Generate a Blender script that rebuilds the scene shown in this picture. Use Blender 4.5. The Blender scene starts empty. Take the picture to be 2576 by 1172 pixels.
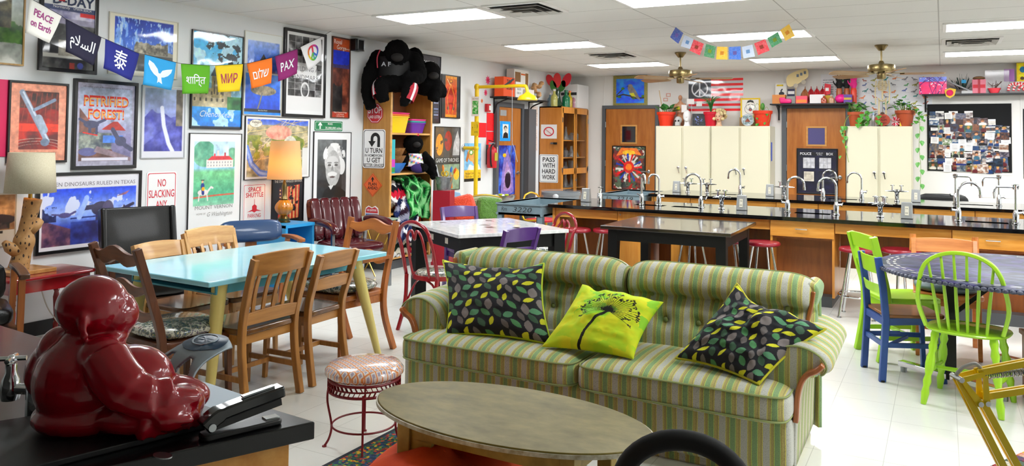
import bpy, math, random
import numpy as np
from mathutils import Vector, Matrix
R=math.radians
PI=math.pi
random.seed(7)
S=bpy.context.scene
COL=S.collection

# ---------------------------------------------------------------- camera
cam=bpy.data.cameras.new('camera'); camo=bpy.data.objects.new('camera',cam); COL.objects.link(camo)
YAW,PITCH,ROLL=-.498,.035,.012
_f=Vector((math.sin(YAW)*math.cos(PITCH),math.cos(YAW)*math.cos(PITCH),math.sin(PITCH)))
_r=Vector((math.cos(YAW),-math.sin(YAW),0)); _u=_r.cross(_f)
_r2=_r*math.cos(ROLL)+_u*math.sin(ROLL); _u2=_u*math.cos(ROLL)-_r*math.sin(ROLL)
camo.matrix_world=Matrix(((_r2.x,_u2.x,-_f.x,0),(_r2.y,_u2.y,-_f.y,0),(_r2.z,_u2.z,-_f.z,1.53),(0,0,0,1)))
cam.sensor_fit='HORIZONTAL'; cam.sensor_width=36; cam.lens=1992/2576*36
cam.shift_y=-(586-285)/2576; cam.clip_start=.05; cam.clip_end=60
S.camera=camo
# ---------------------------------------------------------------- world, exposure
S.view_settings.view_transform='Standard'; S.view_settings.look='None'
S.view_settings.gamma=1; S.view_settings.use_curve_mapping=False
S.view_settings.exposure=1.3
W=bpy.data.worlds.new('world'); S.world=W; W.use_nodes=True
W.node_tree.nodes['Background'].inputs[0].default_value=(.9,.95,1,1)
W.node_tree.nodes['Background'].inputs[1].default_value=.25
S.cycles.max_bounces=8; S.cycles.diffuse_bounces=5; S.cycles.glossy_bounces=4
S.cycles.use_denoising=True; S.cycles.sample_clamp_indirect=6
LAMP=11.0          # strength of the ceiling light diffusers
LIGHTS=[(-4.27,6.38),(-4.27,8.95),(-4.27,11.6),(-1.83,6.38),(-1.83,8.97),(-1.83,11.68),(.61,9.13),(.61,11.78),
        (.61,6.4),(3.05,6.4),(3.05,9.1),(3.05,11.7),(-4.27,3.75),(.61,3.75),(3.05,3.75)]  # panels on this line are out of view, kept for their light
ZC=2.74; XL=-6.1; YB=13.5; XR=4.9; YF=-4.0

# ---------------------------------------------------------------- helpers: colour and materials
def lin(h):
    if isinstance(h,str):
        h=h.lstrip('#'); h=[int(h[i:i+2],16)/255 for i in (0,2,4)]
    return [c/12.92 if c<=.04045 else ((c+.055)/1.055)**2.4 for c in h]
MATS={}
def mat(name,c='888888',rough=.5,metal=0,coat=0,c2=None,sc=(6,6,6),bump=0,bs=80,emit=0,trans=0,alpha=1,detail=3,spec=.5,sheen=0,ior=1.45):
    if name in MATS: return MATS[name]
    m=bpy.data.materials.new(name); m.use_nodes=True; nt=m.node_tree; b=nt.nodes['Principled BSDF']; MATS[name]=m
    I=b.inputs
    I['Base Color'].default_value=(*lin(c),1); I['Roughness'].default_value=rough; I['Metallic'].default_value=metal
    I['Coat Weight'].default_value=coat; I['Coat Roughness'].default_value=.06; I['Specular IOR Level'].default_value=spec
    I['Transmission Weight'].default_value=trans; I['Alpha'].default_value=alpha; I['Sheen Weight'].default_value=sheen; I['IOR'].default_value=ior
    if emit: I['Emission Color'].default_value=(*lin(c),1); I['Emission Strength'].default_value=emit
    if c2 or bump:
        tc=nt.nodes.new('ShaderNodeTexCoord'); mp=nt.nodes.new('ShaderNodeMapping'); mp.inputs['Scale'].default_value=sc
        nt.links.new(tc.outputs['Object'],mp.inputs['Vector'])
    if c2:
        n=nt.nodes.new('ShaderNodeTexNoise'); n.inputs['Scale'].default_value=1; n.inputs['Detail'].default_value=detail; n.inputs['Roughness'].default_value=.6
        r=nt.nodes.new('ShaderNodeValToRGB'); r.color_ramp.elements[0].position=.32; r.color_ramp.elements[1].position=.68
        r.color_ramp.elements[0].color=(*lin(c),1); r.color_ramp.elements[1].color=(*lin(c2),1)
        nt.links.new(mp.outputs[0],n.inputs['Vector']); nt.links.new(n.outputs['Fac'],r.inputs['Fac']); nt.links.new(r.outputs[0],I['Base Color'])
        if emit: nt.links.new(r.outputs[0],I['Emission Color'])
    if bump:
        n=nt.nodes.new('ShaderNodeTexNoise'); n.inputs['Scale'].default_value=bs; n.inputs['Detail'].default_value=3
        bp=nt.nodes.new('ShaderNodeBump'); bp.inputs['Strength'].default_value=bump; bp.inputs['Distance'].default_value=.01
        nt.links.new(tc.outputs['Object'],n.inputs['Vector']); nt.links.new(n.outputs['Fac'],bp.inputs['Height']); nt.links.new(bp.outputs[0],I['Normal'])
    return m
def wood(name,c,c2,ax='z',rough=.35,k=22,coat=.15):
    s={'x':(2,k,k),'y':(k,2,k),'z':(k,k,2)}[ax]
    return mat(name,c,rough,c2=c2,sc=s,detail=5,coat=coat)
class NT:                                     # tiny node-graph helper for special materials
    def __init__(s,name,rough=.5):
        s.m=bpy.data.materials.new(name); s.m.use_nodes=True; s.t=s.m.node_tree; s.b=s.t.nodes['Principled BSDF']; s.b.inputs['Roughness'].default_value=rough; MATS[name]=s.m
    def n(s,ty,**kw):
        x=s.t.nodes.new('ShaderNode'+ty)
        for k,v in kw.items():
            if k.startswith('i_'): x.inputs[int(k[2:]) if k[2:].isdigit() else k[2:]].default_value=v
            else: setattr(x,k,v)
        return x
    def l(s,a,b): s.t.links.new(a,b)
    def math(s,op,a,b=None):
        x=s.n('Math',operation=op)
        for i,v in enumerate((a,b)):
            if v is None: continue
            if isinstance(v,(int,float)): x.inputs[i].default_value=v
            else: s.l(v,x.inputs[i])
        return x.outputs[0]
    def mix(s,f,a,b):
        x=s.n('Mix',data_type='RGBA')
        for i,v in ((0,f),(6,a),(7,b)):
            if isinstance(v,str): x.inputs[i].default_value=(*lin(v),1)
            elif isinstance(v,(int,float)): x.inputs[i].default_value=v
            else: s.l(v,x.inputs[i])
        return x.outputs[2]
    def xyz(s,kind='Object'):
        tc=s.n('TexCoord'); sp=s.n('SeparateXYZ'); s.l(tc.outputs[kind],sp.inputs[0]); s.tc=tc.outputs[kind]; return sp.outputs

# ---------------------------------------------------------------- helpers: meshes
def rotz(a): return Matrix.Rotation(a,3,'Z')
class MB:
    def __init__(s): s.v=[]; s.f=[]; s.m=[]; s.k=0
    def add(s,vs,fs):
        o=len(s.v); s.v+= [tuple(p) for p in vs]; s.f+=[tuple(i+o for i in f) for f in fs]; s.m+=[s.k]*len(fs); return s
    def box(s,c,d,rot=None):
        x,y,z=[q/2 for q in d]; P=[Vector((i,j,k)) for i in (-x,x) for j in (-y,y) for k in (-z,z)]
        if rot is not None: P=[rot@p for p in P]
        c=Vector(c); return s.add([p+c for p in P],[(0,1,3,2),(4,6,7,5),(0,4,5,1),(2,3,7,6),(0,2,6,4),(1,5,7,3)])
    def bar(s,p,q,w,d,w2=None,d2=None,ref=(0,0,1)):
        """tapered rectangular bar from p to q; w across ref x axis, d along the other"""
        p=Vector(p); q=Vector(q); a=(q-p).normalized(); r=Vector(ref)
        if abs(a.dot(r))>.97: r=Vector((1,0,0)) if abs(a.x)<.9 else Vector((0,1,0))
        u=a.cross(r).normalized(); t=u.cross(a).normalized(); w2=w if w2 is None else w2; d2=d if d2 is None else d2
        P=[c+u*i*ww/2+t*j*dd/2 for c,ww,dd in ((p,w,d),(q,w2,d2)) for i,j in ((-1,-1),(1,-1),(1,1),(-1,1))]
        return s.add(P,[(3,2,1,0),(4,5,6,7),(0,1,5,4),(1,2,6,5),(2,3,7,6),(3,0,4,7)])
    def tube(s,pts,r,n=8,closed=False,cap=True):
        pts=[Vector(p) for p in pts]; N=len(pts); rs=r if isinstance(r,(list,tuple)) else [r]*N
        u=None; P=[]
        for i,p in enumerate(pts):
            a=(pts[(i+1)%N] if (closed or i<N-1) else p)-(pts[i-1] if (closed or i>0) else p); a.normalize()
            if u is None:
                u=a.cross(Vector((0,0,1)) if abs(a.z)<.9 else Vector((1,0,0))).normalized()
            else: u=(u-a*u.dot(a)).normalized()
            t=a.cross(u)
            P+=[p+(u*math.cos(2*PI*k/n)+t*math.sin(2*PI*k/n))*rs[i] for k in range(n)]
        F=[]
        for i in range(N if closed else N-1):
            j=(i+1)%N
            F+=[(i*n+k,i*n+(k+1)%n,j*n+(k+1)%n,j*n+k) for k in range(n)]
        if cap and not closed: F+=[tuple(range(n-1,-1,-1)),tuple((N-1)*n+k for k in range(n))]
        return s.add(P,F)
    def rect(s,pts,w,h,closed=False,up=(0,0,1),caps=True):
        """rectangular section (w sideways, h along up) swept along pts; w,h may be lists"""
        pts=[Vector(p) for p in pts]; N=len(pts); P=[]; up=Vector(up)
        for i,p in enumerate(pts):
            a=(pts[(i+1)%N] if (closed or i<N-1) else p)-(pts[i-1] if (closed or i>0) else p); a.normalize()
            u=a.cross(up).normalized(); t=u.cross(a)
            ww=w[i] if isinstance(w,(list,tuple)) else w; hh=h[i] if isinstance(h,(list,tuple)) else h
            P+=[p+u*x*ww/2+t*y*hh/2 for x,y in ((-1,-1),(1,-1),(1,1),(-1,1))]
        F=[]
        for i in range(N if closed else N-1):
            j=(i+1)%N; F+=[(i*4+k,i*4+(k+1)%4,j*4+(k+1)%4,j*4+k) for k in range(4)]
        if caps and not closed: F+=[(3,2,1,0),tuple((N-1)*4+k for k in range(4))]
        return s.add(P,F)
    def lathe(s,prof,c=(0,0,0),n=24,rot=None,sx=1,sy=1):
        c=Vector(c); P=[]; N=len(prof)
        for r,z in prof:
            for k in range(n):
                p=Vector((r*sx*math.cos(2*PI*k/n),r*sy*math.sin(2*PI*k/n),z)); P.append((rot@p if rot is not None else p)+c)
        F=[(i*n+k,i*n+(k+1)%n,(i+1)*n+(k+1)%n,(i+1)*n+k) for i in range(N-1) for k in range(n)]
        if prof[0][0]>1e-5: F.append(tuple(range(n-1,-1,-1)))
        if prof[-1][0]>1e-5: F.append(tuple((N-1)*n+k for k in range(n)))
        return s.add(P,F)
    def ell(s,c,r,n=16,m=10,rot=None):
        if not hasattr(r,'__len__'): r=(r,r,r)
        c=Vector(c); P=[];
        for i in range(1,m):
            a=PI*i/m
            for k in range(n):
                b=2*PI*k/n; p=Vector((r[0]*math.sin(a)*math.cos(b),r[1]*math.sin(a)*math.sin(b),-r[2]*math.cos(a))); P.append((rot@p if rot is not None else p)+c)
        lo=Vector((0,0,-r[2])); hi=Vector((0,0,r[2])); P+=[(rot@lo if rot is not None else lo)+c,(rot@hi if rot is not None else hi)+c]
        q=(m-1)*n; F=[(i*n+k,i*n+(k+1)%n,(i+1)*n+(k+1)%n,(i+1)*n+k) for i in range(m-2) for k in range(n)]
        F+=[(q,(k+1)%n,k) for k in range(n)]+[(q+1,(m-2)*n+k,(m-2)*n+(k+1)%n) for k in range(n)]
        return s.add(P,F)
    def prism(s,pts,a,b,plane='z'):
        """2-D outline extruded from a to b along an axis; plane z: (x,y), y: (x,z), x: (y,z)"""
        k={'z':lambda p,t:(p[0],p[1],t),'y':lambda p,t:(p[0],t,p[1]),'x':lambda p,t:(t,p[0],p[1])}[plane]
        n=len(pts); P=[k(p,a) for p in pts]+[k(p,b) for p in pts]
        return s.add(P,[tuple(range(n-1,-1,-1)),tuple(range(n,2*n))]+[(i,(i+1)%n,n+(i+1)%n,n+i) for i in range(n)])
    def ring(s,outer,inner,a,b,plane='y'):
        k={'z':lambda p,t:(p[0],p[1],t),'y':lambda p,t:(p[0],t,p[1]),'x':lambda p,t:(t,p[0],p[1])}[plane]
        n=len(outer); P=[k(p,t) for t in (a,b) for p in outer]+[k(p,t) for t in (a,b) for p in inner]; F=[]
        for i in range(n):
            j=(i+1)%n
            F+=[(i,j,n+j,n+i),(2*n+j,2*n+i,3*n+i,3*n+j),(j,i,2*n+i,2*n+j),(n+i,n+j,3*n+j,3*n+i)]
        return s.add(P,F)
    def frame(s,w,h,t,d,y0=0,z=0,x=0):
        o=[(x-w/2,z-h/2),(x+w/2,z-h/2),(x+w/2,z+h/2),(x-w/2,z+h/2)]; w2,h2=w/2-t,h/2-t
        i=[(x-w2,z-h2),(x+w2,z-h2),(x+w2,z+h2),(x-w2,z+h2)]; return s.ring(o,i,y0-d,y0)
    def grid(s,fn,nu,nv,cu=False,cv=False):
        P=[fn(i/(nu if cu else nu-1),j/(nv if cv else nv-1)) for j in range(nv) for i in range(nu)]
        F=[(j*nu+i,j*nu+(i+1)%nu,((j+1)%nv)*nu+(i+1)%nu,((j+1)%nv)*nu+i) for j in range(nv if cv else nv-1) for i in range(nu if cu else nu-1)]
        return s.add(P,F)
    def xf(s,M,start=0):
        s.v=s.v[:start]+[tuple(M@Vector(p)) for p in s.v[start:]]; return s
    def build(s,name,material=None,parent=None,smooth=40,bevel=0,sub=0,loc=None,seg=2,solid=0):
        me=bpy.data.meshes.new(name); me.from_pydata(s.v,[],s.f); me.validate()
        import bmesh
        bm=bmesh.new(); bm.from_mesh(me); bmesh.ops.recalc_face_normals(bm,faces=bm.faces); bm.to_mesh(me); bm.free()
        if material is not None:
            for x in (material if isinstance(material,(list,tuple)) else [material]): me.materials.append(x)
            if isinstance(material,(list,tuple)) and len(s.m)==len(me.polygons): me.polygons.foreach_set('material_index',s.m)
        if smooth:
            me.polygons.foreach_set('use_smooth',[True]*len(me.polygons))
            if smooth<180: me.set_sharp_from_angle(angle=R(smooth))
        o=bpy.data.objects.new(name,me); COL.objects.link(o)
        if parent is not None: o.parent=parent
        if loc is not None: o.location=loc
        if solid: q=o.modifiers.new('s','SOLIDIFY'); q.thickness=solid; q.offset=0
        if bevel: q=o.modifiers.new('b','BEVEL'); q.width=bevel; q.segments=seg; q.limit_method='ANGLE'; q.angle_limit=R(38)
        if sub: q=o.modifiers.new('d','SUBSURF'); q.levels=sub; q.render_levels=sub
        return o
def thing(name,label,cat,loc=(0,0,0),rz=0,group=None):
    o=bpy.data.objects.new(name,None); COL.objects.link(o); o.location=loc; o.rotation_euler=(0,0,rz); o.empty_display_size=.05
    return tag(o,label,cat,group)
def tag(o,label,cat,group=None,kind=None):
    o['label']=label; o['category']=cat
    if group: o['group']=group
    if kind: o['kind']=kind
    return o
def struct(o): o['kind']='structure'; return o
def dup(root,loc,rz=None,label=None):
    r=root.copy(); COL.objects.link(r); r.location=loc
    if rz is not None: r.rotation_euler=(0,0,rz)
    if label: r['label']=label
    for ch in KIDS(root):
        c=ch.copy(); COL.objects.link(c); c.parent=r
        for g in KIDS(ch):
            d=g.copy(); COL.objects.link(d); d.parent=c
    return r
def KIDS(o): return [c for c in COL.objects if c.parent is o]
def place(o,loc,rz=0): o.location=loc; o.rotation_euler=(0,0,rz); return o
def rr(w,h,r,n=5,cx=0,cy=0):
    return [(cx+sx*(w/2-r)+r*math.cos(a0+PI/2*i/n),cy+sy*(h/2-r)+r*math.sin(a0+PI/2*i/n)) for sx,sy,a0 in ((1,1,0),(-1,1,PI/2),(-1,-1,PI),(1,-1,1.5*PI)) for i in range(n+1)]
def oval(w,h,n=40,cx=0,cy=0): return [(cx+w/2*math.cos(2*PI*i/n),cy+h/2*math.sin(2*PI*i/n)) for i in range(n)]
def lerp(a,b,t): return tuple(x+(y-x)*t for x,y in zip(a,b))
def spline(pts,n=8,closed=False):
    P=[Vector(p) for p in pts]; N=len(P); out=[]
    for i in range(N if closed else N-1):
        a,b,c,d=(P[(i-1)%N],P[i],P[(i+1)%N],P[(i+2)%N]) if closed else (P[max(i-1,0)],P[i],P[i+1],P[min(i+2,N-1)])
        for k in range(n):
            t=k/n; out.append(.5*((2*b)+(c-a)*t+(2*a-5*b+4*c-d)*t*t+(3*b-a-3*c+d)*t**3))
    if not closed: out.append(P[-1])
    return out

# ---------------------------------------------------------------- helpers: lettering and printed pictures
def glyphs(s,h,w=None,bold=0,shear=0,sp=1):
    c=bpy.data.curves.new('t','FONT'); c.body=s; c.size=h/.7; c.align_x='CENTER'; c.resolution_u=2; c.offset=bold*h; c.shear=shear; c.space_character=sp
    o=bpy.data.objects.new('t',c); COL.objects.link(o); bpy.context.view_layer.update()
    me=bpy.data.meshes.new_from_object(o.evaluated_get(bpy.context.evaluated_depsgraph_get()))
    v=[tuple(p.co) for p in me.vertices]; f=[tuple(p.vertices) for p in me.polygons]
    bpy.data.objects.remove(o); bpy.data.curves.remove(c); bpy.data.meshes.remove(me)
    if v:
        x0=min(p[0] for p in v); x1=max(p[0] for p in v); m=(x0+x1)/2; k=(w/(x1-x0)) if w and x1>x0 else 1
        v=[((p[0]-m)*k,p[1]) for p in v]
    return v,f
GLY={}
def letters(parent,items,material,y,name='lettering',fn=None):
    """items: (string, cap height, centre x, baseline z[, width[, options]]) laid in the local XZ plane at depth y"""
    M=MB()
    for it in items:
        s,h,x,z=it[:4]; w=it[4] if len(it)>4 else None; op=dict(it[5]) if len(it)>5 else {}
        a=op.pop('rot',0); key=(s,h,w,tuple(op.items()))
        if key not in GLY: GLY[key]=glyphs(s,h,w,**op)
        v,f=GLY[key]; ca,sa=math.cos(a),math.sin(a)
        P=[(x+p[0]*ca-p[1]*sa,y,z+p[0]*sa+p[1]*ca) for p in v]
        if fn: P=[fn(p) for p in P]
        M.add(P,f)
    return M.build(name,material,parent,smooth=0)
def vnoise(ny,nx,sc,seed,octv=4,asp=1):
    g=np.random.RandomState(seed); out=np.zeros((ny,nx)); amp=1; tot=0
    for o in range(octv):
        a=max(2,int(sc*2**o)+2); b=max(2,int(sc*asp*2**o)+2); t=g.rand(a,b)
        yy=np.linspace(0,a-1.001,ny); xx=np.linspace(0,b-1.001,nx); i=yy.astype(int); j=xx.astype(int)
        fy=(yy-i)[:,None]; fx=(xx-j)[None]; fy=fy*fy*(3-2*fy); fx=fx*fx*(3-2*fx)
        out+=amp*((t[i][:,j]*(1-fx)+t[i][:,j+1]*fx)*(1-fy)+(t[i+1][:,j]*(1-fx)+t[i+1][:,j+1]*fx)*fy); tot+=amp; amp*=.55
    return out/tot
def srgb(c):
    if isinstance(c,str): c=c.lstrip('#'); c=[int(c[i:i+2],16)/255 for i in (0,2,4)]
    return np.array(c,float)
class Art:
    """a printed picture: colours worked out on a fine grid that becomes the print's own mesh"""
    def __init__(s,w,h,res=.006,bg='ffffff'):
        s.w,s.h=w,h; res*=.8; s.nx=2*max(4,int(w/res)); s.ny=2*max(4,int(h/res)); s.sd=hash((round(w,3),round(h,3)))%9999
        s.U,s.V=np.meshgrid(np.linspace(0,1,s.nx),np.linspace(0,1,s.ny)); s.c=np.zeros((s.ny,s.nx,3)); s.c[:]=srgb(bg)
    def put(s,mask,c):
        c=srgb(c) if not (isinstance(c,np.ndarray) and c.ndim>1) else c
        m=np.clip(mask.astype(float),0,1)[...,None]; s.c=s.c*(1-m)+c*m; return s
    def grad(s,stops,u=False):
        T=s.U if u else s.V; ts=[t for t,_ in stops]; cs=np.array([srgb(c) for _,c in stops])
        return np.stack([np.interp(T,ts,cs[:,k]) for k in range(3)],-1)
    def fill(s,stops): s.c=s.grad(stops); return s
    def noise(s,sc,seed=1,asp=None,octv=4): return vnoise(s.ny,s.nx,sc,seed+s.sd*0,octv,asp or s.w/s.h)
    def box(s,u0,v0,u1,v1): return (s.U>=u0)&(s.U<=u1)&(s.V>=v0)&(s.V<=v1)
    def ell(s,u,v,a,b): return ((s.U-u)/a)**2+((s.V-v)/b)**2<1
    def poly(s,pts):
        m=np.zeros(s.U.shape,bool); n=len(pts)
        for i in range(n):
            (x0,y0),(x1,y1)=pts[i],pts[(i+1)%n]
            if y0==y1: continue
            c=(s.V>=min(y0,y1))&(s.V<max(y0,y1)); m^=c&(s.U<x0+(s.V-y0)*(x1-x0)/(y1-y0))
        return m
    def line(s,pts,t):
        m=np.zeros(s.U.shape,bool); k=s.h/s.w
        for (x0,y0),(x1,y1) in zip(pts,pts[1:]):
            dx,dy=x1-x0,(y1-y0)*k; L=dx*dx+dy*dy+1e-9; q=np.clip(((s.U-x0)*dx+(s.V-y0)*k*dy)/L,0,1)
            m|=(s.U-x0-q*dx)**2+((s.V-y0)*k-q*dy)**2<(t/2)**2
        return m
    def ridge(s,base,amp,sc,seed,octv=4): return s.V<base+amp*(vnoise(2,s.nx,sc,seed,octv)[0][None]-.5)*2
    def mottle(s,c1,c2,sc,seed,mask=None,asp=None):
        n=np.clip((s.noise(sc,seed,asp)-.3)/.4,0,1)[...,None]; q=srgb(c1)*(1-n)+srgb(c2)*n
        return s.put(np.ones(s.U.shape) if mask is None else mask,q)
    def build(s,parent,material,y=0,x=0,z=0,name='print'):
        nx,ny=s.nx//2,s.ny//2; me=bpy.data.meshes.new(name); s.c=s.c.reshape(ny,2,nx,2,3).mean((1,3))     # two samples per printed dot
        k=(s.c.min(-1)<.78)[...,None]; s.c=s.c*(1+k*.34*(vnoise(ny,nx,max(3,ny//9),5,3,s.w/s.h)-.5)[...,None])
        U,V=np.meshgrid(np.linspace(0,1,nx),np.linspace(0,1,ny)); co=np.stack([(U-.5)*s.w+x,np.full(U.shape,float(y)),(V-.5)*s.h+z],-1).reshape(-1,3)
        i=np.arange(nx*ny).reshape(ny,nx); q=np.stack([i[:-1,:-1],i[:-1,1:],i[1:,1:],i[1:,:-1]],-1).reshape(-1,4)
        me.vertices.add(nx*ny); me.vertices.foreach_set('co',co.ravel()); me.loops.add(q.size); me.loops.foreach_set('vertex_index',q.ravel().astype(np.int32))
        me.polygons.add(len(q)); me.polygons.foreach_set('loop_start',np.arange(0,q.size,4,dtype=np.int32)); me.update(calc_edges=True)
        g=s.c.mean(-1,keepdims=True); c=np.clip((g+(s.c-g)*1.35-.5)*1.12+.47,0,1).reshape(-1,3); c=np.where(c<=.04045,c/12.92,((c+.055)/1.055)**2.4)
        a=me.attributes.new('ink','FLOAT_COLOR','POINT'); a.data.foreach_set('color',np.concatenate([c,np.ones((len(c),1))],1).ravel().astype(np.float32))
        me.materials.append(material); o=bpy.data.objects.new(name,me); COL.objects.link(o)
        if parent is not None: o.parent=parent
        return o
def ink(name,rough=.5,coat=0,sc=.05,knit=0):
    q=NT(name,rough); a=q.n('Attribute',attribute_name='ink'); q.l(a.outputs['Color'],q.b.inputs['Base Color'])
    q.b.inputs['Coat Weight'].default_value=coat; q.b.inputs['Coat Roughness'].default_value=sc; q.b.inputs['Coat IOR'].default_value=1.5
    if coat:
        tc=q.n('TexCoord'); n=q.n('TexNoise',i_Scale=3.2); n.inputs['Detail'].default_value=1; bp=q.n('Bump'); bp.inputs['Strength'].default_value=.25; bp.inputs['Distance'].default_value=.02
        q.l(tc.outputs['Object'],n.inputs['Vector']); q.l(n.outputs['Fac'],bp.inputs['Height']); q.l(bp.outputs[0],q.b.inputs['Coat Normal'])
    if knit:
        tc=q.n('TexCoord'); n=q.n('TexVoronoi',i_Scale=85); bp=q.n('Bump'); bp.inputs['Strength'].default_value=knit; bp.inputs['Distance'].default_value=.008; q.b.inputs['Specular IOR Level'].default_value=.15
        q.l(tc.outputs['Object'],n.inputs['Vector']); q.l(n.outputs['Distance'],bp.inputs['Height']); q.l(bp.outputs[0],q.b.inputs['Normal'])
    return q.m
YARN=ink('knitted_yarn',.95,knit=.7); INK=ink('printed_paper',.55); GLAZED=ink('print_behind_glazing',.5,.8); SATIN=ink('printed_satin',.35,.15,.2)

# ---------------------------------------------------------------- common materials
BLACKP=mat('black_painted_wood','070707',.5,spec=.3); WHITE=mat('white_paint','eceae6',.5); CHROME=mat('chrome','e4e7ea',.08,1)
STEEL=mat('brushed_steel','a9adb0',.3,1); DKGREY=mat('dark_grey_metal','4a4d50',.45); BLACK=mat('black_plastic','0c0c0d',.4)
OAK=wood('oak','b5752c','d79a48'); OAKX=wood('oak_long','c07b2a','dc9c48','x'); OAKY=wood('oak_deep','b5752c','d79a48','y')
PAPER=mat('white_paper','eeeeea',.7); RED=mat('red_plastic','c81e28',.35); GOLD=mat('gold_metal','c9a24a',.3,1)

# ================================================================ the room
q=NT('vinyl_tile',.16); X,Y,Z=q.xyz()[:3]
def seam(q,v,per,off,wd):
    f=q.math('FRACT',q.math('DIVIDE',q.math('ADD',v,100*per-off),per)); return q.math('LESS_THAN',f,wd/per)
sm=q.math('MAXIMUM',seam(q,X,.322,.06,.0035),seam(q,Y,.322,.1,.0035))
n=q.n('TexNoise',i_Scale=1.4); n.inputs['Detail'].default_value=4; q.l(q.tc,n.inputs['Vector'])
n2=q.n('TexNoise',i_Scale=30); n2.inputs['Detail'].default_value=3; q.l(q.tc,n2.inputs['Vector'])
base=q.mix(n.outputs['Fac'],'dcded8','eae8e1'); base=q.mix(q.math('MULTIPLY',n2.outputs['Fac'],.35),base,'d3d4ce')
q.l(q.mix(q.math('MULTIPLY',sm,.4),base,'7e7c76'),q.b.inputs['Base Color'])
q.l(q.math('ADD',q.math('MULTIPLY',n2.outputs['Fac'],.16),.1),q.b.inputs['Roughness']); VINYL=q.m
struct(MB().box(((XL+XR)/2,(YF+YB)/2,-.05),(XR-XL+.4,YB-YF+.4,.1)).build('floor',VINYL))
q=NT('ceiling_tile',.8); X,Y,Z=q.xyz()[:3]
sm=q.math('MAXIMUM',seam(q,X,1.2192,-.03,.011),seam(q,Y,.652,6.075,.011))
n=q.n('TexNoise',i_Scale=160); q.l(q.tc,n.inputs['Vector'])
base=q.mix(n.outputs['Fac'],'dedcd6','ecebe6'); q.l(q.mix(q.math('MULTIPLY',sm,.8),base,'a9a6a0'),q.b.inputs['Base Color'])
bp=q.n('Bump'); bp.inputs['Strength'].default_value=.2; bp.inputs['Distance'].default_value=.01; q.l(n.outputs['Fac'],bp.inputs['Height']); q.l(bp.outputs[0],q.b.inputs['Normal'])
struct(MB().box(((XL+XR)/2,(YF+YB)/2,ZC+.06),(XR-XL+.4,YB-YF+.4,.1)).build('ceiling',q.m,loc=(0,0,-.01)))
WALLM=mat('wall_paint','dfe1e2',.55,c2='e3e4e4',sc=(1.2,1.2,1.2),bump=.05,bs=240)
WALLB=mat('back_wall_paint','e2dfda',.5,c2='e6e3df',sc=(1.2,1.2,1.2),bump=.04,bs=240)
DARKW=mat('darkened_front_wall','3c3b3a',.7)  # unseen wall, coloured dark to cut bounce light and reflections on the statue
struct(MB().box((XL-.1,(YF+YB)/2,ZC/2),(.2,YB-YF+.4,ZC)).build('wall_left',WALLM))
struct(MB().box(((XL+XR)/2,YB+.1,ZC/2),(XR-XL,.2,ZC)).build('wall_back',WALLB))
struct(MB().box((XR+.1,(YF+YB)/2,ZC/2),(.2,YB-YF+.4,ZC)).build('wall_right',WALLM))
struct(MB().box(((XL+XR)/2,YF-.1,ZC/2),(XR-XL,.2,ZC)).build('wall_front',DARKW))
RUBBER=mat('black_rubber_base','1b1b1c',.4)
struct(MB().box((XL+.006,(YF+10.6)/2,.055),(.012,10.6-YF,.11)).build('baseboard_left',RUBBER))
struct(MB().box(((XL+XR)/2,YB-.006,.055),(XR-XL,.012,.11)).build('baseboard_back',RUBBER))
for i,x in enumerate((-5.43,-4.39,-2.28,-1.27,1.0)):
    struct(MB().box((x,YB-.004,ZC/2),(.02,.008,ZC)).build(f'trim_{i+1}',WALLB))

# ---- ceiling lights
q=NT('lit_diffuser',.6); q.b.inputs['Base Color'].default_value=(.9,.9,.9,1); q.b.inputs['Emission Color'].default_value=(.96,.985,1,1); q.b.inputs['Emission Strength'].default_value=LAMP; DIFF=q.m
dif=MB().box((0,0,-.012),(1.14,.56,.006)); frm=MB().ring(rr(1.2,.62,.004,1),rr(1.135,.555,.004,1),-.016,0,'z')
lt=thing('ceiling_light','lit ceiling panel nearest the corner where the left wall posters end, over the blue table side','ceiling light',(*LIGHTS[0],ZC-.001),0,'recessed ceiling light panels')
dif.build('diffuser',DIFF,lt,smooth=0); frm.build('light_frame',WHITE,lt,smooth=0)
lt['label']='lit ceiling panel above the left wall posters, largest in the photo'
LL=['lit ceiling panel high above the wooden bookcase, second along the left row','lit ceiling panel above the wooden corner cabinet, farthest of the left row',
'lit ceiling panel cut by the top edge, above the black table','lit ceiling panel behind the string of small coloured flags','lit ceiling panel between the two ceiling fans','upper lit ceiling panel on the far right, before the square vent','lower lit ceiling panel on the far right, behind the square vent',
'unseen lit ceiling panel over the round table','unseen lit ceiling panel by the right wall over the round table','unseen lit ceiling panel by the right wall in the middle','unseen lit ceiling panel by the right wall at the back','unseen lit ceiling panel over the driftwood lamp','unseen lit ceiling panel over the near right floor','unseen lit ceiling panel by the right wall nearest the front']
for (x,y),l in zip(LIGHTS[1:],LL): dup(lt,(x,y,ZC-.001),label=l)
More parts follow.
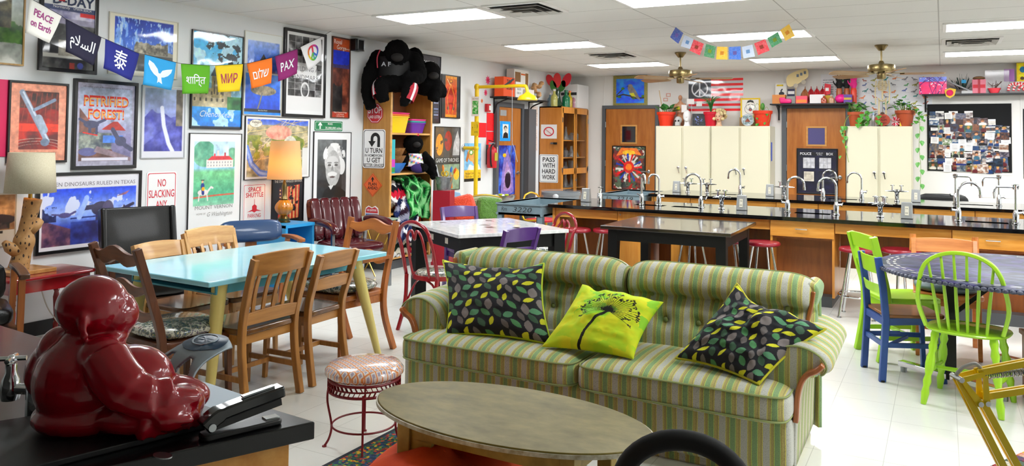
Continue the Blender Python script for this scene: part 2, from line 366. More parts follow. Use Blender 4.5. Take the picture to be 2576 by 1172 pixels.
# ---- ceiling vents
def vent(x,y,label):
    t=thing('ceiling_vent',label,'air vent',(x,y,ZC-.001),0,'square ceiling air vents')
    MB().ring(rr(.6,.6,.004,1),rr(.52,.52,.004,1),-.012,0,'z').build('vent_frame',WHITE,t,smooth=0)
    MB().box((0,0,-.003),(.52,.52,.004)).build('duct_opening',mat('vent_dark','3a3733',.8),t,smooth=0)
    for k,(a,z) in enumerate(((.5,0),(.36,-.012),(.22,-.022))):
        o=rr(a,a,.004,1); i=rr(a-.1,a-.1,.004,1); M=MB(); n=len(o)
        M.add([(p[0],p[1],z-.03) for p in o]+[(p[0],p[1],z-.006) for p in i],[(j,(j+1)%n,n+(j+1)%n,n+j) for j in range(n)])
        M.build('louver',mat('vent_paint','c9c6c0',.5),t,smooth=0,solid=.002)
vent(-3.33,6.36,'square air vent with dusty louvers between the two nearest ceiling panels')
vent(-4.0,10.25,'square air vent between the two panels left of the first ceiling fan')
vent(.3,10.42,'square air vent between the two bright panels on the far right')
# ---- ceiling fans
BRASS=mat('antique_brass','8d7c55',.28,1); BLADE=wood('fan_blade','8a6238','a87c4a','x',.4)
def fan(x,y,label,a0):
    t=thing('ceiling_fan',label,'ceiling fan',(x,y,ZC-.001),0,'ceiling fans')
    MB().lathe([(.001,-.07),(.03,-.068),(.045,-.05),(.06,-.028),(.075,-.012),(.075,0)],n=24).build('canopy',BRASS,t)
    MB().tube([(0,0,-.06),(0,0,-.24)],.011,10).build('downrod',BRASS,t)
    MB().lathe([(.02,-.19),(.03,-.21),(.035,-.225),(.12,-.235),(.15,-.245),(.155,-.27),(.155,-.3),(.15,-.325),(.12,-.335),(.06,-.34),(.05,-.35),(.05,-.395),(.045,-.41),(.02,-.418),(.001,-.418)],n=32).build('motor_housing',BRASS,t)
    for k in range(5):
        a=a0+k*2*PI/5; Mx=Matrix.Rotation(a,4,'Z')
        pts=[(.2,-.05),(.24,-.062),(.6,-.075),(.66,-.06),(.68,0),(.66,.06),(.6,.075),(.24,.062),(.2,.05)]
        M=MB(); M.prism(pts,-.003,.003); M.xf(Mx@Matrix.Translation((0,0,-.352))@Matrix.Rotation(R(13),4,'X'))
        b=M.build('fan_blade',BLADE,t,smooth=0)
        M=MB(); M.rect([(.1,0,-.338),(.16,0,-.343),(.25,0,-.345)],[.03,.05,.08],.006); M.xf(Mx); M.build('blade_arm',BRASS,b)
    return t
fan(-3.07,10.34,'brass ceiling fan with wooden blades in front of the peace sign flag',R(12))
fan(-.64,10.47,'brass ceiling fan with wooden blades above the toy skeleton',R(3))

# ---- doors
DOORW=wood('door_veneer','9c5a20','b87333','z',.35,14); FRAMEG=mat('grey_door_frame','55585c',.4)
DGLASS=mat('dark_door_glass','141216',.05,coat=.5)
def lever(parent,x,z,y,s=-1):
    h=MB(); h.lathe([(.03,0),(.03,.012),(.014,.02),(.012,.05)],c=(x,y,z),n=16,rot=Matrix.Rotation(PI/2,3,'X')); h.rect([(x,y-.045,z),(x+s*.05,y-.05,z),(x+s*.13,y-.045,z-.004)],.014,.02,up=(0,0,1))
    h.build('door_handle',STEEL,parent)
def door(n,x0,x1,zt,rz,loc,hx,hs,win=None,wm=None):
    o=MB().box(((x0+x1)/2,-.02,zt/2),(x1-x0,.04,zt)).build(f'door_{n}',DOORW,None,smooth=0); struct(o); place(o,loc,rz)
    if win:
        a,b,c,d=win
        MB().frame(b-a+.05,d-c+.05,.028,.012,-.038,(c+d)/2,(a+b)/2).build('window_trim',wood('door_light_oak','b8803f','c99552','x'),o,smooth=0)
        MB().box(((a+b)/2,-.041,(c+d)/2),(b-a,.004,d-c)).build('window_pane',wm or DGLASS,o,smooth=0)
    lever(o,hx,1.02,-.04,hs)
    for z in (.3,1.15,1.85): MB().tube([((x0 if hs<0 else x1)-(.006 if hs<0 else -.006),-.045,z-.05),((x0 if hs<0 else x1)-(.006 if hs<0 else -.006),-.045,z+.05)],.008,8).build('hinge',STEEL,o)
    return o
def doorframe(n,x0,x1,z0,z1,w,rz,loc,d=.06):
    o=MB().prism([(x0-w,z0),(x0,z0),(x0,z1),(x1,z1),(x1,z0),(x1+w,z0),(x1+w,z1+w),(x0-w,z1+w)],-d,0,'y').build(f'door_frame_{n}',FRAMEG,None,smooth=0); struct(o); place(o,loc,rz)
door(2,-5.37,-4.45,2.13,0,(0,YB-.002,0),-4.56,-1,(-5.06,-4.8,1.53,1.82)); doorframe(2,-5.38,-4.44,0,2.135,.06,0,(0,YB-.001,0))
door(3,-2.22,-1.34,2.11,0,(0,YB-.002,0),-1.42,-1,(-1.9,-1.64,1.53,1.8),mat('blue_door_glass','4f4a78',.3)); doorframe(3,-2.23,-1.33,0,2.115,.07,0,(0,YB-.001,0))
door(1,10.71,11.44,2.06,PI/2,(XL+.002,0,0),11.36,-1); doorframe(1,10.70,11.46,0,2.065,.075,PI/2,(XL+.001,0,0))
struct(place(MB().box((11.66,-.075,1.03),(.26,.15,2.06)).build('trim_6',FRAMEG,None,smooth=0),(XL+.001,0,0),PI/2))

# ================================================================ posters on the left wall
FRB=mat('black_frame','101012',.3,coat=.3); FRG=mat('silver_frame','b9bcc0',.3,.8); FRO=wood('thin_oak_frame','a9824a','c9a468'); FRC=mat('cream_mount_edge','d8d4c6',.5)
def tx(c,r=.6): return mat('ink_'+c,c,r)
def framed(label,a,b,z0,z1,fr=FRB,t=.03,d=.022,art=None,glazed=True,cat='poster',name='framed_poster',loc=None,rz=PI/2,res=.006,group=None):
    w,h=b-a,z1-z0
    r=thing(name,label,cat,loc or (XL+.001,(a+b)/2,(z0+z1)/2),rz,group)
    M=MB(); M.frame(w,h,t,d); M.build('frame',fr,r,smooth=0,bevel=.003 if t>.015 else 0)
    A=Art(w-2*t+.004,h-2*t+.004,res); A.W,A.H=A.w,A.h
    if art: art(A,r)
    A.build(r,GLAZED if glazed else SATIN,-d*.6)
    r['y']=0; del r['y']
    return r
def sign(label,x0,x1,z0,z1,loc=None,rz=PI/2,rad=.03,col='eeeeee',rim=None,rw=.006,cat='sign',name='metal_sign',outline=None):
    w,h=x1-x0,z1-z0
    r=thing(name,label,cat,loc or (XL+.001,(x0+x1)/2,(z0+z1)/2),rz)
    o=outline or rr(w,h,rad); MB().prism(o,-.004,-.0005,'y').build('plate',mat('sign_'+col,col,.35),r,smooth=0)
    if rim:
        s=(w-.022)/w; s2=(h-.022)/h; k=(w-.022-2*rw)/w; k2=(h-.022-2*rw)/h
        MB().ring([(x*s,z*s2) for x,z in o],[(x*k,z*k2) for x,z in o],-.0049,-.004).build('border_line',tx(rim,.4),r,smooth=0)
    return r
LY=-.0052
# 1 castle in trees, top left corner
def a(A,r):
    A.fill([(0,'6d7460'),(.35,'8a8f7d'),(.75,'c9cfd0'),(1,'dfe4e8')]); A.mottle('2f4a26','5f7f45',9,3,A.ridge(.45,.12,5,2)); A.mottle('3a3a34','7a745f',10,5,A.box(.55,.4,.8,.72)); A.mottle('8a8f88','d9d9d2',4,8,A.ridge(.22,.05,3,4))
    A.mottle('232a22','56604a',14,9,A.box(0,.5,.5,.9)&(A.noise(8,4)>.52))
framed('thin oak framed photograph of a garden and castle, top left corner of the wall',3.0,3.47,2.05,2.73,FRO,.012,art=a,name='framed_photograph')
# 2 D-DAY
def a(A,r):
    A.mottle('1c1c1d','8b8a88',5,3); A.put(A.box(0,.55,1,.8),'9c98a8'); A.mottle('4b4a78','c9c6d2',5,6,A.box(.15,.62,1,.82)); A.mottle('0d0d0e','3a3a3a',6,8,A.poly([(.05,.32),(.45,.45),(.62,.2),(.3,.12),(0,.22)])); A.put(A.box(.7,.66,1,.76),'b53a3e'); A.put(A.box(0,.13,1,.18),'d8d6d0'); A.mottle('77736a','c5c0b5',9,2,A.box(.3,.16,1,.35))
    A.put(A.box(0,.77,1,1),'e9e9ea'); A.put(A.box(0,.71,1,.765),'4d5572'); A.put(A.box(.52,.0,.62,.08),'8a4030'); A.put(A.ell(.73,.05,.06,.04),'5a5f95')
    letters(r,[('D-DAY',.075,.03,.185,.34,{'bold':.03})],tx('3a4562'),-.0165); letters(r,[('Normandy',.022,-.07,.152),('OMAHA BEACH',.022,.1,.152,.15)],tx('e8e8ea'),-.0165,'subtitle'); letters(r,[('-',.05,-.07,.2,.05,{'bold':.1})],tx('b8323a'),-.0172,'red_dash')
framed('black framed D-DAY Omaha Beach poster behind the black flag',3.58,4.06,2.03,2.73,FRB,.03,art=a)
# 3 blue sky castle
def a(A,r):
    A.fill([(0,'e4e0d2'),(1,'e4e0d2')]); m=A.box(.07,.08,.93,.95); s=A.grad([(0,'4a5a86'),(.5,'5f7fc0'),(.75,'3f62b0'),(1,'27408f')]); A.put(m,s); A.put(m&(A.noise(5,7,4)>.6),'8fb0e4'); A.put(m&(A.noise(9,17,5)>.66),'c8dcf4')
    A.put(m&A.ridge(.42,.06,5,3)&(A.V<.5),'8f8d86'); A.mottle('595650','b9b3a4',16,5,m&A.box(.35,.38,.85,.62)&A.ridge(.56,.09,14,8,2)); A.put(m&(A.V<.36),'5b5a58'); A.put(A.box(.07,.08,.93,.2),'5e5e60')
    letters(r,[('Alcazar de C',.02,.12,-.2)],tx('e6e6e6'),-.011)
framed('cream edged print of a castle under a deep blue sky, behind the navy flag',4.16,4.84,2.05,2.57,FRC,.008,.016,a)
# 4 pink strip
r=thing('pink_poster','plain hot pink poster cut off by the left edge','poster',(XL+.001,3.2,1.655),PI/2)
MB().box((0,-.003,0),(.34,.004,.57)).build('sheet',mat('hot_pink','d81f5c',.5),r,smooth=0)
# 5 Lowell observatory
def a(A,r):
    A.fill([(0,'cf9a86'),(1,'d9a28e')]); m=A.box(.16,.15,.86,.9); A.mottle('5a1712','a8371f',6,4,m); A.put(m&A.box(0,.38,1,.48),'c8491f'); A.mottle('3a2622','8a4a3c',10,9,m&(A.V>.68))
    for k in range(7): A.put(m&A.line([(.2+.1*k,.5),(.28+.09*k,.88)],.012),'8c4a40')
    for k in range(3): A.put(m&(np.abs(((A.U-.5)/(.4+.1*k))**2+((A.V-.14)/(.08+.035*k))**2-1)<.05),'b9a39b')
    A.put(A.line([(.2,.88),(.66,.26)],.1),'9aa4b4'); A.put(A.line([(.22,.88),(.68,.27)],.03),'d3dae4'); A.put(A.line([(.42,.66),(.78,.8)],.06),'8d99ab'); A.put(A.line([(.5,.55),(.6,.4)],.14),'a9b4c2'); A.put(A.ell(.62,.24,.08,.05),'7a8496')
    letters(r,[('LOWELL OBSERVATORY',.017,0,-.245,.29),('FLAGSTAFF ARIZONA',.009,.02,-.263,.13)],tx('8f4a44'),-.0165)
framed('black framed pink bordered LOWELL OBSERVATORY telescope poster',3.37,3.83,1.32,1.94,FRB,.018,art=a,res=.004)
# 6 Petrified forest
def a(A,r):
    A.fill([(0,'a9a6b4'),(1,'b5b3c2')]); m=A.box(.05,.06,.95,.94); A.put(m,A.grad([(0,'6f6a84'),(.35,'8d8aa8'),(.6,'b8bccb'),(1,'a3abbd')])); A.mottle('57403d','8c6a60',7,3,m&((A.V<.74-.9*A.U))); A.mottle('4b525a','9fa39a',14,5,m&A.box(0,.2,.6,.4)); A.put(A.box(.45,.28,.8,.37)&m,'5f86c8'); A.put(A.poly([(.42,.44),(.62,.54),(.7,.54),(.85,.43)]),'9a3f38'); A.put(A.line([(.6,.55),(.68,.63)],.05),'8e92a6')
    dino='4f5168'; A.put(A.line([(.06,.56),(.2,.5),(.36,.52),(.48,.56)],.045)|A.ell(.25,.5,.13,.045),dino); A.put(A.box(.2,.38,.25,.5)|A.box(.32,.38,.36,.5),dino); A.put(A.line([(.62,.44),(.72,.32),(.86,.24),(.95,.2)],.075)|A.ell(.76,.3,.1,.06),dino); A.put(A.ell(.2,.17,.15,.05),'67678c'); A.put(A.line([(.12,.4),(.35,.37)],.02),'c0392b'); A.put(A.poly([(.35,.24),(.95,.1),(.95,.05),(.3,.17)]),'8f7f86'); A.put(A.box(.1,.065,.9,.1),'d6d4de')
    letters(r,[('PETRIFIED',.085,0,.15,.4,{'bold':.04}),('FOREST!',.08,.0,.045,.32,{'bold':.04})],tx('d8341f'),-.0188)
    letters(r,[('PETRIFIED',.06,.0,.158,.39,{'bold':.0}),('FOREST!',.058,.0,.053,.31,{'bold':.0})],tx('f0b45a'),-.0192,'inner_lettering'); letters(r,[('225 million years in the making and not to be missed',.013,0,.3,.42)],tx('4a4a56'),-.0188,'tagline')
framed('black framed PETRIFIED FOREST dinosaur poster with orange title',3.87,4.44,1.26,1.99,FRB,.028,.03,a,res=.004)
# 7 canyon
def a(A,r):
    A.fill([(0,'dcdce2'),(1,'dcdce2')]); m=A.box(.06,.09,.94,.97); A.put(m,A.grad([(0,'6a6cae'),(.5,'8f96c4'),(1,'b9c6da')])); A.mottle('46488e','8084bd',6,4,m&A.ridge(.62,.22,2.2,3)); A.mottle('3b3d80','6f72b4',8,9,m&(A.V<.3+.5*(A.U-.3))); A.put(m&A.line([(.45,.7),(.5,.45),(.62,.2),(.72,.09)],.09),'e6e8f4'); A.mottle('5c5750','8e867c',9,5,m&(A.U>.78)&(A.V>.45))
framed('silver edged print of a purple canyon waterfall under the sky blue flag',4.49,4.94,1.34,1.98,FRG,.008,.014,a)
# 8 Chenonceau
def a(A,r):
    A.fill([(0,'2f7fc4'),(.22,'4f9fd8'),(.3,'8fb4c4'),(.6,'9cc3dc'),(1,'3fa9d8')]); A.put(A.noise(4,6,.7)>.58,'bcdcea'); A.mottle('a29a84','d6cdb4',12,3,A.box(0,.22,.78,.42)); A.mottle('7c745c','c8b98e',10,4,A.box(.38,.32,.62,.58)); A.put(A.poly([(.36,.55),(.45,.66),(.55,.66),(.66,.55)]),'56606c')
    for i in range(6):
        for j in range(2): A.put(A.box(.04+.11*i,.28+.07*j,.075+.11*i,.315+.07*j),'5a564c')
    for i in range(3): A.put(A.box(.42+.07*i,.36,.45+.07*i,.5),'4e4a3e')
    A.mottle('2d5a40','5f8f60',10,8,A.box(.7,.2,1,.34)); A.put((A.noise(16,5)>.55)&(A.U>.25)&(A.V>.58)&(A.V+.5*A.U>.98),'24343a'); A.put(A.V<.02,'223040')
    letters(r,[('Chenonceau',.058,0,-.345,.4,{'shear':.35})],tx('dfeaf2'),-.0155)
framed('black edged blue Chenonceau castle poster behind the green and yellow flags',4.99,5.60,1.61,2.53,FRB,.012,art=a,res=.005)
# 9 Mont St Michel
def a(A,r):
    A.fill([(0,'c9d2dc'),(1,'dfe2e0')]); m=A.box(.08,.52,.93,.9); A.put(m,A.grad([(.5,'b89a70'),(.56,'4a62a4'),(.75,'6f8fd0'),(.9,'a9b9dc')])); A.put(m&(A.noise(4,4,2)>.62),'8fa6da'); A.put(A.poly([(.3,.6),(.42,.68),(.5,.75),(.58,.68),(.72,.6)]),'3c3a34')
    b=A.box(.04,.05,.97,.5); A.put(b,A.grad([(0,'2f4fa8'),(.25,'3f6bc4'),(.5,'6ea0e0')])); A.mottle('5a5a52','b3a994',12,6,A.ell(.52,.3,.34,.06)); A.put(A.line([(.48,.27),(.42,.15),(.36,.06)],.035),'8c8a84'); A.put(A.box(0,.035,1,.075),'2a2d34'); A.put(A.V<.035,'3f8fd8')
    letters(r,[('Mont Saint Michel',.012,0,-.375)],tx('d9dde2'),-.0105)
framed('thin framed island abbey poster behind the orange flag',5.62,6.13,1.76,2.60,FRC,.006,.014,a)
# 10 Building a landmark
def a(A,r):
    A.fill([(0,'e4e4e4'),(1,'e4e4e4')]); m=A.box(.05,.05,.95,.96); g=A.noise(10,5)
    A.put(m,'dedede')
    for i in range(5):
        for j in range(11):
            rs=np.random.RandomState(i*20+j); 
            if 5<=j<=6 and 0<i<4: continue
            if j<2: continue
            A.mottle('%02x%02x%02x'%((rs.randint(10,60),)*3),'%02x%02x%02x'%((rs.randint(110,200),)*3),8,i+7*j,A.box(.06+.178*i,.06+.082*j,.06+.178*i+.172,.06+.082*j+.079))
    A.put(A.box(.2,.44,.8,.62),'dddddd'); A.put(np.abs(((A.U-.5)/.1)**2+((A.V-.3)/.09)**2-1)<.3,'d9d9d9')
    letters(r,[('BUILDING A',.05,0,.03,.4),('LANDMARK',.05,0,-.06,.44)],tx('77777a'),-.0188)
framed('black framed grey BUILDING A LANDMARK photo poster behind the purple flag',6.15,6.79,1.76,2.70,FRB,.032,.03,a,res=.005)
# 11 Royal Gorge
def a(A,r):
    A.fill([(0,'3a3a40'),(1,'3a3a40')]); A.put(A.box(.02,.84,.98,.99),'a3572f'); A.put(A.box(.02,.66,.98,.84),'3a48a8'); A.put(A.ridge(.66,.03,3,3)&(A.V>.55),'4a4468'); A.mottle('4b2f2a','8a5a4a',8,5,A.box(.02,.07,.98,.62)); A.mottle('121214','4a4544',7,8,A.box(.02,.07,.6,.45)&(A.noise(4,3)>.35)); A.put(A.box(.02,.0,.98,.07),'a3472a')
    letters(r,[('Royal',.05,-.06,.385,.13),('Gorge',.045,.0,.325,.16),('BRIDGE',.014,.11,.33)],tx('eae4da'),-.0145); letters(r,[('Highest Suspension Bridge',.014,0,-.405,.22),('In the World',.014,0,-.428,.12),('1,053 Feet High',.014,0,-.45,.14)],tx('eae0d4'),-.0145,'caption')
framed('narrow Royal Gorge bridge poster with orange title strip',6.90,7.21,1.77,2.70,mat('bronze_frame','5a3a2c',.35),.01,art=a)
# 12 Mount Vernon
def a(A,r):
    A.fill([(0,'e8e9e8'),(1,'e8e9e8')]); m=A.box(.09,.29,.87,.92); A.put(m,A.grad([(.29,'9cc8b0'),(.4,'6fb095'),(.62,'8cc69c'),(.66,'a5cbe0'),(.92,'cfe2ee')])); A.mottle('5f9a86','93c2a8',7,3,m&(A.ell(.28,.8,.22,.13)|A.ell(.82,.76,.12,.1))); A.mottle('b9d4e4','e2eef4',5,4,m&A.box(.45,.7,.75,.92)); A.put(A.box(.32,.66,.84,.74),'ece6e2')
    A.put(A.poly([(.34,.735),(.42,.775),(.76,.775),(.84,.735)]),'c24a54'); A.put(A.box(.52,.775,.56,.83),'e6d8d4'); A.put(A.box(.46,.775,.49,.8)|A.box(.66,.775,.69,.81),'b8404a')
    for i in range(9): A.put(A.box(.345+.055*i,.675,.36+.055*i,.69)|A.box(.345+.055*i,.705,.36+.055*i,.72),'8a8e94')
    A.put(m&A.line([(.09,.37),(.5,.385),(.87,.39)],.025),'c47a6a'); A.put(A.ell(.27,.42,.1,.03)|A.line([(.36,.43),(.42,.47),(.45,.46)],.03)|A.line([(.2,.41),(.19,.34)],.02)|A.line([(.34,.41),(.36,.34)],.02),'e9e4e2'); A.put(A.ell(.26,.48,.035,.035)|A.line([(.26,.46),(.27,.41)],.05),'2f4a86'); A.put(A.ell(.27,.455,.03,.02),'d9a63a'); A.put(A.ell(.255,.525,.018,.014),'d8b098'); A.put(A.box(.225,.535,.29,.545),'23252c')
    letters(r,[('MOUNT VERNON',.034,-.01,-.235,.44)],tx('8c8a86'),-.0115); letters(r,[('HOME OF',.017,-.16,-.285),('G Washington',.04,.06,-.305,.3,{'shear':.4})],tx('9a9894'),-.0115,'signature_line')
framed('white mounted MOUNT VERNON watercolour poster with a rider on a white horse',4.99,5.61,.61,1.57,mat('thin_black_frame','2a2a2c',.35),.006,.016,a,res=.005)
# 13 Washington map
def a(A,r):
    A.fill([(0,'e8e8e6'),(1,'e8e8e6')]); m=A.box(.03,.04,.97,.96); A.mottle('8c8a78','c9bfa2',10,3,m); A.put(m&(A.V>.87),A.grad([(.87,'7f8fc0'),(.96,'4a6ac4')]))
    for k in range(26):
        rs=np.random.RandomState(k); x,y=rs.rand(2); t=rs.choice([.35,.9,-.5,2.4]); A.put(m&A.line([(x-.4,y-.4*t*.5),(x+.4,y+.4*t*.5)],.006),rs.choice(['e3d3a0','d8cfc0','a89a80']))
    A.mottle('6a7a48','a4a45e',9,6,m&((A.noise(4,9)>.58)&(A.V<.7))); A.mottle('c98f84','e0b4a4',9,5,m&A.ell(.5,.75,.2,.12)); A.put(m&A.line([(.02,.5),(.1,.24),(.22,.1),(.42,.05)],.075),'6f8fd0'); A.put(m&A.line([(.02,.5),(.1,.24),(.22,.1),(.42,.05)],.03),'a9bfe6'); A.put(A.ell(.15,.89,.095,.065),'8a8478'); A.put(A.ell(.15,.89,.088,.058),'e6e4da'); A.put(m&A.ell(.68,.5,.12,.2),'c7c7bb'); A.put(m&A.box(.88,.04,.97,.5),'d9d9d6')
    letters(r,[('Washington',.026,-.315,.25,.125),('DC',.02,-.315,.222)],tx('6a6258'),-.0115)
framed('white edged aerial picture map of Washington DC behind the lit amber lamp',5.65,6.57,1.11,1.75,mat('thin_black_frame','2a2a2c',.35),.006,.016,a,res=.005)
# 14 MARS sign
r=sign('green MARS 35,000,000 miles road sign with a white arrow',6.65,7.11,1.62,1.73,col='1f7f4f',rim='e8ece8',rw=.004,rad=.012)
letters(r,[('MARS',.022,.02,.013,.08,{'bold':.02}),('35,000,000 miles',.024,.075,-.033,.27,{'bold':.02})],tx('e8ece8',.4),LY)
MB().prism([(-.155,-.035),(-.135,-.035),(-.135,.012),(-.115,-.005),(-.115,.015),(-.145,.04),(-.175,.015),(-.175,-.005),(-.155,.012)],LY-.0004,LY,'y').build('arrow',tx('e8ece8',.4),r,smooth=0)
# 15 portrait (generic sitter)
def a(A,r):
    A.fill([(0,'ececec'),(1,'ececec')]); m=A.box(.1,.17,.88,.91); A.put(m,A.grad([(.2,'26282a'),(.55,'3c3e40'),(.9,'6f7274')])); A.put(m&A.box(.1,.17,.3,.6),'34363a'); A.put(m&(A.U>.76),'4a4c4e')
    A.put(m&(A.ell(.53,.66,.24,.2)),'c9c9c9'); A.put(m&((A.ell(.55,.72,.3,.15)&(A.noise(14,4)>.42))|A.ell(.75,.58,.1,.1)&(A.noise(12,8)>.4)),'e2e2e2'); A.put(m&A.ell(.52,.56,.2,.22),'b4b4b4'); A.put(m&A.ell(.5,.64,.16,.07),'cdcdcd')
    for u in (.42,.6): A.put(A.ell(u,.6,.045,.014),'5a5a5a'); A.put(A.ell(u,.628,.06,.01),'858585')
    A.put(A.poly([(.5,.6),(.455,.53),(.54,.53)]),'8f8f8f'); A.put(A.ell(.5,.49,.13,.028),'dcdcdc'); A.put(A.ell(.5,.455,.07,.012),'5c4f4f'); A.put(m&A.poly([(.2,.17),(.3,.3),(.5,.36),(.7,.33),(.88,.26),(.88,.17)]),'1a1a1c'); A.put(A.poly([(.4,.35),(.47,.3),(.55,.36)]),'d4d4d4')
framed('black and white portrait photograph of a white haired man in a wide white mount',6.63,7.26,.67,1.61,mat('thin_black_frame','2a2a2c',.35),.007,.016,a,name='framed_photograph',res=.005)
# 17 dinosaurs
def a(A,r):
    A.fill([(0,'e0dfe4'),(1,'e0dfe4')]); m=A.box(.03,.055,.97,.82); A.put(m,A.grad([(.05,'3f3a7c'),(.3,'4c5aa8'),(.42,'8fa6e0'),(.5,'a9bcf0'),(.82,'3a56c0')])); A.put(m&(A.V>.45)&(A.noise(4,3,2.4)+.25*(1-np.abs(A.V-.62)*5)>.68),'d6dcf0'); A.mottle('4a3a56','8d6a76',9,4,m&(A.V<.42-.5*A.U)); A.mottle('2a2858','4a5a9a',5,7,m&(A.V<.36)&(A.U>.3)); A.mottle('23284a','4a4f7c',10,9,m&A.box(.03,.38,.16,.58)&(A.noise(9,2)>.45))
    d='3b3752'; A.put(A.ell(.6,.52,.1,.1)|A.line([(.42,.54),(.52,.55),(.58,.54)],.045)|A.ell(.415,.545,.018,.02)|A.line([(.66,.52),(.78,.47),(.94,.56)],.03)|A.box(.545,.36,.575,.5)|A.box(.63,.36,.66,.5)|A.box(.7,.38,.72,.48),d)
    A.put(A.ell(.67,.5,.06,.13),'5a5470'); A.put(A.ell(.89,.47,.05,.045)|A.box(.86,.38,.875,.47)|A.box(.91,.38,.925,.47)|A.line([(.86,.5),(.84,.54)],.018),d); A.put(A.ell(.24,.46,.06,.035)|A.line([(.18,.47),(.12,.48)],.015)|A.line([(.28,.46),(.34,.5)],.02),'5f5a80'); A.put(m&A.line([(.3,.41),(.95,.43)],.012),'2b3268'); A.put(A.poly([(.75,.68),(.9,.76),(.86,.7)]),'8d6a7c'); A.put(m&A.line([(.45,.68),(.38,.42)],.05),'a9bcf0')
    letters(r,[('WHEN DINOSAURS RULED IN TEXAS',.032,0,.205,.78)],tx('77747c'),-.0165)
framed('wide black framed WHEN DINOSAURS RULED IN TEXAS poster behind the driftwood lamp',3.60,4.50,.61,1.24,FRB,.026,.026,a,res=.005)
# 18 No slacking, 19 shuttle
r=sign('white NO SLACKING ANY TIME sign with red letters and border',4.56,4.87,.73,1.22,rim='d4303e',rad=.02)
letters(r,[(s,.066,.0,z,w,{'bold':.012}) for s,z,w in (('NO',.115,.085),('SLACKING',.02,.26),('ANY',-.075,.115),('TIME',-.17,.14))],tx('d4303e',.45),LY)
r=sign('white SPACE SHUTTLE PARKING ONLY sign with a red shuttle, left of the amber lamp',5.65,5.95,.56,1.07,rim='d4303e',rad=.012,rw=.004)
letters(r,[(s,h,0,z,w,{'bold':b}) for s,h,z,w,b in (('SPACE',.045,.175,.17,.02),('SHUTTLE',.045,.12,.23,.02),('PARKING',.04,-.085,.17,0),('ONLY',.035,-.145,.1,0),('ALL OTHERS WILL BE',.02,-.195,.25,.02),('LAUNCHED INTO SPACE',.02,-.228,.25,.02))],tx('d4303e',.45),LY)
M=MB(); M.prism([(-.095,-.025),(-.03,-.005),(-.03,.03),(-.012,.042),(-.003,.045),(-.002,.1),(.002,.1),(.003,.045),(.012,.042),(.03,.03),(.03,-.005),(.095,-.025),(.03,-.02),(0,-.035),(-.03,-.02)],LY-.0004,LY,'y')
for s in (-1,1): M.prism([(s*.075,-.122),(s*.1,-.122),(s*.1,-.114),(s*.118,-.127),(s*.1,-.14),(s*.1,-.132),(s*.075,-.132)],LY-.0004,LY,'y')
M.build('shuttle_emblem',tx('d4303e',.45),r,smooth=0)
# 20 banner
def a(A,r):
    A.fill([(0,'16161c'),(1,'1c1c24')]); m=A.poly([(.18,.05),(.2,.8),(.88,.86),(.86,.08)])
    for k in range(8): A.put(m&A.box(.45+.055*k,0,.45+.055*k+.03,1),'b4462f' if k%2==0 else 'd2a878')
    A.put(m&(A.U>.45)&((A.U*18).astype(int)%2==0),'c9a27a'); A.put(m&(A.U>.45)&((A.U*18).astype(int)%2==1),'9c3a2c'); A.put(m&(A.U<=.45)&(A.V>.35),'4a2f38'); A.put(m&(A.U<=.45)&(A.V<=.35),'9c4a38')
    for i in range(3):
        for j in range(5): A.put(A.ell(.24+.08*i,.42+.08*j,.02,.018),'d8b48a')
    A.mottle('16161c','2a2226',6,4,m&(A.noise(5,6)>.66))
    letters(r,[('THE STAR SPANGLED BANNER',.026,0,.19,.4)],tx('c9c2b6'),-.0125)
framed('dark THE STAR SPANGLED BANNER flag poster behind the amber glass lamp base',6.03,6.49,.64,1.11,mat('navy_frame','16161c',.4),.012,.018,a,res=.004)
# 21 car print
def a(A,r):
    A.fill([(0,'e2ddd2'),(1,'e2ddd2')]); m=A.box(.02,.3,.98,.98); A.mottle('8a6a4a','d9b48a',5,3,m); A.put(m&A.ell(.6,.5,.4,.12),'3a2a2a'); A.put(m&A.ell(.5,.62,.25,.1),'a87a6a'); A.mottle('1a1a1c','5a4a48',10,6,m&A.box(.1,.32,.9,.44)); A.put(A.box(.5,.24,.8,.29),'26262a')
framed('cream print of a vintage car, low on the wall behind the driftwood lamp trunk',3.0,3.46,.71,1.10,FRC,.006,.012,a,name='framed_print')
# 22 speaker
r=thing('wall_speaker','small black and silver speaker box high on the wall beside the gorilla','speaker',(XL,7.28,2.635),PI/2)
MB().box((0,-.05,0),(.15,.1,.14)).build('speaker_body',BLACK,r,bevel=.008); MB().frame(.12,.14,.012,.012,-.1,0,.01).build('bezel',STEEL,r,smooth=0); MB().box((.01,-.102,.008),(.095,.004,.1)).build('grille',mat('black_cloth','050506',.8),r,smooth=0)
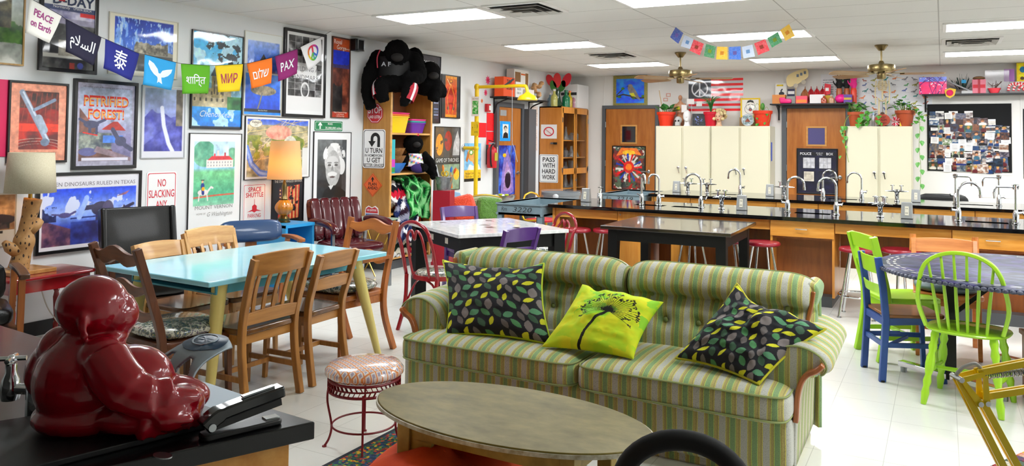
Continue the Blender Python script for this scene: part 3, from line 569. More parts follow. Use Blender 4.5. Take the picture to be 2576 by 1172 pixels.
# 23-26 beyond the bookcase
def a(A,r):
    A.fill([(0,'25262c'),(.5,'3a3c44'),(1,'4a4c54')])
    for k in range(14):
        for j in range(3): A.put(A.box(.3+.23*j,.06+.045*k,.48+.23*j,.085+.045*k),['5a6478','8a94a8','343a4c','7a86a4'][(k*3+j)%4])
    letters(r,[('DOCTOR',.05,.03,.33,.24,{'bold':.03}),('WHO',.09,.03,.22,.24,{'bold':.03})],tx('d4d6da'),-.0125)
framed('dark DOCTOR WHO episode chart poster behind the black gorillas',8.49,9.12,1.76,2.68,FRB,.012,.018,a)
def a(A,r):
    A.fill([(0,'2b2a2c'),(1,'333236')]); m=A.box(.2,.02,.82,.98); A.put(m,A.grad([(0,'d89a3a'),(.5,'c8772a'),(1,'d8a04a')],)); A.put(m&A.box(.22,.08,.8,.92),A.grad([(0,'b8622a'),(.55,'b23f22'),(1,'cc8a3a')])); A.put(A.ell(.5,.62,.22,.08)|A.ell(.5,.3,.2,.06),'8f2a1c'); A.put(A.ell(.5,.27,.11,.05)|A.box(.38,.2,.62,.27),'b8302a'); A.put(A.ell(.36,.23,.05,.05)|A.ell(.64,.23,.05,.05),'25304a')
    for k in (-1,1): A.put(A.line([(.5,.8),(.5+k*.2,.5),(.5+k*.1,.1)],.02),'e6b45a')
    A.put(A.ell(.5,.86,.1,.04),'8a5a20'); A.put(A.ell(.5,.86,.06,.025),'d8a04a'); A.put(A.line([(.3,.9),(.45,.78)],.03),'f0dcb0')
framed('gold and red art deco style car poster on a black ground',9.15,9.63,1.84,2.45,FRB,.008,.016,a,res=.005)
def a(A,r):
    A.fill([(0,'8d9a8a'),(.5,'3a3a3c'),(1,'4a4a4c')]); A.put(A.box(0,.52,.34,1),'5a4a36'); A.put(A.box(.34,.52,.68,1),'4a4646'); A.put(A.box(.68,.52,1,1),'5a5a5c'); A.put(A.ell(.18,.72,.14,.17)&(A.noise(8,3)>.3),'d8952a'); A.put(A.ell(.52,.78,.15,.16)&(A.noise(9,5)>.3),'8c2f2c'); A.put(A.poly([(.7,.55),(.75,.75),(.9,.95),(1,.8),(.98,.55)]),'b9b9ba'); A.put(A.box(0,.41,1,.52),'2e2e30'); A.put(A.box(.35,0,1,.41),'8fa08c'); A.put(A.box(0,0,.35,.41),'4a4a3e'); A.put(A.ell(.87,.24,.12,.09),'d8b43a'); A.put(A.poly([(.5,.02),(.68,.25),(.72,.02)]),'c4702c')
    letters(r,[('GAME OF THRONES',.055,0,-.05,.58,{'bold':.01})],tx('d0d0cc'),-.0125)
framed('GAME OF THRONES poster of four emblem panels above the red pedestal',9.00,9.65,.83,1.72,FRB,.01,.016,a)
r=thing('dog_poster','cartoon dog in green goggles poster with a yellow PROPER LAB ATTIRE strip','poster',(XL+.002,10.015,1.21),PI/2)
A=Art(.47,.56,.004); A.fill([(0,'a4cbe6'),(1,'8fc0e6')]); A.put(A.poly([(.1,.2),(.3,.45),(.55,.4),(.85,.45),(1,.3),(1,.2)]),'e6e6e2'); A.put(A.ell(.45,.72,.24,.2)|A.ell(.6,.6,.16,.15),'d9a877'); A.put(A.poly([(.2,.8),(.08,.55),(.18,.5),(.3,.7)]),'b87f4e'); A.put(A.ell(.4,.76,.12,.07)|A.ell(.64,.76,.1,.07),'5f9a50'); A.put(A.ell(.4,.76,.07,.045)|A.ell(.64,.76,.06,.045),'e8ece0'); A.put(A.ell(.68,.62,.06,.04),'2a2422'); A.put(A.ell(.62,.47,.07,.09),'d8628c'); A.put(A.V<.3,'dcb94c'); A.put(A.V<.08,'26241f'); A.build(r,SATIN,-.003)
MB().box((0,-.0015,0),(.472,.002,.562)).build('backing',PAPER,r,smooth=0)
letters(r,[('Proper LAB Attire',.03,0,-.175,.4),('Includes Goggles',.03,0,-.222,.36)],tx('2a2a20'),-.004)

# ================================================================ flag garland along the left wall
G0=(-6.03,6.9,2.735)
GQ=[('e6e2da',(-5.656,3.255,2.498),(-5.682,3.504,2.409),(-5.653,3.225,2.249),(-5.673,3.42,2.2)),('1d1a33',(-5.686,3.537,2.391),(-5.719,3.846,2.294),(-5.687,3.545,2.15),(-5.713,3.79,2.07)),('20277f',(-5.723,3.882,2.286),(-5.757,4.205,2.206),(-5.722,3.872,2.056),(-5.751,4.146,1.981)),('2f9fdc',(-5.763,4.261,2.206),(-5.799,4.594,2.172),(-5.762,4.249,1.956),(-5.795,4.559,1.93)),('5fb01f',(-5.804,4.648,2.167),(-5.841,4.988,2.182),(-5.807,4.67,1.906),(-5.841,4.987,1.928)),('f2d21a',(-5.848,5.052,2.188),(-5.886,5.415,2.237),(-5.852,5.096,1.946),(-5.884,5.391,1.976)),('f47a1c',(-5.892,5.47,2.246),(-5.93,5.83,2.34),(-5.899,5.539,2.008),(-5.931,5.838,2.084)),('8a2068',(-5.936,5.877,2.358),(-5.973,6.229,2.474),(-5.942,5.935,2.108),(-5.975,6.244,2.215)),('e9e9ea',(-5.979,6.281,2.501),(-6.016,6.63,2.651),(-5.992,6.41,2.267),(-6.02,6.667,2.4))]
GN=['white','black','navy blue','sky blue','green','yellow','orange','purple','white']
GT=[None,[('\ufee1\ufefc\ufeb4\ufedf\ufe8d',.34,.5,.36,.78,{'bold':.015})],[('泰',.5,.5,.25,.42,{'bold':.012})],None,[('शािन्त',.26,.5,.34,.72,{'bold':.015})],[('МИР',.34,.5,.32,.66,{'bold':.01})],[('םולש',.33,.5,.33,.7,{'bold':.02})],[('PAX',.34,.5,.33,.7,{'bold':.02,'shear':.15})],None]
g=thing('flag_garland','garland of nine peace flags in many languages strung in front of the left wall','bunting',G0)
def onflag(q,out=.004):
    tl,tr,bl,br=[np.array(p)-np.array(G0) for p in q]
    def fn(u,v):
        p=(bl*(1-u)+br*u)*(1-v)+(tl*(1-u)+tr*u)*v; p[0]+=out+.012*math.sin(5*u+3*v)*(1-v); return tuple(p)
    return fn
pts=[(-5.6,2.75,2.72)]
for q in GQ: pts+=[q[1],q[2]]
pts.append((-6.03,6.82,2.745)); MB().tube([tuple(np.array(p)-np.array(G0)) for p in pts],.0022,5).build('cord',mat('dark_cord','23242a',.7),g)
for i,q in enumerate(GQ):
    f=onflag(q[1:],0); o=MB().grid(f,11,9).build('flag',mat('flag_'+q[0],q[0],.8,bump=.1,bs=300),g,smooth=180,solid=.0015); o['label']=GN[i]+' flag'
    h=onflag(q[1:],.003)
    if GT[i]: letters(o,GT[i],tx('b02858' if i==5 else 'e6e9ec'),0,'lettering',lambda p,h=h:h(p[0],p[2]))
    if i==0: letters(o,[('PEACE',.2,.5,.6,.62,{'bold':.03,'rot':.0}),('on Earth',.2,.5,.28,.76,{'bold':.03})],tx('9a2f78'),0,'lettering',lambda p,h=h:h(p[0],p[2]))
    if i==3:
        M=MB(); P=lambda L:[h(u,v) for u,v in L]
        for L in ([(.5,.42),(.44,.62),(.3,.78),(.14,.86),(.12,.72),(.2,.55),(.32,.42),(.44,.36)],[(.5,.42),(.6,.6),(.72,.66),(.9,.72),(.88,.58),(.8,.46),(.68,.38),(.56,.36)],[(.42,.42),(.5,.5),(.58,.44),(.6,.3),(.64,.14),(.5,.2),(.44,.14),(.46,.3)]): M.add(P(L),[tuple(range(len(L)))])
        M.build('dove_emblem',tx('dff0fa'),o,smooth=0)
    if i==8:
        cols=['d8324a','e07a2a','e2c52a','6fb83a','2f9f8a','3a6fc8','7a3fa8','c83a8a']; tl,tr,bl,br=[np.array(p) for p in q[1:]]
        for k in range(8):
            M=MB(); n=6; P=[]
            for j in range(n+1):
                t=2*PI*(k+j/n)/8+PI/2; P+=[h(.52+.3*math.cos(t),.53+.33*math.sin(t)),h(.52+.22*math.cos(t),.53+.245*math.sin(t))]
            M.add(P,[(2*j,2*j+2,2*j+3,2*j+1) for j in range(n)]); t0=None
            if k in (0,3,4,5):
                t={0:PI/2,3:PI*1.25,4:PI*1.5,5:PI*1.75}[k]; c,s=math.cos(t),math.sin(t); M.add([h(.52-.04*s,.53+.04*c),h(.52+.04*s,.53-.04*c),h(.52+.25*c+.04*s,.53+.27*s-.04*c),h(.52+.25*c-.04*s,.53+.27*s+.04*c)],[(0,1,2,3)])
            M.build('peace_symbol',tx(cols[k]),o,smooth=0)

# ================================================================ furniture by the left wall
def paisley(name,cols,sc,rough=.25,coat=.6):
    q=NT(name,rough); q.b.inputs['Coat Weight'].default_value=coat; q.b.inputs['Coat Roughness'].default_value=.05
    tc=q.n('TexCoord'); w=q.n('TexNoise',i_Scale=sc*.6); q.l(tc.outputs['Object'],w.inputs['Vector'])
    ad=q.n('Mix',data_type='VECTOR'); ad.inputs[0].default_value=.12; q.l(tc.outputs['Object'],ad.inputs[4]); q.l(w.outputs['Color'],ad.inputs[5])
    v=q.n('TexVoronoi',i_Scale=sc); q.l(ad.outputs[1],v.inputs['Vector']); r=q.n('ValToRGB'); e=r.color_ramp.elements; e[0].position=0; e[0].color=(*lin(cols[0]),1); e[1].position=.9; e[1].color=(*lin(cols[-1]),1)
    for i,c in enumerate(cols[1:-1]): x=e.new((i+1)*.8/len(cols)); x.color=(*lin(c),1)
    q.l(v.outputs['Distance'],r.inputs['Fac']); q.l(r.outputs[0],q.b.inputs['Base Color']); return q.m
PAIS=paisley('paisley_vinyl',['c97a3a','e0d2a4','5f7a54','35406a','8a8f6a','26294a','c8c8b4','4a3f5a'],26)
HONEY=wood('honey_oak','8f5c28','bd8443'); HONEYX=wood('honey_oak_rail','8f5c28','bd8443','x'); WALN=wood('walnut','4a2716','6e4024'); WALNX=wood('walnut_rail','54301a','7c4a2a','x')
LTOAK=wood('light_oak','b88348','d9ab6c'); LTOAKX=wood('light_oak_rail','bb864c','dcae72','x'); REDW=wood('reddish_oak','8a4a1c','b56a2c'); REDWX=wood('reddish_oak_rail','8a4a1c','b56a2c','x'); SEATW=wood('dark_worn_seat','4f3019','7f5229','y',.25,10,.4)
def chair(name,label,loc,rz,w=.42,d=.42,h=.45,H=.88,style='slat',n=5,m=HONEY,mx=HONEYX,sm=SEATW,rake=.1,arms=False,cushion=None,wavy=False,group=None,leg=.036,foot=.05,stretch=True,rails=2,thin=False):
    t=thing(name,label,'chair',(*loc,0),rz,group)
    bx=w/2-.02; by=d/2-.01
    M=MB(); o=rr(w,d,.06,4); 
    def top(u,v):
        x=(u-.5)*w; y=(v-.5)*d; return (x,y,0)
    M.prism([(x*(1.04 if y<0 else .95),y) for x,y in o],h-.035,h); M.build('seat',sm,t,smooth=30,bevel=.008)
    MB().ring(rr(w-.05,d-.05,.02,2),rr(w-.09,d-.09,.02,2),h-.09,h-.03,'z').build('seat_rail',mx,t,smooth=0)
    for s in (-1,1): MB().bar((s*(w/2-.02),-d/2+.025,0),(s*(w/2-.03),-d/2+.035,h-.034),leg*.75,leg*.75,leg,leg,ref=(0,1,0)).build('leg',m,t,bevel=.004)
    zt=H-(.0 if style!='slat' else .03)
    for s in (-1,1):
        pts=spline([(s*(bx+.005),by+foot,0),(s*bx,by+.004,h*.6),(s*bx,by,h+.02),(s*(bx+.008),by+rake*.45,(h+H)/2),(s*(bx+.012),by+rake,zt)],4)
        MB().rect(pts,[leg*.95]*len(pts),[leg*1.15]*len(pts),up=(0,1,0)).build('back_post',m,t,smooth=30,bevel=.004)
    def rail(z0,z1,y,nm,bow=.03,wv=0,ww=None,th=.02):
        W2=ww or bx+.012; N=16; P=[]
        M=MB(); sec=[]
        for i in range(N+1):
            u=i/N*2-1; x=u*W2; yy=y+bow*(1-u*u)-bow*.3; up=wv*(.55*math.cos(u*PI*1.5)+.45*math.cos(u*PI*.5)) if wv else .012*(1-u*u)
            lo=wv*.5*math.cos(u*PI*2) if wv else 0
            dy=rake*(z1-z0)/(H-h)
            sec.append([(x,yy-th/2,z0+lo),(x,yy+th/2,z0+lo),(x,yy+th/2+dy,z1+up),(x,yy-th/2+dy,z1+up)])
        F=[(i*4+k,i*4+(k+1)%4,i*4+4+(k+1)%4,i*4+4+k) for i in range(N) for k in range(4)]+[(3,2,1,0),tuple(N*4+k for k in range(4))]
        M.add([p for s_ in sec for p in s_],F); return M.build(nm,mx,t,smooth=35,bevel=.003)
    yb=lambda z: by+rake*max(0,(z-h)/(H-h))
    if style=='slat':
        rail(H-.13,H-.01,yb(H-.13),'top_rail',th=.022); rail(h+.02,h+.09,yb(h+.02),'lower_rail',.0,th=.02)
        for i in range(n):
            u=(i-(n-1)/2)/(n+.2)*2; x0,x1=u*(bx-.01),u*(bx+.0)
            M=MB(); pts=[(x0+(x1-x0)*k/8,yb(h+.07+(H-h-.18)*k/8)-.012*math.sin(PI*k/8)+.015*(1-u*u)*k/8,h+.07+(H-h-.18)*k/8) for k in range(9)]; M.rect(pts,.024,.011,up=(0,1,0)); M.build('slat',m,t,smooth=30)
    else:
        zs=[H-.1-(H-h-.1)*i/(rails) for i in range(rails)] if not thin else [H-.1]
        for i,z in enumerate(zs):
            if wavy and i: rail(z-.015,z+.04,yb(z),'cross_rail',.015,.028,bx-.005,.018)
            elif wavy: rail(z+.01,z+.075,yb(z),'top_rail',.015,.03,None,.026)
            else: rail(z,z+(.1 if i==0 else .07),yb(z),'top_rail' if i==0 else 'cross_rail',.015,0,None if i==0 else bx,.02)
    if stretch:
        for z,y0 in ((.17,0),):
            for s in (-1,1): MB().bar((s*bx,-d/2+.03,z),(s*bx,by+foot*.6,z),.016,.03).build('stretcher',m,t,smooth=0)
            MB().bar((-bx,0,z),(bx,0,z),.016,.028).build('stretcher',m,t,smooth=0)
    if cushion:
        def pad(u,v):
            a=2*PI*u; k=math.sin(PI*v); e=abs(math.cos(a))**.7; f=abs(math.sin(a))**.7
            x=math.copysign(e,math.cos(a))*(w/2+.0)*k**.45; y=math.copysign(f,math.sin(a))*(d/2-.0)*k**.45
            return (x,y,h+.035-.042*math.cos(PI*v))
        MB().grid(pad,36,13,cu=True).build('seat_pad',cushion,t,smooth=180)
    if arms:
        for s in (-1,1):
            z=h+.22; P=spline([(s*bx,by+rake*.45,z+.01),(s*(bx+.03),0,z+.01),(s*(bx+.04),-d*.3,z+.005),(s*(bx+.035),-d*.42,z-.015),(s*(bx+.02),-d*.36,z-.045)],5); MB().rect(P,.05,.026).build('armrest',mx,t,smooth=40,bevel=.006)
            P=spline([(s*(bx+.035),-d*.3,z-.01),(s*(bx+.045),-d*.2,z-.1),(s*(bx+.01),-d*.12,h-.05)],5); MB().rect(P,.03,.03).build('arm_support',m,t,smooth=40)
    return t
# blue table
BLUET=mat('sky_blue_paint','86cfe0',.16,coat=.5,c2='8ed4e6',sc=(3,3,3)); CREAM=mat('cream_yellow_paint','d9c878',.35)
t=thing('dining_table','sky blue table with splayed cream yellow legs in front of the poster wall','table',(-3.93,3.75,0),-R(3))
MB().box((0,0,.735),(.99,1.46,.03)).build('tabletop',BLUET,t,bevel=.006)
MB().frame(.78,.07,.01,1.2,.6,.685).build('apron',mat('teal_apron','4f9fb0',.4),t,smooth=0)
for sx in (-1,1):
    for sy in (-1,1): MB().tube([(sx*.36,sy*.55,.72),(sx*.385,sy*(.79 if sy>0 else .63),0)],[.045,.022],16).build('leg',CREAM,t)
chair('slat_back_chair','honey oak slat back chair with its back to the camera at the blue table',(-3.66,3.43),-R(90),w=.45,H=.885,n=5)
chair('two_rail_chair','plain oak chair with two back rails beside the slat back one at the blue table',(-3.665,3.93),-R(88),w=.37,d=.38,H=.81,style='rail',rails=2,m=HONEY)
chair('wooden_chair','light oak chair with one broad top rail, on the wall side of the blue table',(-4.4,3.62),R(90),w=.38,H=.81,style='rail',rails=2,m=LTOAK,mx=LTOAKX,thin=True)
chair('slat_back_chair','golden oak slat back chair on the wall side of the blue table',(-4.4,4.04),R(90),w=.44,H=.88,n=5,m=LTOAK,mx=LTOAKX)
chair('ladder_back_chair','dark walnut ladder back chair with paisley seat, near end of the blue table',(-3.82,3.08),R(174),w=.45,d=.46,h=.43,H=.95,style='ladder',rails=3,m=WALN,mx=WALNX,sm=WALN,cushion=PAIS,wavy=True,rake=.16,stretch=False,foot=.02)
chair('wooden_armchair','reddish oak wavy back armchair at the far end of the blue table',(-3.82,4.47),R(-8),w=.5,d=.44,h=.45,H=.93,style='ladder',rails=2,m=REDW,mx=REDWX,sm=REDW,cushion=PAIS,wavy=True,arms=True,stretch=False,foot=.1)
# red end table
CHERRY=mat('cherry_red_lacquer','7e0f17',.18,coat=.7,c2='9a1a20',sc=(4,4,4))
t=thing('end_table','cherry red lacquered end table carrying the driftwood lamp','table',(-5.8,3.45,0),0)
MB().prism(rr(.46,.66,.05,2),.515,.54).build('tabletop',CHERRY,t,bevel=.008); MB().ring(rr(.4,.58,.01,1),rr(.36,.54,.01,1),.43,.515,'z').build('apron',CHERRY,t,smooth=0)
pr_=[(.012,0),(.017,.02),(.02,.1),(.012,.12),(.021,.135),(.013,.15),(.018,.2),(.024,.3),(.016,.34),(.023,.355),(.014,.37),(.024,.39),(.024,.43),(.02,.515)]
for sx in (-1,1):
    for sy in (-1,1): MB().lathe(pr_,(sx*.17,sy*.26,0),14).build('leg',CHERRY,t)
# driftwood lamp
t=thing('driftwood_lamp','lamp with holey cactus wood trunk and linen shade on the red end table','lamp',(-5.83,3.37,.54),0)
MB().prism([(-.13,-.17),(.14,-.15),(.13,.17),(-.14,.15)],0,.03).build('lamp_base',wood('lamp_base_wood','9a6a34','c08c4e','x'),t,bevel=.004)
q=NT('cactus_wood',.6); tc=q.n('TexCoord'); mp=q.n('Mapping'); mp.inputs['Scale'].default_value=(38,38,20); q.l(tc.outputs['Object'],mp.inputs[0]); v=q.n('TexVoronoi',i_Scale=1.0); v.inputs['Randomness'].default_value=.55; q.l(mp.outputs[0],v.inputs['Vector'])
hole=q.math('LESS_THAN',v.outputs['Distance'],.26); n=q.n('TexNoise',i_Scale=25); q.l(tc.outputs['Object'],n.inputs['Vector']); q.l(q.mix(hole,q.mix(n.outputs['Fac'],'8a5f33','c49a62'),'2e1b0e'),q.b.inputs['Base Color'])
bp=q.n('Bump'); bp.inputs['Distance'].default_value=.012; q.l(q.math('MULTIPLY',hole,-1),bp.inputs['Height']); q.l(bp.outputs[0],q.b.inputs['Normal']); CACT=q.m
M=MB(); M.tube(spline([(-.02,-.02,.03),(-.015,0,.14),(-.01,.01,.24),(.0,.015,.32),(.01,.03,.42),(.02,.045,.53)],5),[.07,.068,.066,.064,.062,.06,.063,.066,.07,.072,.07,.064,.058,.054,.05,.05,.05,.05,.05,.05,.052,.055,.056,.058,.06,.06][:26],18)
M.tube([(0,.03,.3),(.01,.08,.34),(.01,.11,.37)],[.05,.04,.028],12); M.tube([(-.02,-.03,.16),(-.02,-.09,.19),(-.02,-.125,.23)],[.055,.04,.02],12); M.build('trunk',CACT,t,smooth=180)
SHADE=mat('linen_shade','cfc7ae',.8,c2='c0b698',sc=(150,150,150)); 
MB().grid(lambda u,v:((.165-.018*v)*math.cos(2*PI*u)+.01,(.165-.018*v)*math.sin(2*PI*u)+.03,.575+.29*v),40,2,cu=True).build('lamp_shade',SHADE,t,smooth=180,solid=.003)
MB().tube([(.01,.03,.52),(.01,.03,.64)],.014,10).build('socket',GOLD,t)
b=MB().ell((.01,.03,.685),(.03,.03,.045),12,8).build('bulb',mat('warm_bulb','ffb560',.5,emit=14),t)
# amber lamp on blue cube
CUBEB=mat('bright_blue_paint','2f94cf',.35)
t=thing('cube_shelf','bright blue open cube side table under the amber lamp','side table',(-5.825,5.94,0),0)
M=MB(); M.box((0,-.185,.34),(.44,.03,.68)); M.box((0,.185,.34),(.44,.03,.68)); M.box((-.21,0,.34),(.02,.34,.68)); M.build('cube_panels',CUBEB,t,smooth=0); MB().box((0,0,.67),(.45,.4,.03)).build('cube_top',CUBEB,t,smooth=0); MB().box((.01,0,.33),(.42,.34,.025)).build('shelf_board',CUBEB,t,smooth=0); MB().box((.01,0,.02),(.42,.34,.03)).build('bottom_board',CUBEB,t,smooth=0)
t=thing('amber_lamp','lit table lamp with amber melon glass body and tan shade on the blue cube','lamp',(-5.83,5.94,.685),0)
MB().lathe([(.065,0),(.065,.012),(.055,.02),(.058,.04),(.04,.06),(.03,.075)],n=24).build('lamp_base',mat('aged_brass','6f5a34',.3,1),t)
M=MB(); M.grid(lambda u,v:((.015+.068*math.sin(PI*(.12+.76*v)))*(1+.1*abs(math.sin(PI*10*u)))*math.cos(2*PI*u),(.015+.068*math.sin(PI*(.12+.76*v)))*(1+.1*abs(math.sin(PI*10*u)))*math.sin(2*PI*u),.075+.15*v),80,14,cu=True); M.build('glass_body',mat('amber_glass','d9821a',.1,coat=.6,trans=.35,c2='e89a2c',sc=(9,9,9)),t,smooth=180)
MB().lathe([(.02,.22),(.035,.235),(.028,.25),(.022,.27),(.02,.31),(.026,.36),(.02,.39),(.012,.42),(.012,.5)],n=20).build('lamp_stem',mat('aged_brass_light','8c7a52',.35,1),t)
q=NT('warm_shade',.8); q.b.inputs['Base Color'].default_value=(*lin('cdb58a'),1); q.b.inputs['Subsurface Weight'].default_value=0; tr=q.n('BsdfTranslucent'); tr.inputs[0].default_value=(*lin('dcbc88'),1); mx=q.n('MixShader'); mx.inputs[0].default_value=.4
q.l(q.b.outputs[0],mx.inputs[1]); q.l(tr.outputs[0],mx.inputs[2]); q.l(mx.outputs[0],q.t.nodes['Material Output'].inputs[0]); WSH=q.m
MB().grid(lambda u,v:((.172-.03*v)*math.cos(2*PI*u),(.172-.03*v)*math.sin(2*PI*u),.435+.385*v),40,2,cu=True).build('lamp_shade',WSH,t,smooth=180)
MB().ell((0,0,.58),(.03,.03,.045),12,8).build('bulb',mat('warm_bulb_bright','ffb04a',.5,emit=26),t)
# office style chairs
BLEATH=mat('black_leather','080808',.36,coat=.06,bump=.15,bs=160); BLUEV=mat('navy_vinyl','26456f',.3,coat=.3); MAROON=mat('maroon_vinyl','4a1018',.2,coat=.5)
def padbox(M,c,d,r=.03,rot=None,n=10):
    """soft cushion block"""
    def f(u,v):
        a=2*PI*u; s=lambda x,e: math.copysign(abs(x)**e,x); k=PI*(v-.5)
        return (d[0]/2*s(math.cos(k),.35)*s(math.cos(a),.35),d[1]/2*s(math.cos(k),.35)*s(math.sin(a),.35),d[2]/2*s(math.sin(k),.6))
    st=len(M.v); M.grid(f,32,n,cu=True)
    T=Matrix.Translation(c)@((rot.to_4x4()) if rot is not None else Matrix.Identity(4)); return M.xf(T,st)
t=thing('office_armchair','black leather armchair with wooden arms against the dinosaur poster','chair',(-5.3,4.0,0),R(70))
padbox(MB(),(0,-.02,.42),(.54,.5,.14)).build('seat',BLEATH,t,smooth=180); M=MB(); M.box((0,.25,.67),(.5,.07,.62),Matrix.Rotation(-R(12),3,'X'))
for s in (-1,1): M.box((s*.255,.24,.66),(.045,.11,.64),Matrix.Rotation(-R(12),3,'X'))
M.build('backrest',BLEATH,t,bevel=.015,seg=3)
DKW=wood('dark_arm_wood','3a2216','5a3622')
for s in (-1,1):
    M=MB(); M.rect(spline([(s*.31,.25,.68),(s*.32,0,.68),(s*.32,-.24,.67)],5),.05,.028); M.build('armrest',DKW,t,bevel=.006)
    MB().rect([(s*.31,-.2,.66),(s*.3,-.22,.3),(s*.29,-.24,0)],.032,.04,up=(0,1,0)).build('leg',DKW,t,smooth=0); MB().rect([(s*.3,.22,.67),(s*.29,.25,.3),(s*.28,.3,0)],.032,.04,up=(0,1,0)).build('leg',DKW,t,smooth=0)
MB().box((0,0,.32),(.54,.46,.06)).build('seat_frame',DKW,t,smooth=0)
t=thing('office_armchair','navy blue vinyl chair with wooden arms below the Mount Vernon poster','chair',(-5.32,5.12,0),R(62))
padbox(MB(),(0,-.02,.42),(.52,.5,.13)).build('seat',BLUEV,t,smooth=180); M=MB(); padbox(M,(0,.26,.68),(.56,.13,.2),rot=Matrix.Rotation(-R(12),3,'X')); M.build('backrest',BLUEV,t,smooth=180)
for s in (-1,1):
    MB().rect(spline([(s*.3,.22,.63),(s*.32,0,.64),(s*.32,-.22,.63)],5),.06,.03).build('armrest',REDW,t,bevel=.006)
    MB().rect([(s*.31,-.18,.62),(s*.3,-.2,.3),(s*.29,-.22,0)],.035,.04,up=(0,1,0)).build('leg',REDW,t,smooth=0); MB().rect([(s*.3,.12,.62),(s*.29,.2,.3),(s*.28,.26,0)],.035,.04,up=(0,1,0)).build('leg',REDW,t,smooth=0)
MB().box((0,.0,.33),(.56,.46,.05)).build('seat_frame',REDW,t,smooth=0); MB().box((0,.24,.52),(.1,.02,.3)).build('back_support',REDW,t,smooth=0)
t=thing('office_armchair','black seat armchair with wooden arms cut off by the left edge','chair',(-5.12,2.6,0),R(66))
padbox(MB(),(0,0,.46),(.52,.5,.12)).build('seat',BLEATH,t,smooth=180); padbox(MB(),(0,.26,.6),(.5,.1,.26)).build('backrest',BLEATH,t,smooth=180)
for s in (-1,1):
    MB().rect(spline([(s*.29,.25,.7),(s*.3,0,.7),(s*.3,-.24,.69)],5),.055,.03).build('armrest',DKW,t,bevel=.006)
    MB().rect([(s*.29,-.2,.68),(s*.28,-.22,0)],.035,.04,up=(0,1,0)).build('leg',REDW,t,smooth=0); MB().rect([(s*.29,.24,.68),(s*.28,.28,0)],.035,.04,up=(0,1,0)).build('leg',REDW,t,smooth=0)
MB().box((0,0,.37),(.54,.46,.05)).build('seat_frame',DKW,t,smooth=0)
t=thing('lounge_chair','maroon vinyl armchair with a ribbed back and chrome legs below the portrait','chair',(-5.45,6.5,0),R(72))
padbox(MB(),(0,-.02,.42),(.56,.56,.12)).build('seat',MAROON,t,smooth=180)
for k in range(5):
    M=MB(); padbox(M,(-.24+.12*k,.29,.68),(.125,.13,.46),rot=Matrix.Rotation(-R(16),3,'X'),n=8); M.build('back_rib',MAROON,t,smooth=180)
for s in (-1,1):
    M=MB(); M.tube(spline([(s*.33,.22,.66),(s*.34,.05,.68),(s*.34,-.15,.67),(s*.34,-.27,.63),(s*.34,-.29,.58)],5),[.03]+[.042]*19+[.036],12); M.build('armrest',MAROON,t,smooth=180)
    M=MB(); M.rect([(s*.34,-.24,.6),(s*.34,-.25,0)],.03,.03,up=(0,1,0)); M.build('leg',STEEL,t,smooth=0); M=MB(); M.rect([(s*.33,.2,.64),(s*.33,.27,0)],.03,.03,up=(0,1,0)); M.build('leg',STEEL,t,smooth=0)
MB().box((0,0,.34),(.66,.5,.03)).build('seat_frame',STEEL,t,smooth=0)
# tray table
t=thing('tray_table','pale green folding tray table with thin brass legs beside the bookcase','table',(-5.7,7.2,0),R(8))
MB().prism(rr(.5,.36,.04,4),.622,.634).build('tray',mat('sage_tray','8fa896',.4),t,smooth=0)
BR=mat('polished_brass','c9a24a',.2,1)
for sy in (-1,1): MB().tube([(-.2,sy*.13,.62),(-.1,sy*.15,.33),(-.02,sy*.16,.3),(.14,sy*.17,.01)],.008,8).build('leg',BR,t); MB().tube([(.22,sy*.12,.62),(.08,sy*.14,.33),(0,sy*.15,.3),(-.2,sy*.16,.01)],.008,8).build('leg',BR,t)
# wall outlet, cords
def wallplate(label,y,z,rz=PI/2,loc=None,kind='outlet'):
    t=thing('wall_'+kind,label,'wall '+kind,loc or (XL+.001,y,z),rz); MB().box((0,-.003,0),(.075,.006,.115)).build('cover_plate',mat('almond_plate','d9d3c0',.4),t,bevel=.002)
    if kind=='outlet':
        for s in (-1,1): MB().prism(oval(.034,.03,14,0,s*.021),-.0075,-.006,'y').build('socket',mat('almond_socket','c4bda8',.4),t,smooth=0)
    else: MB().box((0,-.01,0),(.012,.014,.024)).build('toggle',WHITE,t,smooth=0)
wallplate('almond outlet plate low on the wall left of the blue cube',5.78,.49)
wallplate('almond light switch nearest the grey door frame',11.86,1.195,kind='switch'); wallplate('almond light switch nearest the wooden corner cabinet',11.99,1.19,kind='switch')
tag(MB().tube(spline([(-6.0,3.6,.4),(-5.95,3.65,.2),(-5.8,3.75,.012),(-5.6,3.85,.006),(-5.5,3.95,.006)],6),.005,6).build('electrical_cable',mat('white_cord','d6d2c6',.5)),'white power cord hanging behind the red end table','cable')
t=thing('power_strip','white power strip lying on the floor beside the red end table','power strip',(-5.42,3.98,0),R(30)); MB().box((0,0,.02),(.26,.06,.04)).build('strip_body',WHITE,t,bevel=.006); MB().box((.1,0,.042),(.02,.015,.006)).build('switch',RED,t,smooth=0)

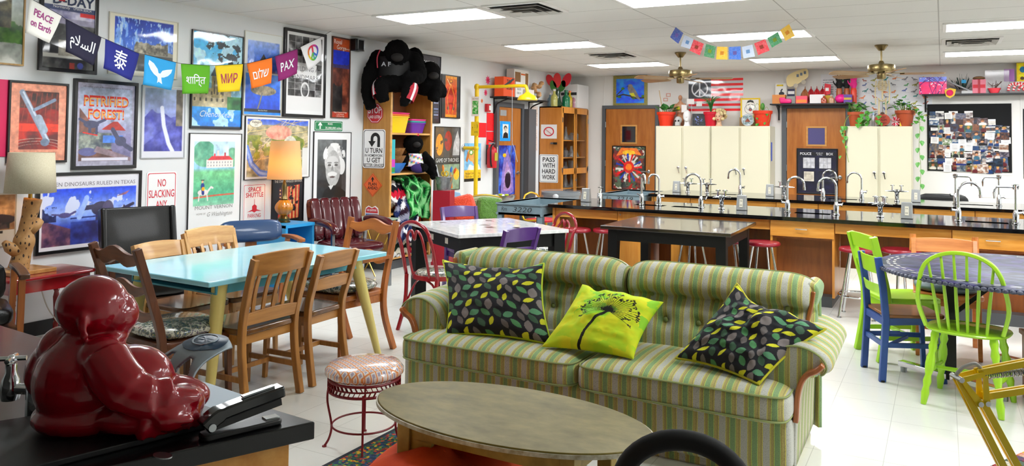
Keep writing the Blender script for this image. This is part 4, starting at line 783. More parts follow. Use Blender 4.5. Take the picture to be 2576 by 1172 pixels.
# ================================================================ bookcase and its load
def cloth(name,fn,cf,nu,nv,parent=None,material=None,closed=False,smooth=180,solid=0):
    """a lumpy sheet fn(u,v) whose yarn or print colour is cf(u,v)"""
    M=MB().grid(fn,nu,nv,cu=closed); o=M.build(name,material or YARN,parent,smooth=smooth,solid=solid); me=o.data; n=len(me.vertices)
    U=[i/(nu if closed else nu-1) for j in range(nv) for i in range(nu)]; V=[j/(nv-1) for j in range(nv) for i in range(nu)]
    c=np.ones((n,4)); c[:,:3]=[lin(cf(u,v)) for u,v in zip(U,V)][:n]
    me.attributes.new('ink','FLOAT_COLOR','POINT').data.foreach_set('color',c.ravel().astype(np.float32)); return o
def soft(o,vox,disp=0,size=.02,smooth=1):
    m=o.modifiers.new('r','REMESH'); m.mode='VOXEL'; m.voxel_size=vox; m.use_smooth_shade=True
    if smooth: q=o.modifiers.new('s','SMOOTH'); q.iterations=int(4*smooth); q.factor=.5
    if disp:
        tx_=bpy.data.textures.new('fuzz','CLOUDS'); tx_.noise_scale=size; d=o.modifiers.new('d','DISPLACE'); d.texture=tx_; d.strength=disp; d.mid_level=.5
    return o
OAKV=wood('bookcase_oak','a06c2c','b98440','z',.4,18); OAKSH=wood('bookcase_shelf_oak','c08a48','d8a864','y',.4,18); BROWN=mat('brown_back_panel','7a4a2a',.5)
bc=thing('bookcase','tall oak bookcase full of bins and blankets with road signs on its side','bookcase',(-6.09,7.48,0),0)
MB().box((.2,.012,1.14),(.4,.024,2.1)).build('side_panel',OAKV,bc,smooth=0); MB().box((.2,.84,1.14),(.4,.024,2.1)).build('side_panel',OAKV,bc,smooth=0); MB().box((.006,.426,1.14),(.012,.83,2.1)).build('back_panel',BROWN,bc,smooth=0)
for z in (.13,.65,1.12,1.6,2.17): MB().box((.205,.426,z),(.385,.804,.022)).build('shelf_board',OAKSH,bc,smooth=0)
for y in (.012,.84): MB().box((.404,y,1.14),(.012,.03,2.1)).build('front_stile',OAKSH,bc,smooth=0)
MB().box((.19,.426,.05),(.36,.82,.1)).build('toe_kick',DKGREY,bc,smooth=0); MB().box((.022,.55,1.5),(.006,.012,1.2)).build('shelf_rail',STEEL,bc,smooth=0)
BS=lambda x,z:(x,7.477,z)
oc=[(.125*math.cos(PI/8+k*PI/4),.125*math.sin(PI/8+k*PI/4)) for k in range(8)]
r=sign('red octagonal STOP AND LISTEN sign on the bookcase side',-.125,.125,0,.25,BS(-5.915,1.84),0,col='c02230',outline=oc,rim='e8e8ea',rw=.006)
letters(r,[('STOP',.075,0,.0,.19,{'bold':.02}),('AND LISTEN',.034,0,-.06,.165,{'bold':.02})],tx('ece9ea',.4),LY)
r=sign('white U TURN IN HOMEWORK sign with a black hooked arrow on the bookcase side',-6.085,-5.755,1.19,1.65,BS(-5.92,1.42),0,rim='1a1a1a',rw=.006)
letters(r,[('U TURN',.058,0,-.05,.25,{'bold':.02}),('IN HOMEWORK',.03,0,-.095,.27,{'bold':.02}),('U GET',.056,0,-.162,.2,{'bold':.02}),('BETTER GRADES',.03,0,-.207,.3,{'bold':.02})],tx('161616',.4),LY)
M=MB(); P=[(.09,.02),(.09,.12)]+[(.02+.07*math.cos(a),.12+.07*math.sin(a)) for a in [PI*k/10 for k in range(11)]]+[(-.05,.12),(-.05,.09),(-.085,.09),(-.03,.02),(.025,.09),(-.01,.09),(-.01,.12)]+[(.02+.03*math.cos(a),.12+.03*math.sin(a)) for a in [PI-PI*k/10 for k in range(11)]]+[(.05,.02)]
M.prism(P,LY-.0005,LY,'y'); M.build('arrow',tx('161616',.4),r,smooth=0)
r=sign('orange PLAN AHEAD diamond sign on the bookcase side',-.14,.14,0,.26,BS(-5.93,.99),0,col='e0622a',outline=[(0,-.14),(.14,0),(0,.14),(-.14,0)],rim='3a2416',rw=.003)
letters(r,[('PLAN',.036,0,-.005,.12,{'bold':.02}),('AHEAD',.036,0,-.052,.15,{'bold':.02})],tx('161616',.4),LY)
MB().prism([(-.008,.04),(.008,.04),(.008,.065),(.024,.065),(0,.1),(-.024,.065),(-.008,.065)],LY-.0005,LY,'y').build('arrow',tx('161616',.4),r,smooth=0)
sh=[(-.09,.1),(-.05,.125),(0,.105),(.05,.125),(.09,.1),(.1,.06),(.1,-.02),(.06,-.1),(0,-.13),(-.06,-.1),(-.1,-.02),(-.1,.06)]
r=sign('interstate shield ASK QUESTIONS sign low on the bookcase side',-.1,.1,0,.25,BS(-5.935,.62),0,col='e6e6e8',outline=sh)
k=.9; MB().prism([(x*k,max(z*k,.04)) for x,z in sh],LY,-.004,'y').build('red_band',tx('c02a34',.4),r,smooth=0); MB().prism([(x*k,min(z*k,.03)) for x,z in sh],LY,-.004,'y').build('blue_field',tx('2f6fb8',.4),r,smooth=0)
letters(r,[('ASK QUESTIONS',.024,0,.062,.14,{'bold':.02})],tx('ece9ea',.4),LY-.0006)
# bins
def bin_(M,x,y,z,w,d,h,tp=.8,rim=.012):
    o=rr(w,d,.03,3); b=[(p[0]*tp,p[1]*tp) for p in o]; n=len(o)
    L=[(b,0),(o,h-rim),([(p[0]*1.06,p[1]*1.06) for p in o],h-rim),([(p[0]*1.06,p[1]*1.06) for p in o],h),([(p[0]*.96,p[1]*.96) for p in o],h),([(p[0]*.96,p[1]*.96) for p in b],.01)]
    M.add([(x+p[0],y+p[1],z+zz) for l,zz in L for p in l],[(i*n+k,i*n+(k+1)%n,(i+1)*n+(k+1)%n,(i+1)*n+k) for i in range(len(L)-1) for k in range(n)]+[tuple(range(n-1,-1,-1)),tuple(range((len(L)-1)*n,len(L)*n))]); return M
def nest(label,name,y,w,d,h,cols,cat='bin',dz=.022,group=None):
    for i,c in enumerate(cols):
        o=bin_(MB(),0,0,0,w,d,h).build(name,mat('bin_'+c,c,.3,coat=.3),None,smooth=40); place(o,(-5.86,y,1.613+i*dz)); tag(o,label[i],cat,group)
nest(['yellow plastic tub at the bottom of a nested stack on the bookcase','orange plastic tub nested inside the yellow one on the bookcase','pink plastic tub on top of the yellow tub stack'],'storage_tub',7.72,.27,.38,.2,['f0cc12','f07a20','e8257a'],group='nested tubs on the bookcase')
nest(['purple plastic basket at the bottom of its stack on the bookcase','teal plastic basket nested in the purple one','pink plastic basket on top of the purple stack'],'storage_basket',8.13,.24,.31,.13,['6b2fa0','2f9f9c','e83a8c'],group='nested tubs on the bookcase')
# middle shelf
t=thing('book_box','turquoise and pink patterned box standing at the left of the basket shelf','box',(-5.78,7.56,1.132)); MB().box((0,0,.2),(.16,.07,.4)).build('box_body',mat('turquoise_card','2fa8b0',.5),t,smooth=0); MB().box((.081,0,.12),(.003,.068,.09)).build('pink_band',mat('magenta_card','c03aa8',.5),t,smooth=0); MB().box((.081,0,.04),(.003,.068,.05)).build('green_band',mat('green_card','2f8a3a',.5),t,smooth=0)
o=MB().lathe([(.09,0),(.13,.05),(.16,.11),(.165,.12),(.15,.11),(.1,.02),(.001,.015)],n=28).build('bowl',mat('bright_blue_plastic','2a78d0',.3,coat=.2)); place(o,(-5.83,7.72,1.132)); tag(o,'bright blue bowl under two wicker baskets on the bookcase','bowl')
WICK=mat('wicker','a8733a',.7,c2='7c4f22',sc=(30,30,140),bump=.8,bs=120)
for z,s,l in ((1.2,.95,'wicker basket sitting in the blue bowl'),(1.29,.9,'topmost wicker basket with a cone of wicker, above the blue bowl')):
    o=MB().lathe([(.08*s,0),(.13*s,.07),(.16*s,.13),(.165*s,.14),(.15*s,.13),(.09*s,.02),(.001,.015)],n=28).build('wicker_basket',WICK); place(o,(-5.83,7.73,z)); tag(o,l,'basket')
# plush gorillas
FUR=mat('black_fur','060505',.95,bump=1,bs=220,spec=.15); SKIN=mat('dark_plush_face','161210',.8)
def plush(label,loc,rz,blobs,tubes,face,vox=.022,extra=None,fur=FUR):
    t=thing('plush_gorilla',label,'stuffed animal',loc,rz); M=MB()
    for c,r in blobs: M.ell(c,r,18,12)
    for p,r in tubes: M.tube(spline(p,4),[r[0]+(r[1]-r[0])*k/(4*(len(p)-1)) for k in range(4*(len(p)-1)+1)],12)
    soft(M.build('body',fur,t,smooth=180),vox,.03,.03)
    M=MB().ell(face[:3],(.085*face[3],.06*face[3],.06*face[3]),14,10); M.build('muzzle',SKIN,t,smooth=180)
    if extra: extra(t)
    return t
def g1(t):
    M=MB(); M.grid(lambda u,v:((.205+.005)*math.cos(2*PI*u),-.03+.185*math.sin(2*PI*u),.05+.27*v),36,8,cu=True); M.build('jersey',mat('black_jersey','050506',.6),t,smooth=180,solid=.004)
    letters(t,[('A F',.05,-.09,.2,.11,{'bold':.03})],mat('jersey_print','9a9a9e',.7),-.225,'jersey_letters')
    for s,pp in ((-1,[(-.13,-.12,.0),(-.16,-.24,-.06),(-.15,-.3,-.16)]),(1,[(.13,-.12,.0),(.2,-.24,-.05),(.16,-.3,-.2)])):
        P=spline(pp,5); M=MB(); M.tube(P,[.098-.016*k/(len(P)-1) for k in range(len(P))],18,cap=False); M.m=[(k%18)%3==0 for k in range(len(M.f))]; M.m=[int(k) for k in M.m]
        M.build('striped_shorts',[mat('shorts_red','a8182c',.7),mat('shorts_white','d8d4d6',.7)],t,smooth=180)
    MB().tube(spline([(-.17,-.12,.4),(-.2,-.16,.3),(-.19,-.2,.18)],5),.008,6).build('jersey_trim',mat('jersey_trim','a83244',.7),t)
plush('huge black plush gorilla in a dark jersey slumped on top of the bookcase, left one',(-5.74,7.62,2.185),R(33),[((0,-.02,.17),(.2,.17,.24)),((.03,-.14,.36),(.155,.15,.165)),((-.19,-.04,.3),(.11,.1,.11)),((.2,-.04,.3),(.11,.1,.11)),((0,-.1,.02),(.2,.16,.12))],
  [([(-.2,-.04,.3),(-.29,-.1,.1),(-.3,-.16,-.12),(-.25,-.2,-.3)],(.1,.065)),([(.22,-.04,.3),(.3,-.12,.12),(.22,-.24,.06),(.12,-.27,.1)],(.1,.07)),([(-.1,-.1,0),(-.14,-.28,-.05),(-.1,-.33,-.22)],(.11,.07)),([(.1,-.1,0),(.17,-.28,-.05),(.12,-.33,-.27)],(.1,.05))],(.04,-.27,.3,.85),extra=g1)
plush('shaggy black plush gorilla leaning over the right end of the bookcase top',(-5.78,8.2,2.185),R(45),[((-.06,.0,.2),(.14,.14,.22)),((-.08,-.02,.38),(.11,.11,.13)),((.1,-.14,.18),(.13,.13,.15)),((.05,-.14,.02),(.16,.13,.13))],
  [([(.1,-.1,.1),(.16,-.2,0),(.12,-.25,-.17)],(.1,.07)),([(.14,-.05,.1),(.24,-.12,0),(.26,-.16,-.12)],(.08,.05))],(.12,-.25,.14,.8))
def g3(t):
    def cf(u,v):
        k=(int(u*26)*7+int(v*10)*5)%9; return ['e9e6ea','e9e6ea','d84a8a','e9e6ea','5a6ad0','e9e6ea','e8c23a','e9e6ea','58b06a'][k]
    cloth('patterned_shirt',lambda u,v:(.125*math.cos(2*PI*u)*(1-.25*v),-.02+.115*math.sin(2*PI*u)*(1-.25*v),.07+.16*v),cf,53,11,t,closed=True,solid=.003)
    M=MB(); M.ell((-.03,-.05,.46),(.03,.02,.025),10,8); M.ell((.02,-.05,.46),(.03,.02,.025),10,8); M.build('red_bow',mat('red_bow','c8203a',.7),t)
    MB().ell((.03,-.12,.05),(.1,.09,.06),14,10).build('purple_shorts',mat('purple_cloth','3a2468',.8),t); 
plush('small black plush gorilla in a patterned shirt with a red bow on the basket shelf',(-5.76,8.06,1.132),R(50),[((0,0,.13),(.12,.11,.13)),((-.02,-.03,.35),(.125,.11,.12))],[([(.1,-.02,.22),(.2,-.06,.12),(.22,-.1,-.02)],(.06,.05)),([(-.1,-.02,.2),(-.14,-.1,.1)],(.05,.045)),([(.03,-.08,.06),(.1,-.2,.06)],(.06,.05)),([(.12,0,.08),(.22,-.06,.0),(.24,-.1,-.08)],(.05,.05))],(.0,-.13,.34,.6),vox=.016,extra=g3)
# blankets
rs=np.random.RandomState(3)
def lump(x,y,k=1): return .02*k*(math.sin(9*x+2*y)+math.sin(7*y-3*x+1)+.6*math.sin(17*x+13*y))
def drape(name,label,x0,y0,y1,prof,cf,nu=44,nv=60,k=1,skew=0,name2='blanket'):
    """blanket laid along y, following prof (x,z) pairs from the shelf to the hanging end"""
    P=spline([(a,0,b) for a,b in prof],8); L=len(P)-1
    def fn(u,v):
        p=P[min(L,int(v*L))]; q=P[min(L,int(v*L)+1)]; f=v*L-int(v*L); x=p.x+(q.x-p.x)*f; z=p.z+(q.z-p.z)*f
        y=y0+(y1-y0)*(u*(1-.35*v*abs(skew)))+skew*.2*v
        return (x0+x+lump(u*1.3,v*2.1,k),y+lump(v*2,u,k*.5),z+lump(u*2.2,v*1.4,k))
    o=cloth(name,fn,cf,nu,nv); tag(o,label,'blanket',None); q=o.modifiers.new('s','SOLIDIFY'); q.thickness=.02; q.offset=-1; return o
def zig(cols,n,amp=.25): return lambda u,v:cols[int((v*n+amp*abs(((u*5)%1)-.5)*4))%len(cols)]
drape('knitted_blanket','red, black and white chevron knitted blanket rolled on the bookcase',-5.86,7.52,7.85,[(-.12,.70),(-.14,.84),(-.06,.98),(.06,1.0),(.13,.9),(.14,.78),(.06,.7)],zig(['e8e6e4','e8e6e4','c81c34','14121a','e8e6e4','14121a','c81c34'],9),k=.6)
drape('crocheted_blanket','green crocheted blanket spilling down over the bookcase shelf edge',-5.86,7.74,8.22,[(-.16,.8),(-.12,.98),(.0,1.06),(.12,1.03),(.2,.92),(.23,.78),(.24,.6)],lambda u,v:['17301a','1f7a34','8fd890','2f9a48','123a1c'][int((math.sin(u*22+v*5)+math.sin(v*26+u*4)+2)*1.25)%5],k=1.2,skew=.3)
drape('crocheted_blanket','navy, white and plum crocheted blanket hanging low from the bookcase shelf',-5.84,7.54,7.95,[(-.12,.68),(-.08,.8),(.06,.83),(.17,.76),(.2,.6),(.22,.45),(.22,.32)],lambda u,v:['1a2344','e4e2e6','2a1626','8f90a4','1f2a58'][(int(v*15+u*5)+int(u*4)*2)%5],k=1,skew=.25)
drape('fleece_blanket','cream and dark green folded throw on the lowest bookcase shelf',-5.88,7.54,8.1,[(-.1,.17),(-.12,.3),(-.04,.42),(.1,.4),(.17,.28),(.17,.16)],lambda u,v:'16281e' if v<.42 or .8<v<.9 else 'd8cfbc',k=.8)
drape('towel','crumpled white towel at the front of the lowest bookcase shelf',-5.76,7.55,7.8,[(-.05,.16),(-.03,.22),(.03,.23),(.07,.15)],lambda u,v:'e6e4e2',30,30,k=.6)
drape('quilt','red and yellow dotted cloth tucked in the lowest bookcase shelf',-5.8,7.95,8.28,[(-.1,.16),(-.08,.28),(.04,.3),(.11,.16)],lambda u,v:'e6b83a' if (math.sin(40*u)*math.sin(36*v))>.45 else 'b81f44',40,40,k=.4)
drape('rolled_throw','orange and black striped throw lying above the cream one on the bookcase',-5.88,8.0,8.3,[(-.1,.44),(-.08,.56),(.05,.58),(.13,.46)],lambda u,v:'d8562a' if int(u*14+3*v)%3 else '2a1a16',40,30,k=.4)
drape('folded_cloth','lilac blue cloth folded beneath the navy blanket',-5.84,7.56,7.9,[(-.1,.46),(-.08,.54),(.08,.55),(.16,.46)],lambda u,v:'6468b8' if v<.7 else 'c9c6d8',24,20,k=.4)
o=tag(place(MB().ell((0,0,0),(.12,.11,.095),20,14).build('ball_cushion',mat('speckled_ball','d8dcec',.8,c2='4a5ab8',sc=(26,26,26)),None,smooth=180),(-5.76,8.2,.757)),'white and blue speckled round cushion at the right of the blanket shelf','cushion')

# ================================================================ corner beyond the bookcase
t=thing('pedestal','tall dark red square pedestal holding a galvanised bucket of tools','pedestal',(-5.44,8.26,0),R(18))
MB().box((0,0,.455),(.22,.22,.91)).build('pedestal_body',mat('crimson_paint','9a1226',.4),t,bevel=.004); MB().box((0,0,.02),(.24,.24,.04)).build('plinth',mat('crimson_paint','9a1226',.4),t,smooth=0)
GALV=mat('galvanised_steel','b4b8ba',.35,.9,c2='9a9ea2',sc=(20,20,20))
t=thing('bucket','galvanised steel bucket of brushes and scissors on the red pedestal','bucket',(-5.44,8.26,.911)); MB().lathe([(.085,0),(.112,.16),(.118,.165),(.112,.17),(.1,.165),(.08,.012),(.001,.01)],n=28).build('bucket_body',GALV,t)
MB().ring(rr(.07,.06,.02,4,.0,.11),rr(.055,.045,.015,4,.0,.11),-.118,-.108,'y').build('handle',GALV,t)
for i,(c,x,y,tx_,ty,L,nm,l) in enumerate([('b81a24',-.06,-.03,-.16,-.02,.3,'folder_strip','red plastic file strip leaning left in the bucket'),('17181c',-.07,.02,-.2,.0,.28,'marker','black marker leaning far left in the bucket'),('a0a4a8',-.01,-.04,-.1,-.05,.3,'ruler','grey steel ruler in the bucket'),('e8822a',.0,.03,-.03,.02,.3,'paintbrush','orange handled paintbrush upright in the bucket'),('e0b41c',.04,-.04,.04,-.04,.24,'scissors','yellow handled scissors in the bucket'),('e05a20',.07,.0,.2,-.02,.27,'paintbrush','orange tipped brush leaning right in the bucket'),('3a78c8',.05,.04,.1,.04,.28,'paintbrush','blue tipped brush in the bucket')]):
    t=thing(nm,l,nm.replace('_',' '),(-5.44+x*.8,8.26+y*.8,.925)); v=Vector((tx_-x,ty-y,L))
    if nm in('folder_strip','ruler'): MB().bar((0,0,0),v,.035,.004).build('strip',mat('tool_'+c,c,.4),t,smooth=0)
    elif nm=='scissors':
        MB().bar((0,0,0),v*.6,.014,.004).build('blade',STEEL,t,smooth=0)
        for s in (-1,1): MB().tube([(v.x+s*.025+.022*math.cos(a),v.y,v.z*.8+.03*math.sin(a)) for a in [2*PI*k/14 for k in range(14)]],.007,6,closed=True).build('handle_loop',mat('tool_'+c,c,.4),t)
    else: MB().tube([(0,0,0),v*.75],.006,8).build('handle',mat('brush_handle','c8a060',.5),t); MB().tube([v*.75,v*.9,v],[.01,.016,.004],8).build('tip',mat('tool_'+c,c,.5),t)
# seats and cushions in the corner
t=thing('stacking_chair','pale blue moulded plastic chair back behind the orange shag cushion','chair',(-5.66,8.9,0),R(60)); PB=mat('pale_blue_plastic','8fb4d4',.35)
M=MB(); M.prism([(-.2,.46),(.2,.46),(.22,.7),(.16,.82),(0,.855),(-.16,.82),(-.22,.7)],.2,.225,'y'); M.build('backrest',PB,t,bevel=.008); MB().prism(rr(.42,.42,.08,4),.43,.455).build('seat',PB,t,bevel=.008)
for sx in (-1,1):
    for sy in (-1,1): MB().tube([(sx*.17,sy*.17,.43),(sx*.2,sy*.21,0)],.011,8).build('leg',CHROME,t)
SAGE=mat('sage_velvet','8d9470',.6)
t=thing('settee','sage green upholstered settee with a gold edge in front of the left exit door','settee',(-5.22,9.15,0),R(72)); t.scale=(.7,1,1)
padbox(MB(),(0,0,.4),(1.0,.5,.14)).build('seat',SAGE,t,smooth=180); MB().box((0,0,.3),(.98,.48,.08)).build('seat_frame',GOLD,t,smooth=0)
M=MB(); P=[(-.5,.45),(.5,.45),(.5,.72)]+[(.5-1.0*k/12,.74+.05*math.sin(PI*k/12)) for k in range(13)]+[(-.5,.72)]; M.prism(P,.22,.28,'y'); M.build('backrest',SAGE,t,bevel=.02)
MB().tube([(.5,.25,.45),(.5,.25,.72)]+[(.5-1.0*k/12,.25,.75+.05*math.sin(PI*k/12)) for k in range(13)]+[(-.5,.25,.72),(-.5,.25,.45)],.012,8).build('gold_edge',GOLD,t)
for sx in (-1,1):
    for sy in (-1,1): MB().tube([(sx*.45,sy*.2,.3),(sx*.45,sy*.22,0)],.022,8).build('leg',GOLD,t)
def shag(name,label,loc,rot,w,h,c,c2):
    q=MB(); f=lambda u,v:(w/2*math.copysign(abs(math.cos(2*PI*u))**.4,math.cos(2*PI*u))*math.cos(PI*(v-.5))**.3,.07*math.sin(PI*(v-.5)),h/2*math.copysign(abs(math.sin(2*PI*u))**.4,math.sin(2*PI*u))*math.cos(PI*(v-.5))**.3)
    o=MB().grid(f,60,40,cu=True).build(name,mat('shag_'+c,c,.95,c2=c2,sc=(70,70,70),bump=1,bs=140,sheen=.4),None,smooth=180); tx_=bpy.data.textures.new('pile','CLOUDS'); tx_.noise_scale=.012; d=o.modifiers.new('d','DISPLACE'); d.texture=tx_; d.strength=.03
    o.location=loc; o.rotation_euler=rot; return tag(o,label,'cushion')
shag('shag_cushion','orange red shag cushion leaning beside the red pedestal',(-5.47,8.76,.645),(R(-12),R(-14),R(40)),.34,.34,'d8391c','f0562c')
shag('shag_cushion','green shag cushion leaning on the sage settee',(-5.24,9.05,.615),(R(-12),R(4),R(55)),.36,.34,'3f6a1c','5f8f2c')
t=thing('waste_basket','tan textured waste bin tilted behind the orange shag cushion','bin',(-5.56,8.98,.457),R(20)); MB().lathe([(.1,0),(.13,.27),(.14,.28),(.125,.28),(.09,.02),(.001,.02)],n=20).build('bin_body',mat('tan_weave','c4b49a',.8,c2='b09f84',sc=(60,60,60)),t)
t=thing('folding_chair','yellow gold tube chair frame behind the grey utility cart','chair',(-4.72,9.62,0),R(75)); YG=mat('yellow_gold_tube','d8a824',.3,.4)
for s in (-1,1): MB().tube(spline([(s*.2,-.2,0),(s*.2,-.15,.45),(s*.2,.18,.48),(s*.18,.22,.7),(s*.12,.24,.8)],5),.012,8).build('leg',YG,t); MB().tube([(s*.2,.2,0),(s*.2,.12,.46)],.012,8).build('leg',YG,t)
MB().tube(spline([(-.12,.24,.8),(0,.245,.83),(.12,.24,.8)],5),.012,8).build('top_rail',YG,t); MB().prism(rr(.4,.36,.05,3),.46,.49).build('seat',mat('red_seat_pad','b81c28',.4),t,bevel=.006)
# safety shower
SY=mat('safety_yellow','e8c210',.35,coat=.2)
t=thing('safety_shower','yellow pipe emergency shower with a bell shower head and steel eyewash bowl','safety shower',(-5.88,9.75,0))
MB().tube([(0,0,0),(0,0,2.34)],.03,14).build('riser_pipe',SY,t); MB().tube([(-.215,0,1.42),(0,0,1.42)],.026,12).build('supply_pipe',SY,t); MB().lathe([(.05,0),(.05,.012),(.03,.02)],c=(-.219,0,1.42),n=16,rot=Matrix.Rotation(PI/2,3,'Y')).build('wall_flange',STEEL,t)
MB().tube(spline([(0,0,2.3),(.4,0,2.3),(.74,0,2.3),(.8,0,2.28),(.82,0,2.2)],5),.024,12).build('overhead_pipe',SY,t); MB().ell((0,0,2.3),(.042,.042,.05),12,8).build('elbow_fitting',SY,t); MB().ell((0,0,1.42),(.04,.04,.045),12,8).build('tee_fitting',SY,t)
MB().lathe([(.03,.11),(.05,.09),(.11,.06),(.14,.02),(.14,0),(.12,.0)],c=(.82,0,2.1),n=28).build('shower_head',SY,t)
MB().tube([(.56,.03,2.3),(.57,.03,1.5),(.6,.03,1.45),(.66,.03,1.24),(.54,.03,1.24),(.57,.03,1.5)],.004,6).build('pull_rod',STEEL,t); MB().bar((.44,.0,2.3),(.6,0,2.4),.03,.02).build('valve_lever',DKGREY,t)
MB().lathe([(.06,0),(.14,.03),(.165,.07),(.17,.1),(.155,.1),(.13,.05),(.001,.03)],c=(.46,0,.67),n=28).build('eyewash_bowl',STEEL,t); MB().tube([(0,0,.66),(.46,0,.66)],.026,12).build('eyewash_pipe',SY,t)
for s in (-1,1): MB().lathe([(.01,0),(.03,.02),(.028,.035),(.001,.04)],c=(.46+s*.05,0,.75),n=14).build('eyewash_nozzle',mat('lime_cap','b8c81c',.4),t)
MB().box((.46,-.03,.63),(.3,.02,.07)).build('eyewash_bracket',SY,t,smooth=0)
def card(name,label,loc,rz,w,h,c,lines=None,cat='notice',tc='202020',art=None):
    t=thing(name,label,cat,loc,rz); MB().box((0,-.002,0),(w,.003,h)).build('sheet',mat('card_'+c,c,.6),t,smooth=0)
    if lines: letters(t,lines,tx(tc),-.004)
    if art: a_=Art(w*.94,h*.94,.004,c); art(a_); a_.build(t,INK,-.0038)
    return t
card('notice_card','green and white printed card hung on the yellow shower pipe',(-5.88,9.715,2.02),0,.13,.28,'ece9e2',[('Safe Wash',.018,0,.1,.1)],art=lambda A:(A.put(A.box(.12,.08,.88,.8),'3f9a3f'),A.mottle('2f8a34','e0ecd8',9,3,A.box(.12,.08,.88,.8))))
card('hanging_tag','yellow smiling tag below the green card on the shower pipe',(-5.88,9.712,1.7),0,.13,.2,'ecc81c',[(': )',.05,.02,.02),('!',.05,-.04,-.02),('EYE',.025,.02,-.06)])
for i,(y0,y1,z0,z1,l) in enumerate([(10.41,10.67,1.68,1.96,'upper bright red safety notice beside the left exit door'),(10.41,10.68,1.38,1.67,'lower bright red safety notice beside the left exit door'),(10.14,10.40,1.58,1.8,'small bright red safety notice left of the other two')]):
    card('red_notice',l,(XL+.001,(y0+y1)/2,(z0+z1)/2),PI/2,y1-y0,z1-z0,'e02a38',art=lambda A:(A.put((np.abs(np.sin(A.V*60))<.35)&A.box(.1,.1,.9,.9)&(A.noise(10,4)>.42),'b8202c'),))
FL=mat('pink_decal','f04a7c',.6)
for y,z,r_,l in ((10.43,2.455,.075,'largest pink paper flower stuck on the wall by the shower arm'),(10.37,2.26,.055,'pink paper flower lower on the wall by the shower pipe'),(10.26,2.13,.035,'small orange paper flower low by the shower pipe')):
    t=thing('paper_flower',l,'wall decal',(XL+.002,y,z),PI/2); MB().prism([(r_*(1 if k%2 else .55)*math.cos(PI*k/9),r_*(1 if k%2 else .55)*math.sin(PI*k/9)) for k in range(18)],-.002,0,'y').build('petals',FL if r_>.04 else mat('orange_decal','f0823a',.6),t,smooth=0); MB().prism(oval(r_*.5,r_*.5,12),-.003,-.002,'y').build('flower_centre',mat('red_decal','c8283a',.6),t,smooth=0)
t=thing('fire_alarm','small red fire alarm pull box beside the left door','fire alarm',(XL,10.4,2.03),PI/2); MB().box((0,-.025,0),(.1,.05,.12)).build('alarm_body',RED,t,bevel=.004); MB().box((.02,-.052,0),(.05,.005,.07)).build('pull_bar',WHITE,t,smooth=0)
t=thing('fire_extinguisher','red fire extinguisher with a black hose hung beside the left door','fire extinguisher',(XL+.09,10.43,1.12),PI/2)
MB().lathe([(.07,0),(.075,.02),(.075,.26),(.06,.3),(.025,.32),(.022,.35)],n=24).build('cylinder_body',RED,t); MB().box((0,0,.37),(.03,.1,.03)).build('valve_head',STEEL,t,smooth=0); MB().tube(spline([(-.02,-.03,.36),(-.1,-.04,.3),(-.1,-.04,.1),(-.09,-.05,.02)],6),.013,8).build('hose',BLACK,t); MB().bar((.0,-.05,.39),(.0,.06,.42),.02,.01).build('handle',BLACK,t,smooth=0); MB().box((0,-.076,.17),(.09,.004,.12)).build('label_panel',mat('extinguisher_label','b8a838',.5),t,smooth=0); MB().box((.06,-.06,.27),(.05,.003,.1),rotz(.4)).build('inspection_tag',PAPER,t,smooth=0); MB().box((0,.085,.2),(.06,.015,.3)).build('wall_bracket',DKGREY,t,smooth=0)
# posters on the left door
def a(A,r): A.fill([(0,'2a9ad8'),(1,'2a9ad8')]); A.put(A.box(.25,.15,.8,.85),'e2e0da'); A.put(A.ell(.54,.6,.13,.14),'cfc8bc'); A.put(A.ell(.52,.66,.16,.12)&~A.ell(.54,.58,.11,.12),'55524c'); A.put(A.poly([(.28,.15),(.35,.38),(.55,.46),(.75,.38),(.78,.15)]),'2a2a2c')
def dposter(label,y,z,w,h,a,name='poster'):
    t=thing(name,label,'poster',(XL+.045,y,z),PI/2); A=Art(w,h,.005); a(A,t); MB().box((0,-.001,0),(w,.002,h)).build('sheet',PAPER,t,smooth=0); A.build(t,SATIN,-.003); return t
dposter('blue poster with a small old portrait on the left exit door',10.915,1.685,.34,.31,a)
def a(A,r):
    A.fill([(0,'2a2f7a'),(.6,'2a3f9a'),(1,'3f62b8')]); A.mottle('1f2a70','5f82cc',6,4); A.put(A.poly([(.15,.02),(.2,.4),(.32,.75),(.5,.93),(.68,.75),(.85,.5),(.92,.05),(.6,0)]),'8f84b8'); A.put(A.poly([(.3,.1),(.35,.45),(.5,.68),(.7,.5),(.8,.15),(.55,.08)]),'b49ac0'); A.put(A.ell(.56,.3,.17,.17),'2a2034')
    for k in range(7): A.put(A.poly([(.42+.05*k,.5-.02*abs(k-3)),(.46+.05*k,.5-.02*abs(k-3)),(.44+.05*k,.42)]),'d9d4e2')
    A.put(A.ell(.35,.8,.1,.04),'e0b43a')
dposter('purple and blue open mouthed shark poster low on the left exit door',10.985,1.07,.55,.78,a)
card('closer_sign','grey door closer cover at the top of the left exit door',(XL+.045,10.85,1.97),PI/2,.2,.09,'9a9a98',cat='door closer')
for y,z,h,c,l in ((11.995,1.96,.34,'dcd6cf','upper faint anatomy notice between the left door and corner cabinet'),(11.99,1.55,.36,'e0d4d0','lower faint anatomy notice above the light switches')):
    card('paper_notice',l,(XL+.001,y,z),PI/2,.28,h,c,art=lambda A:(A.mottle('e4dcd6','cfc4be',6,3),A.put(A.ell(.5,.55,.2,.25),'d8b4a8'),A.put((np.sin(A.V*70)>.4)&(A.box(.08,.1,.32,.9)|A.box(.7,.1,.92,.9)),'a8a09c')))
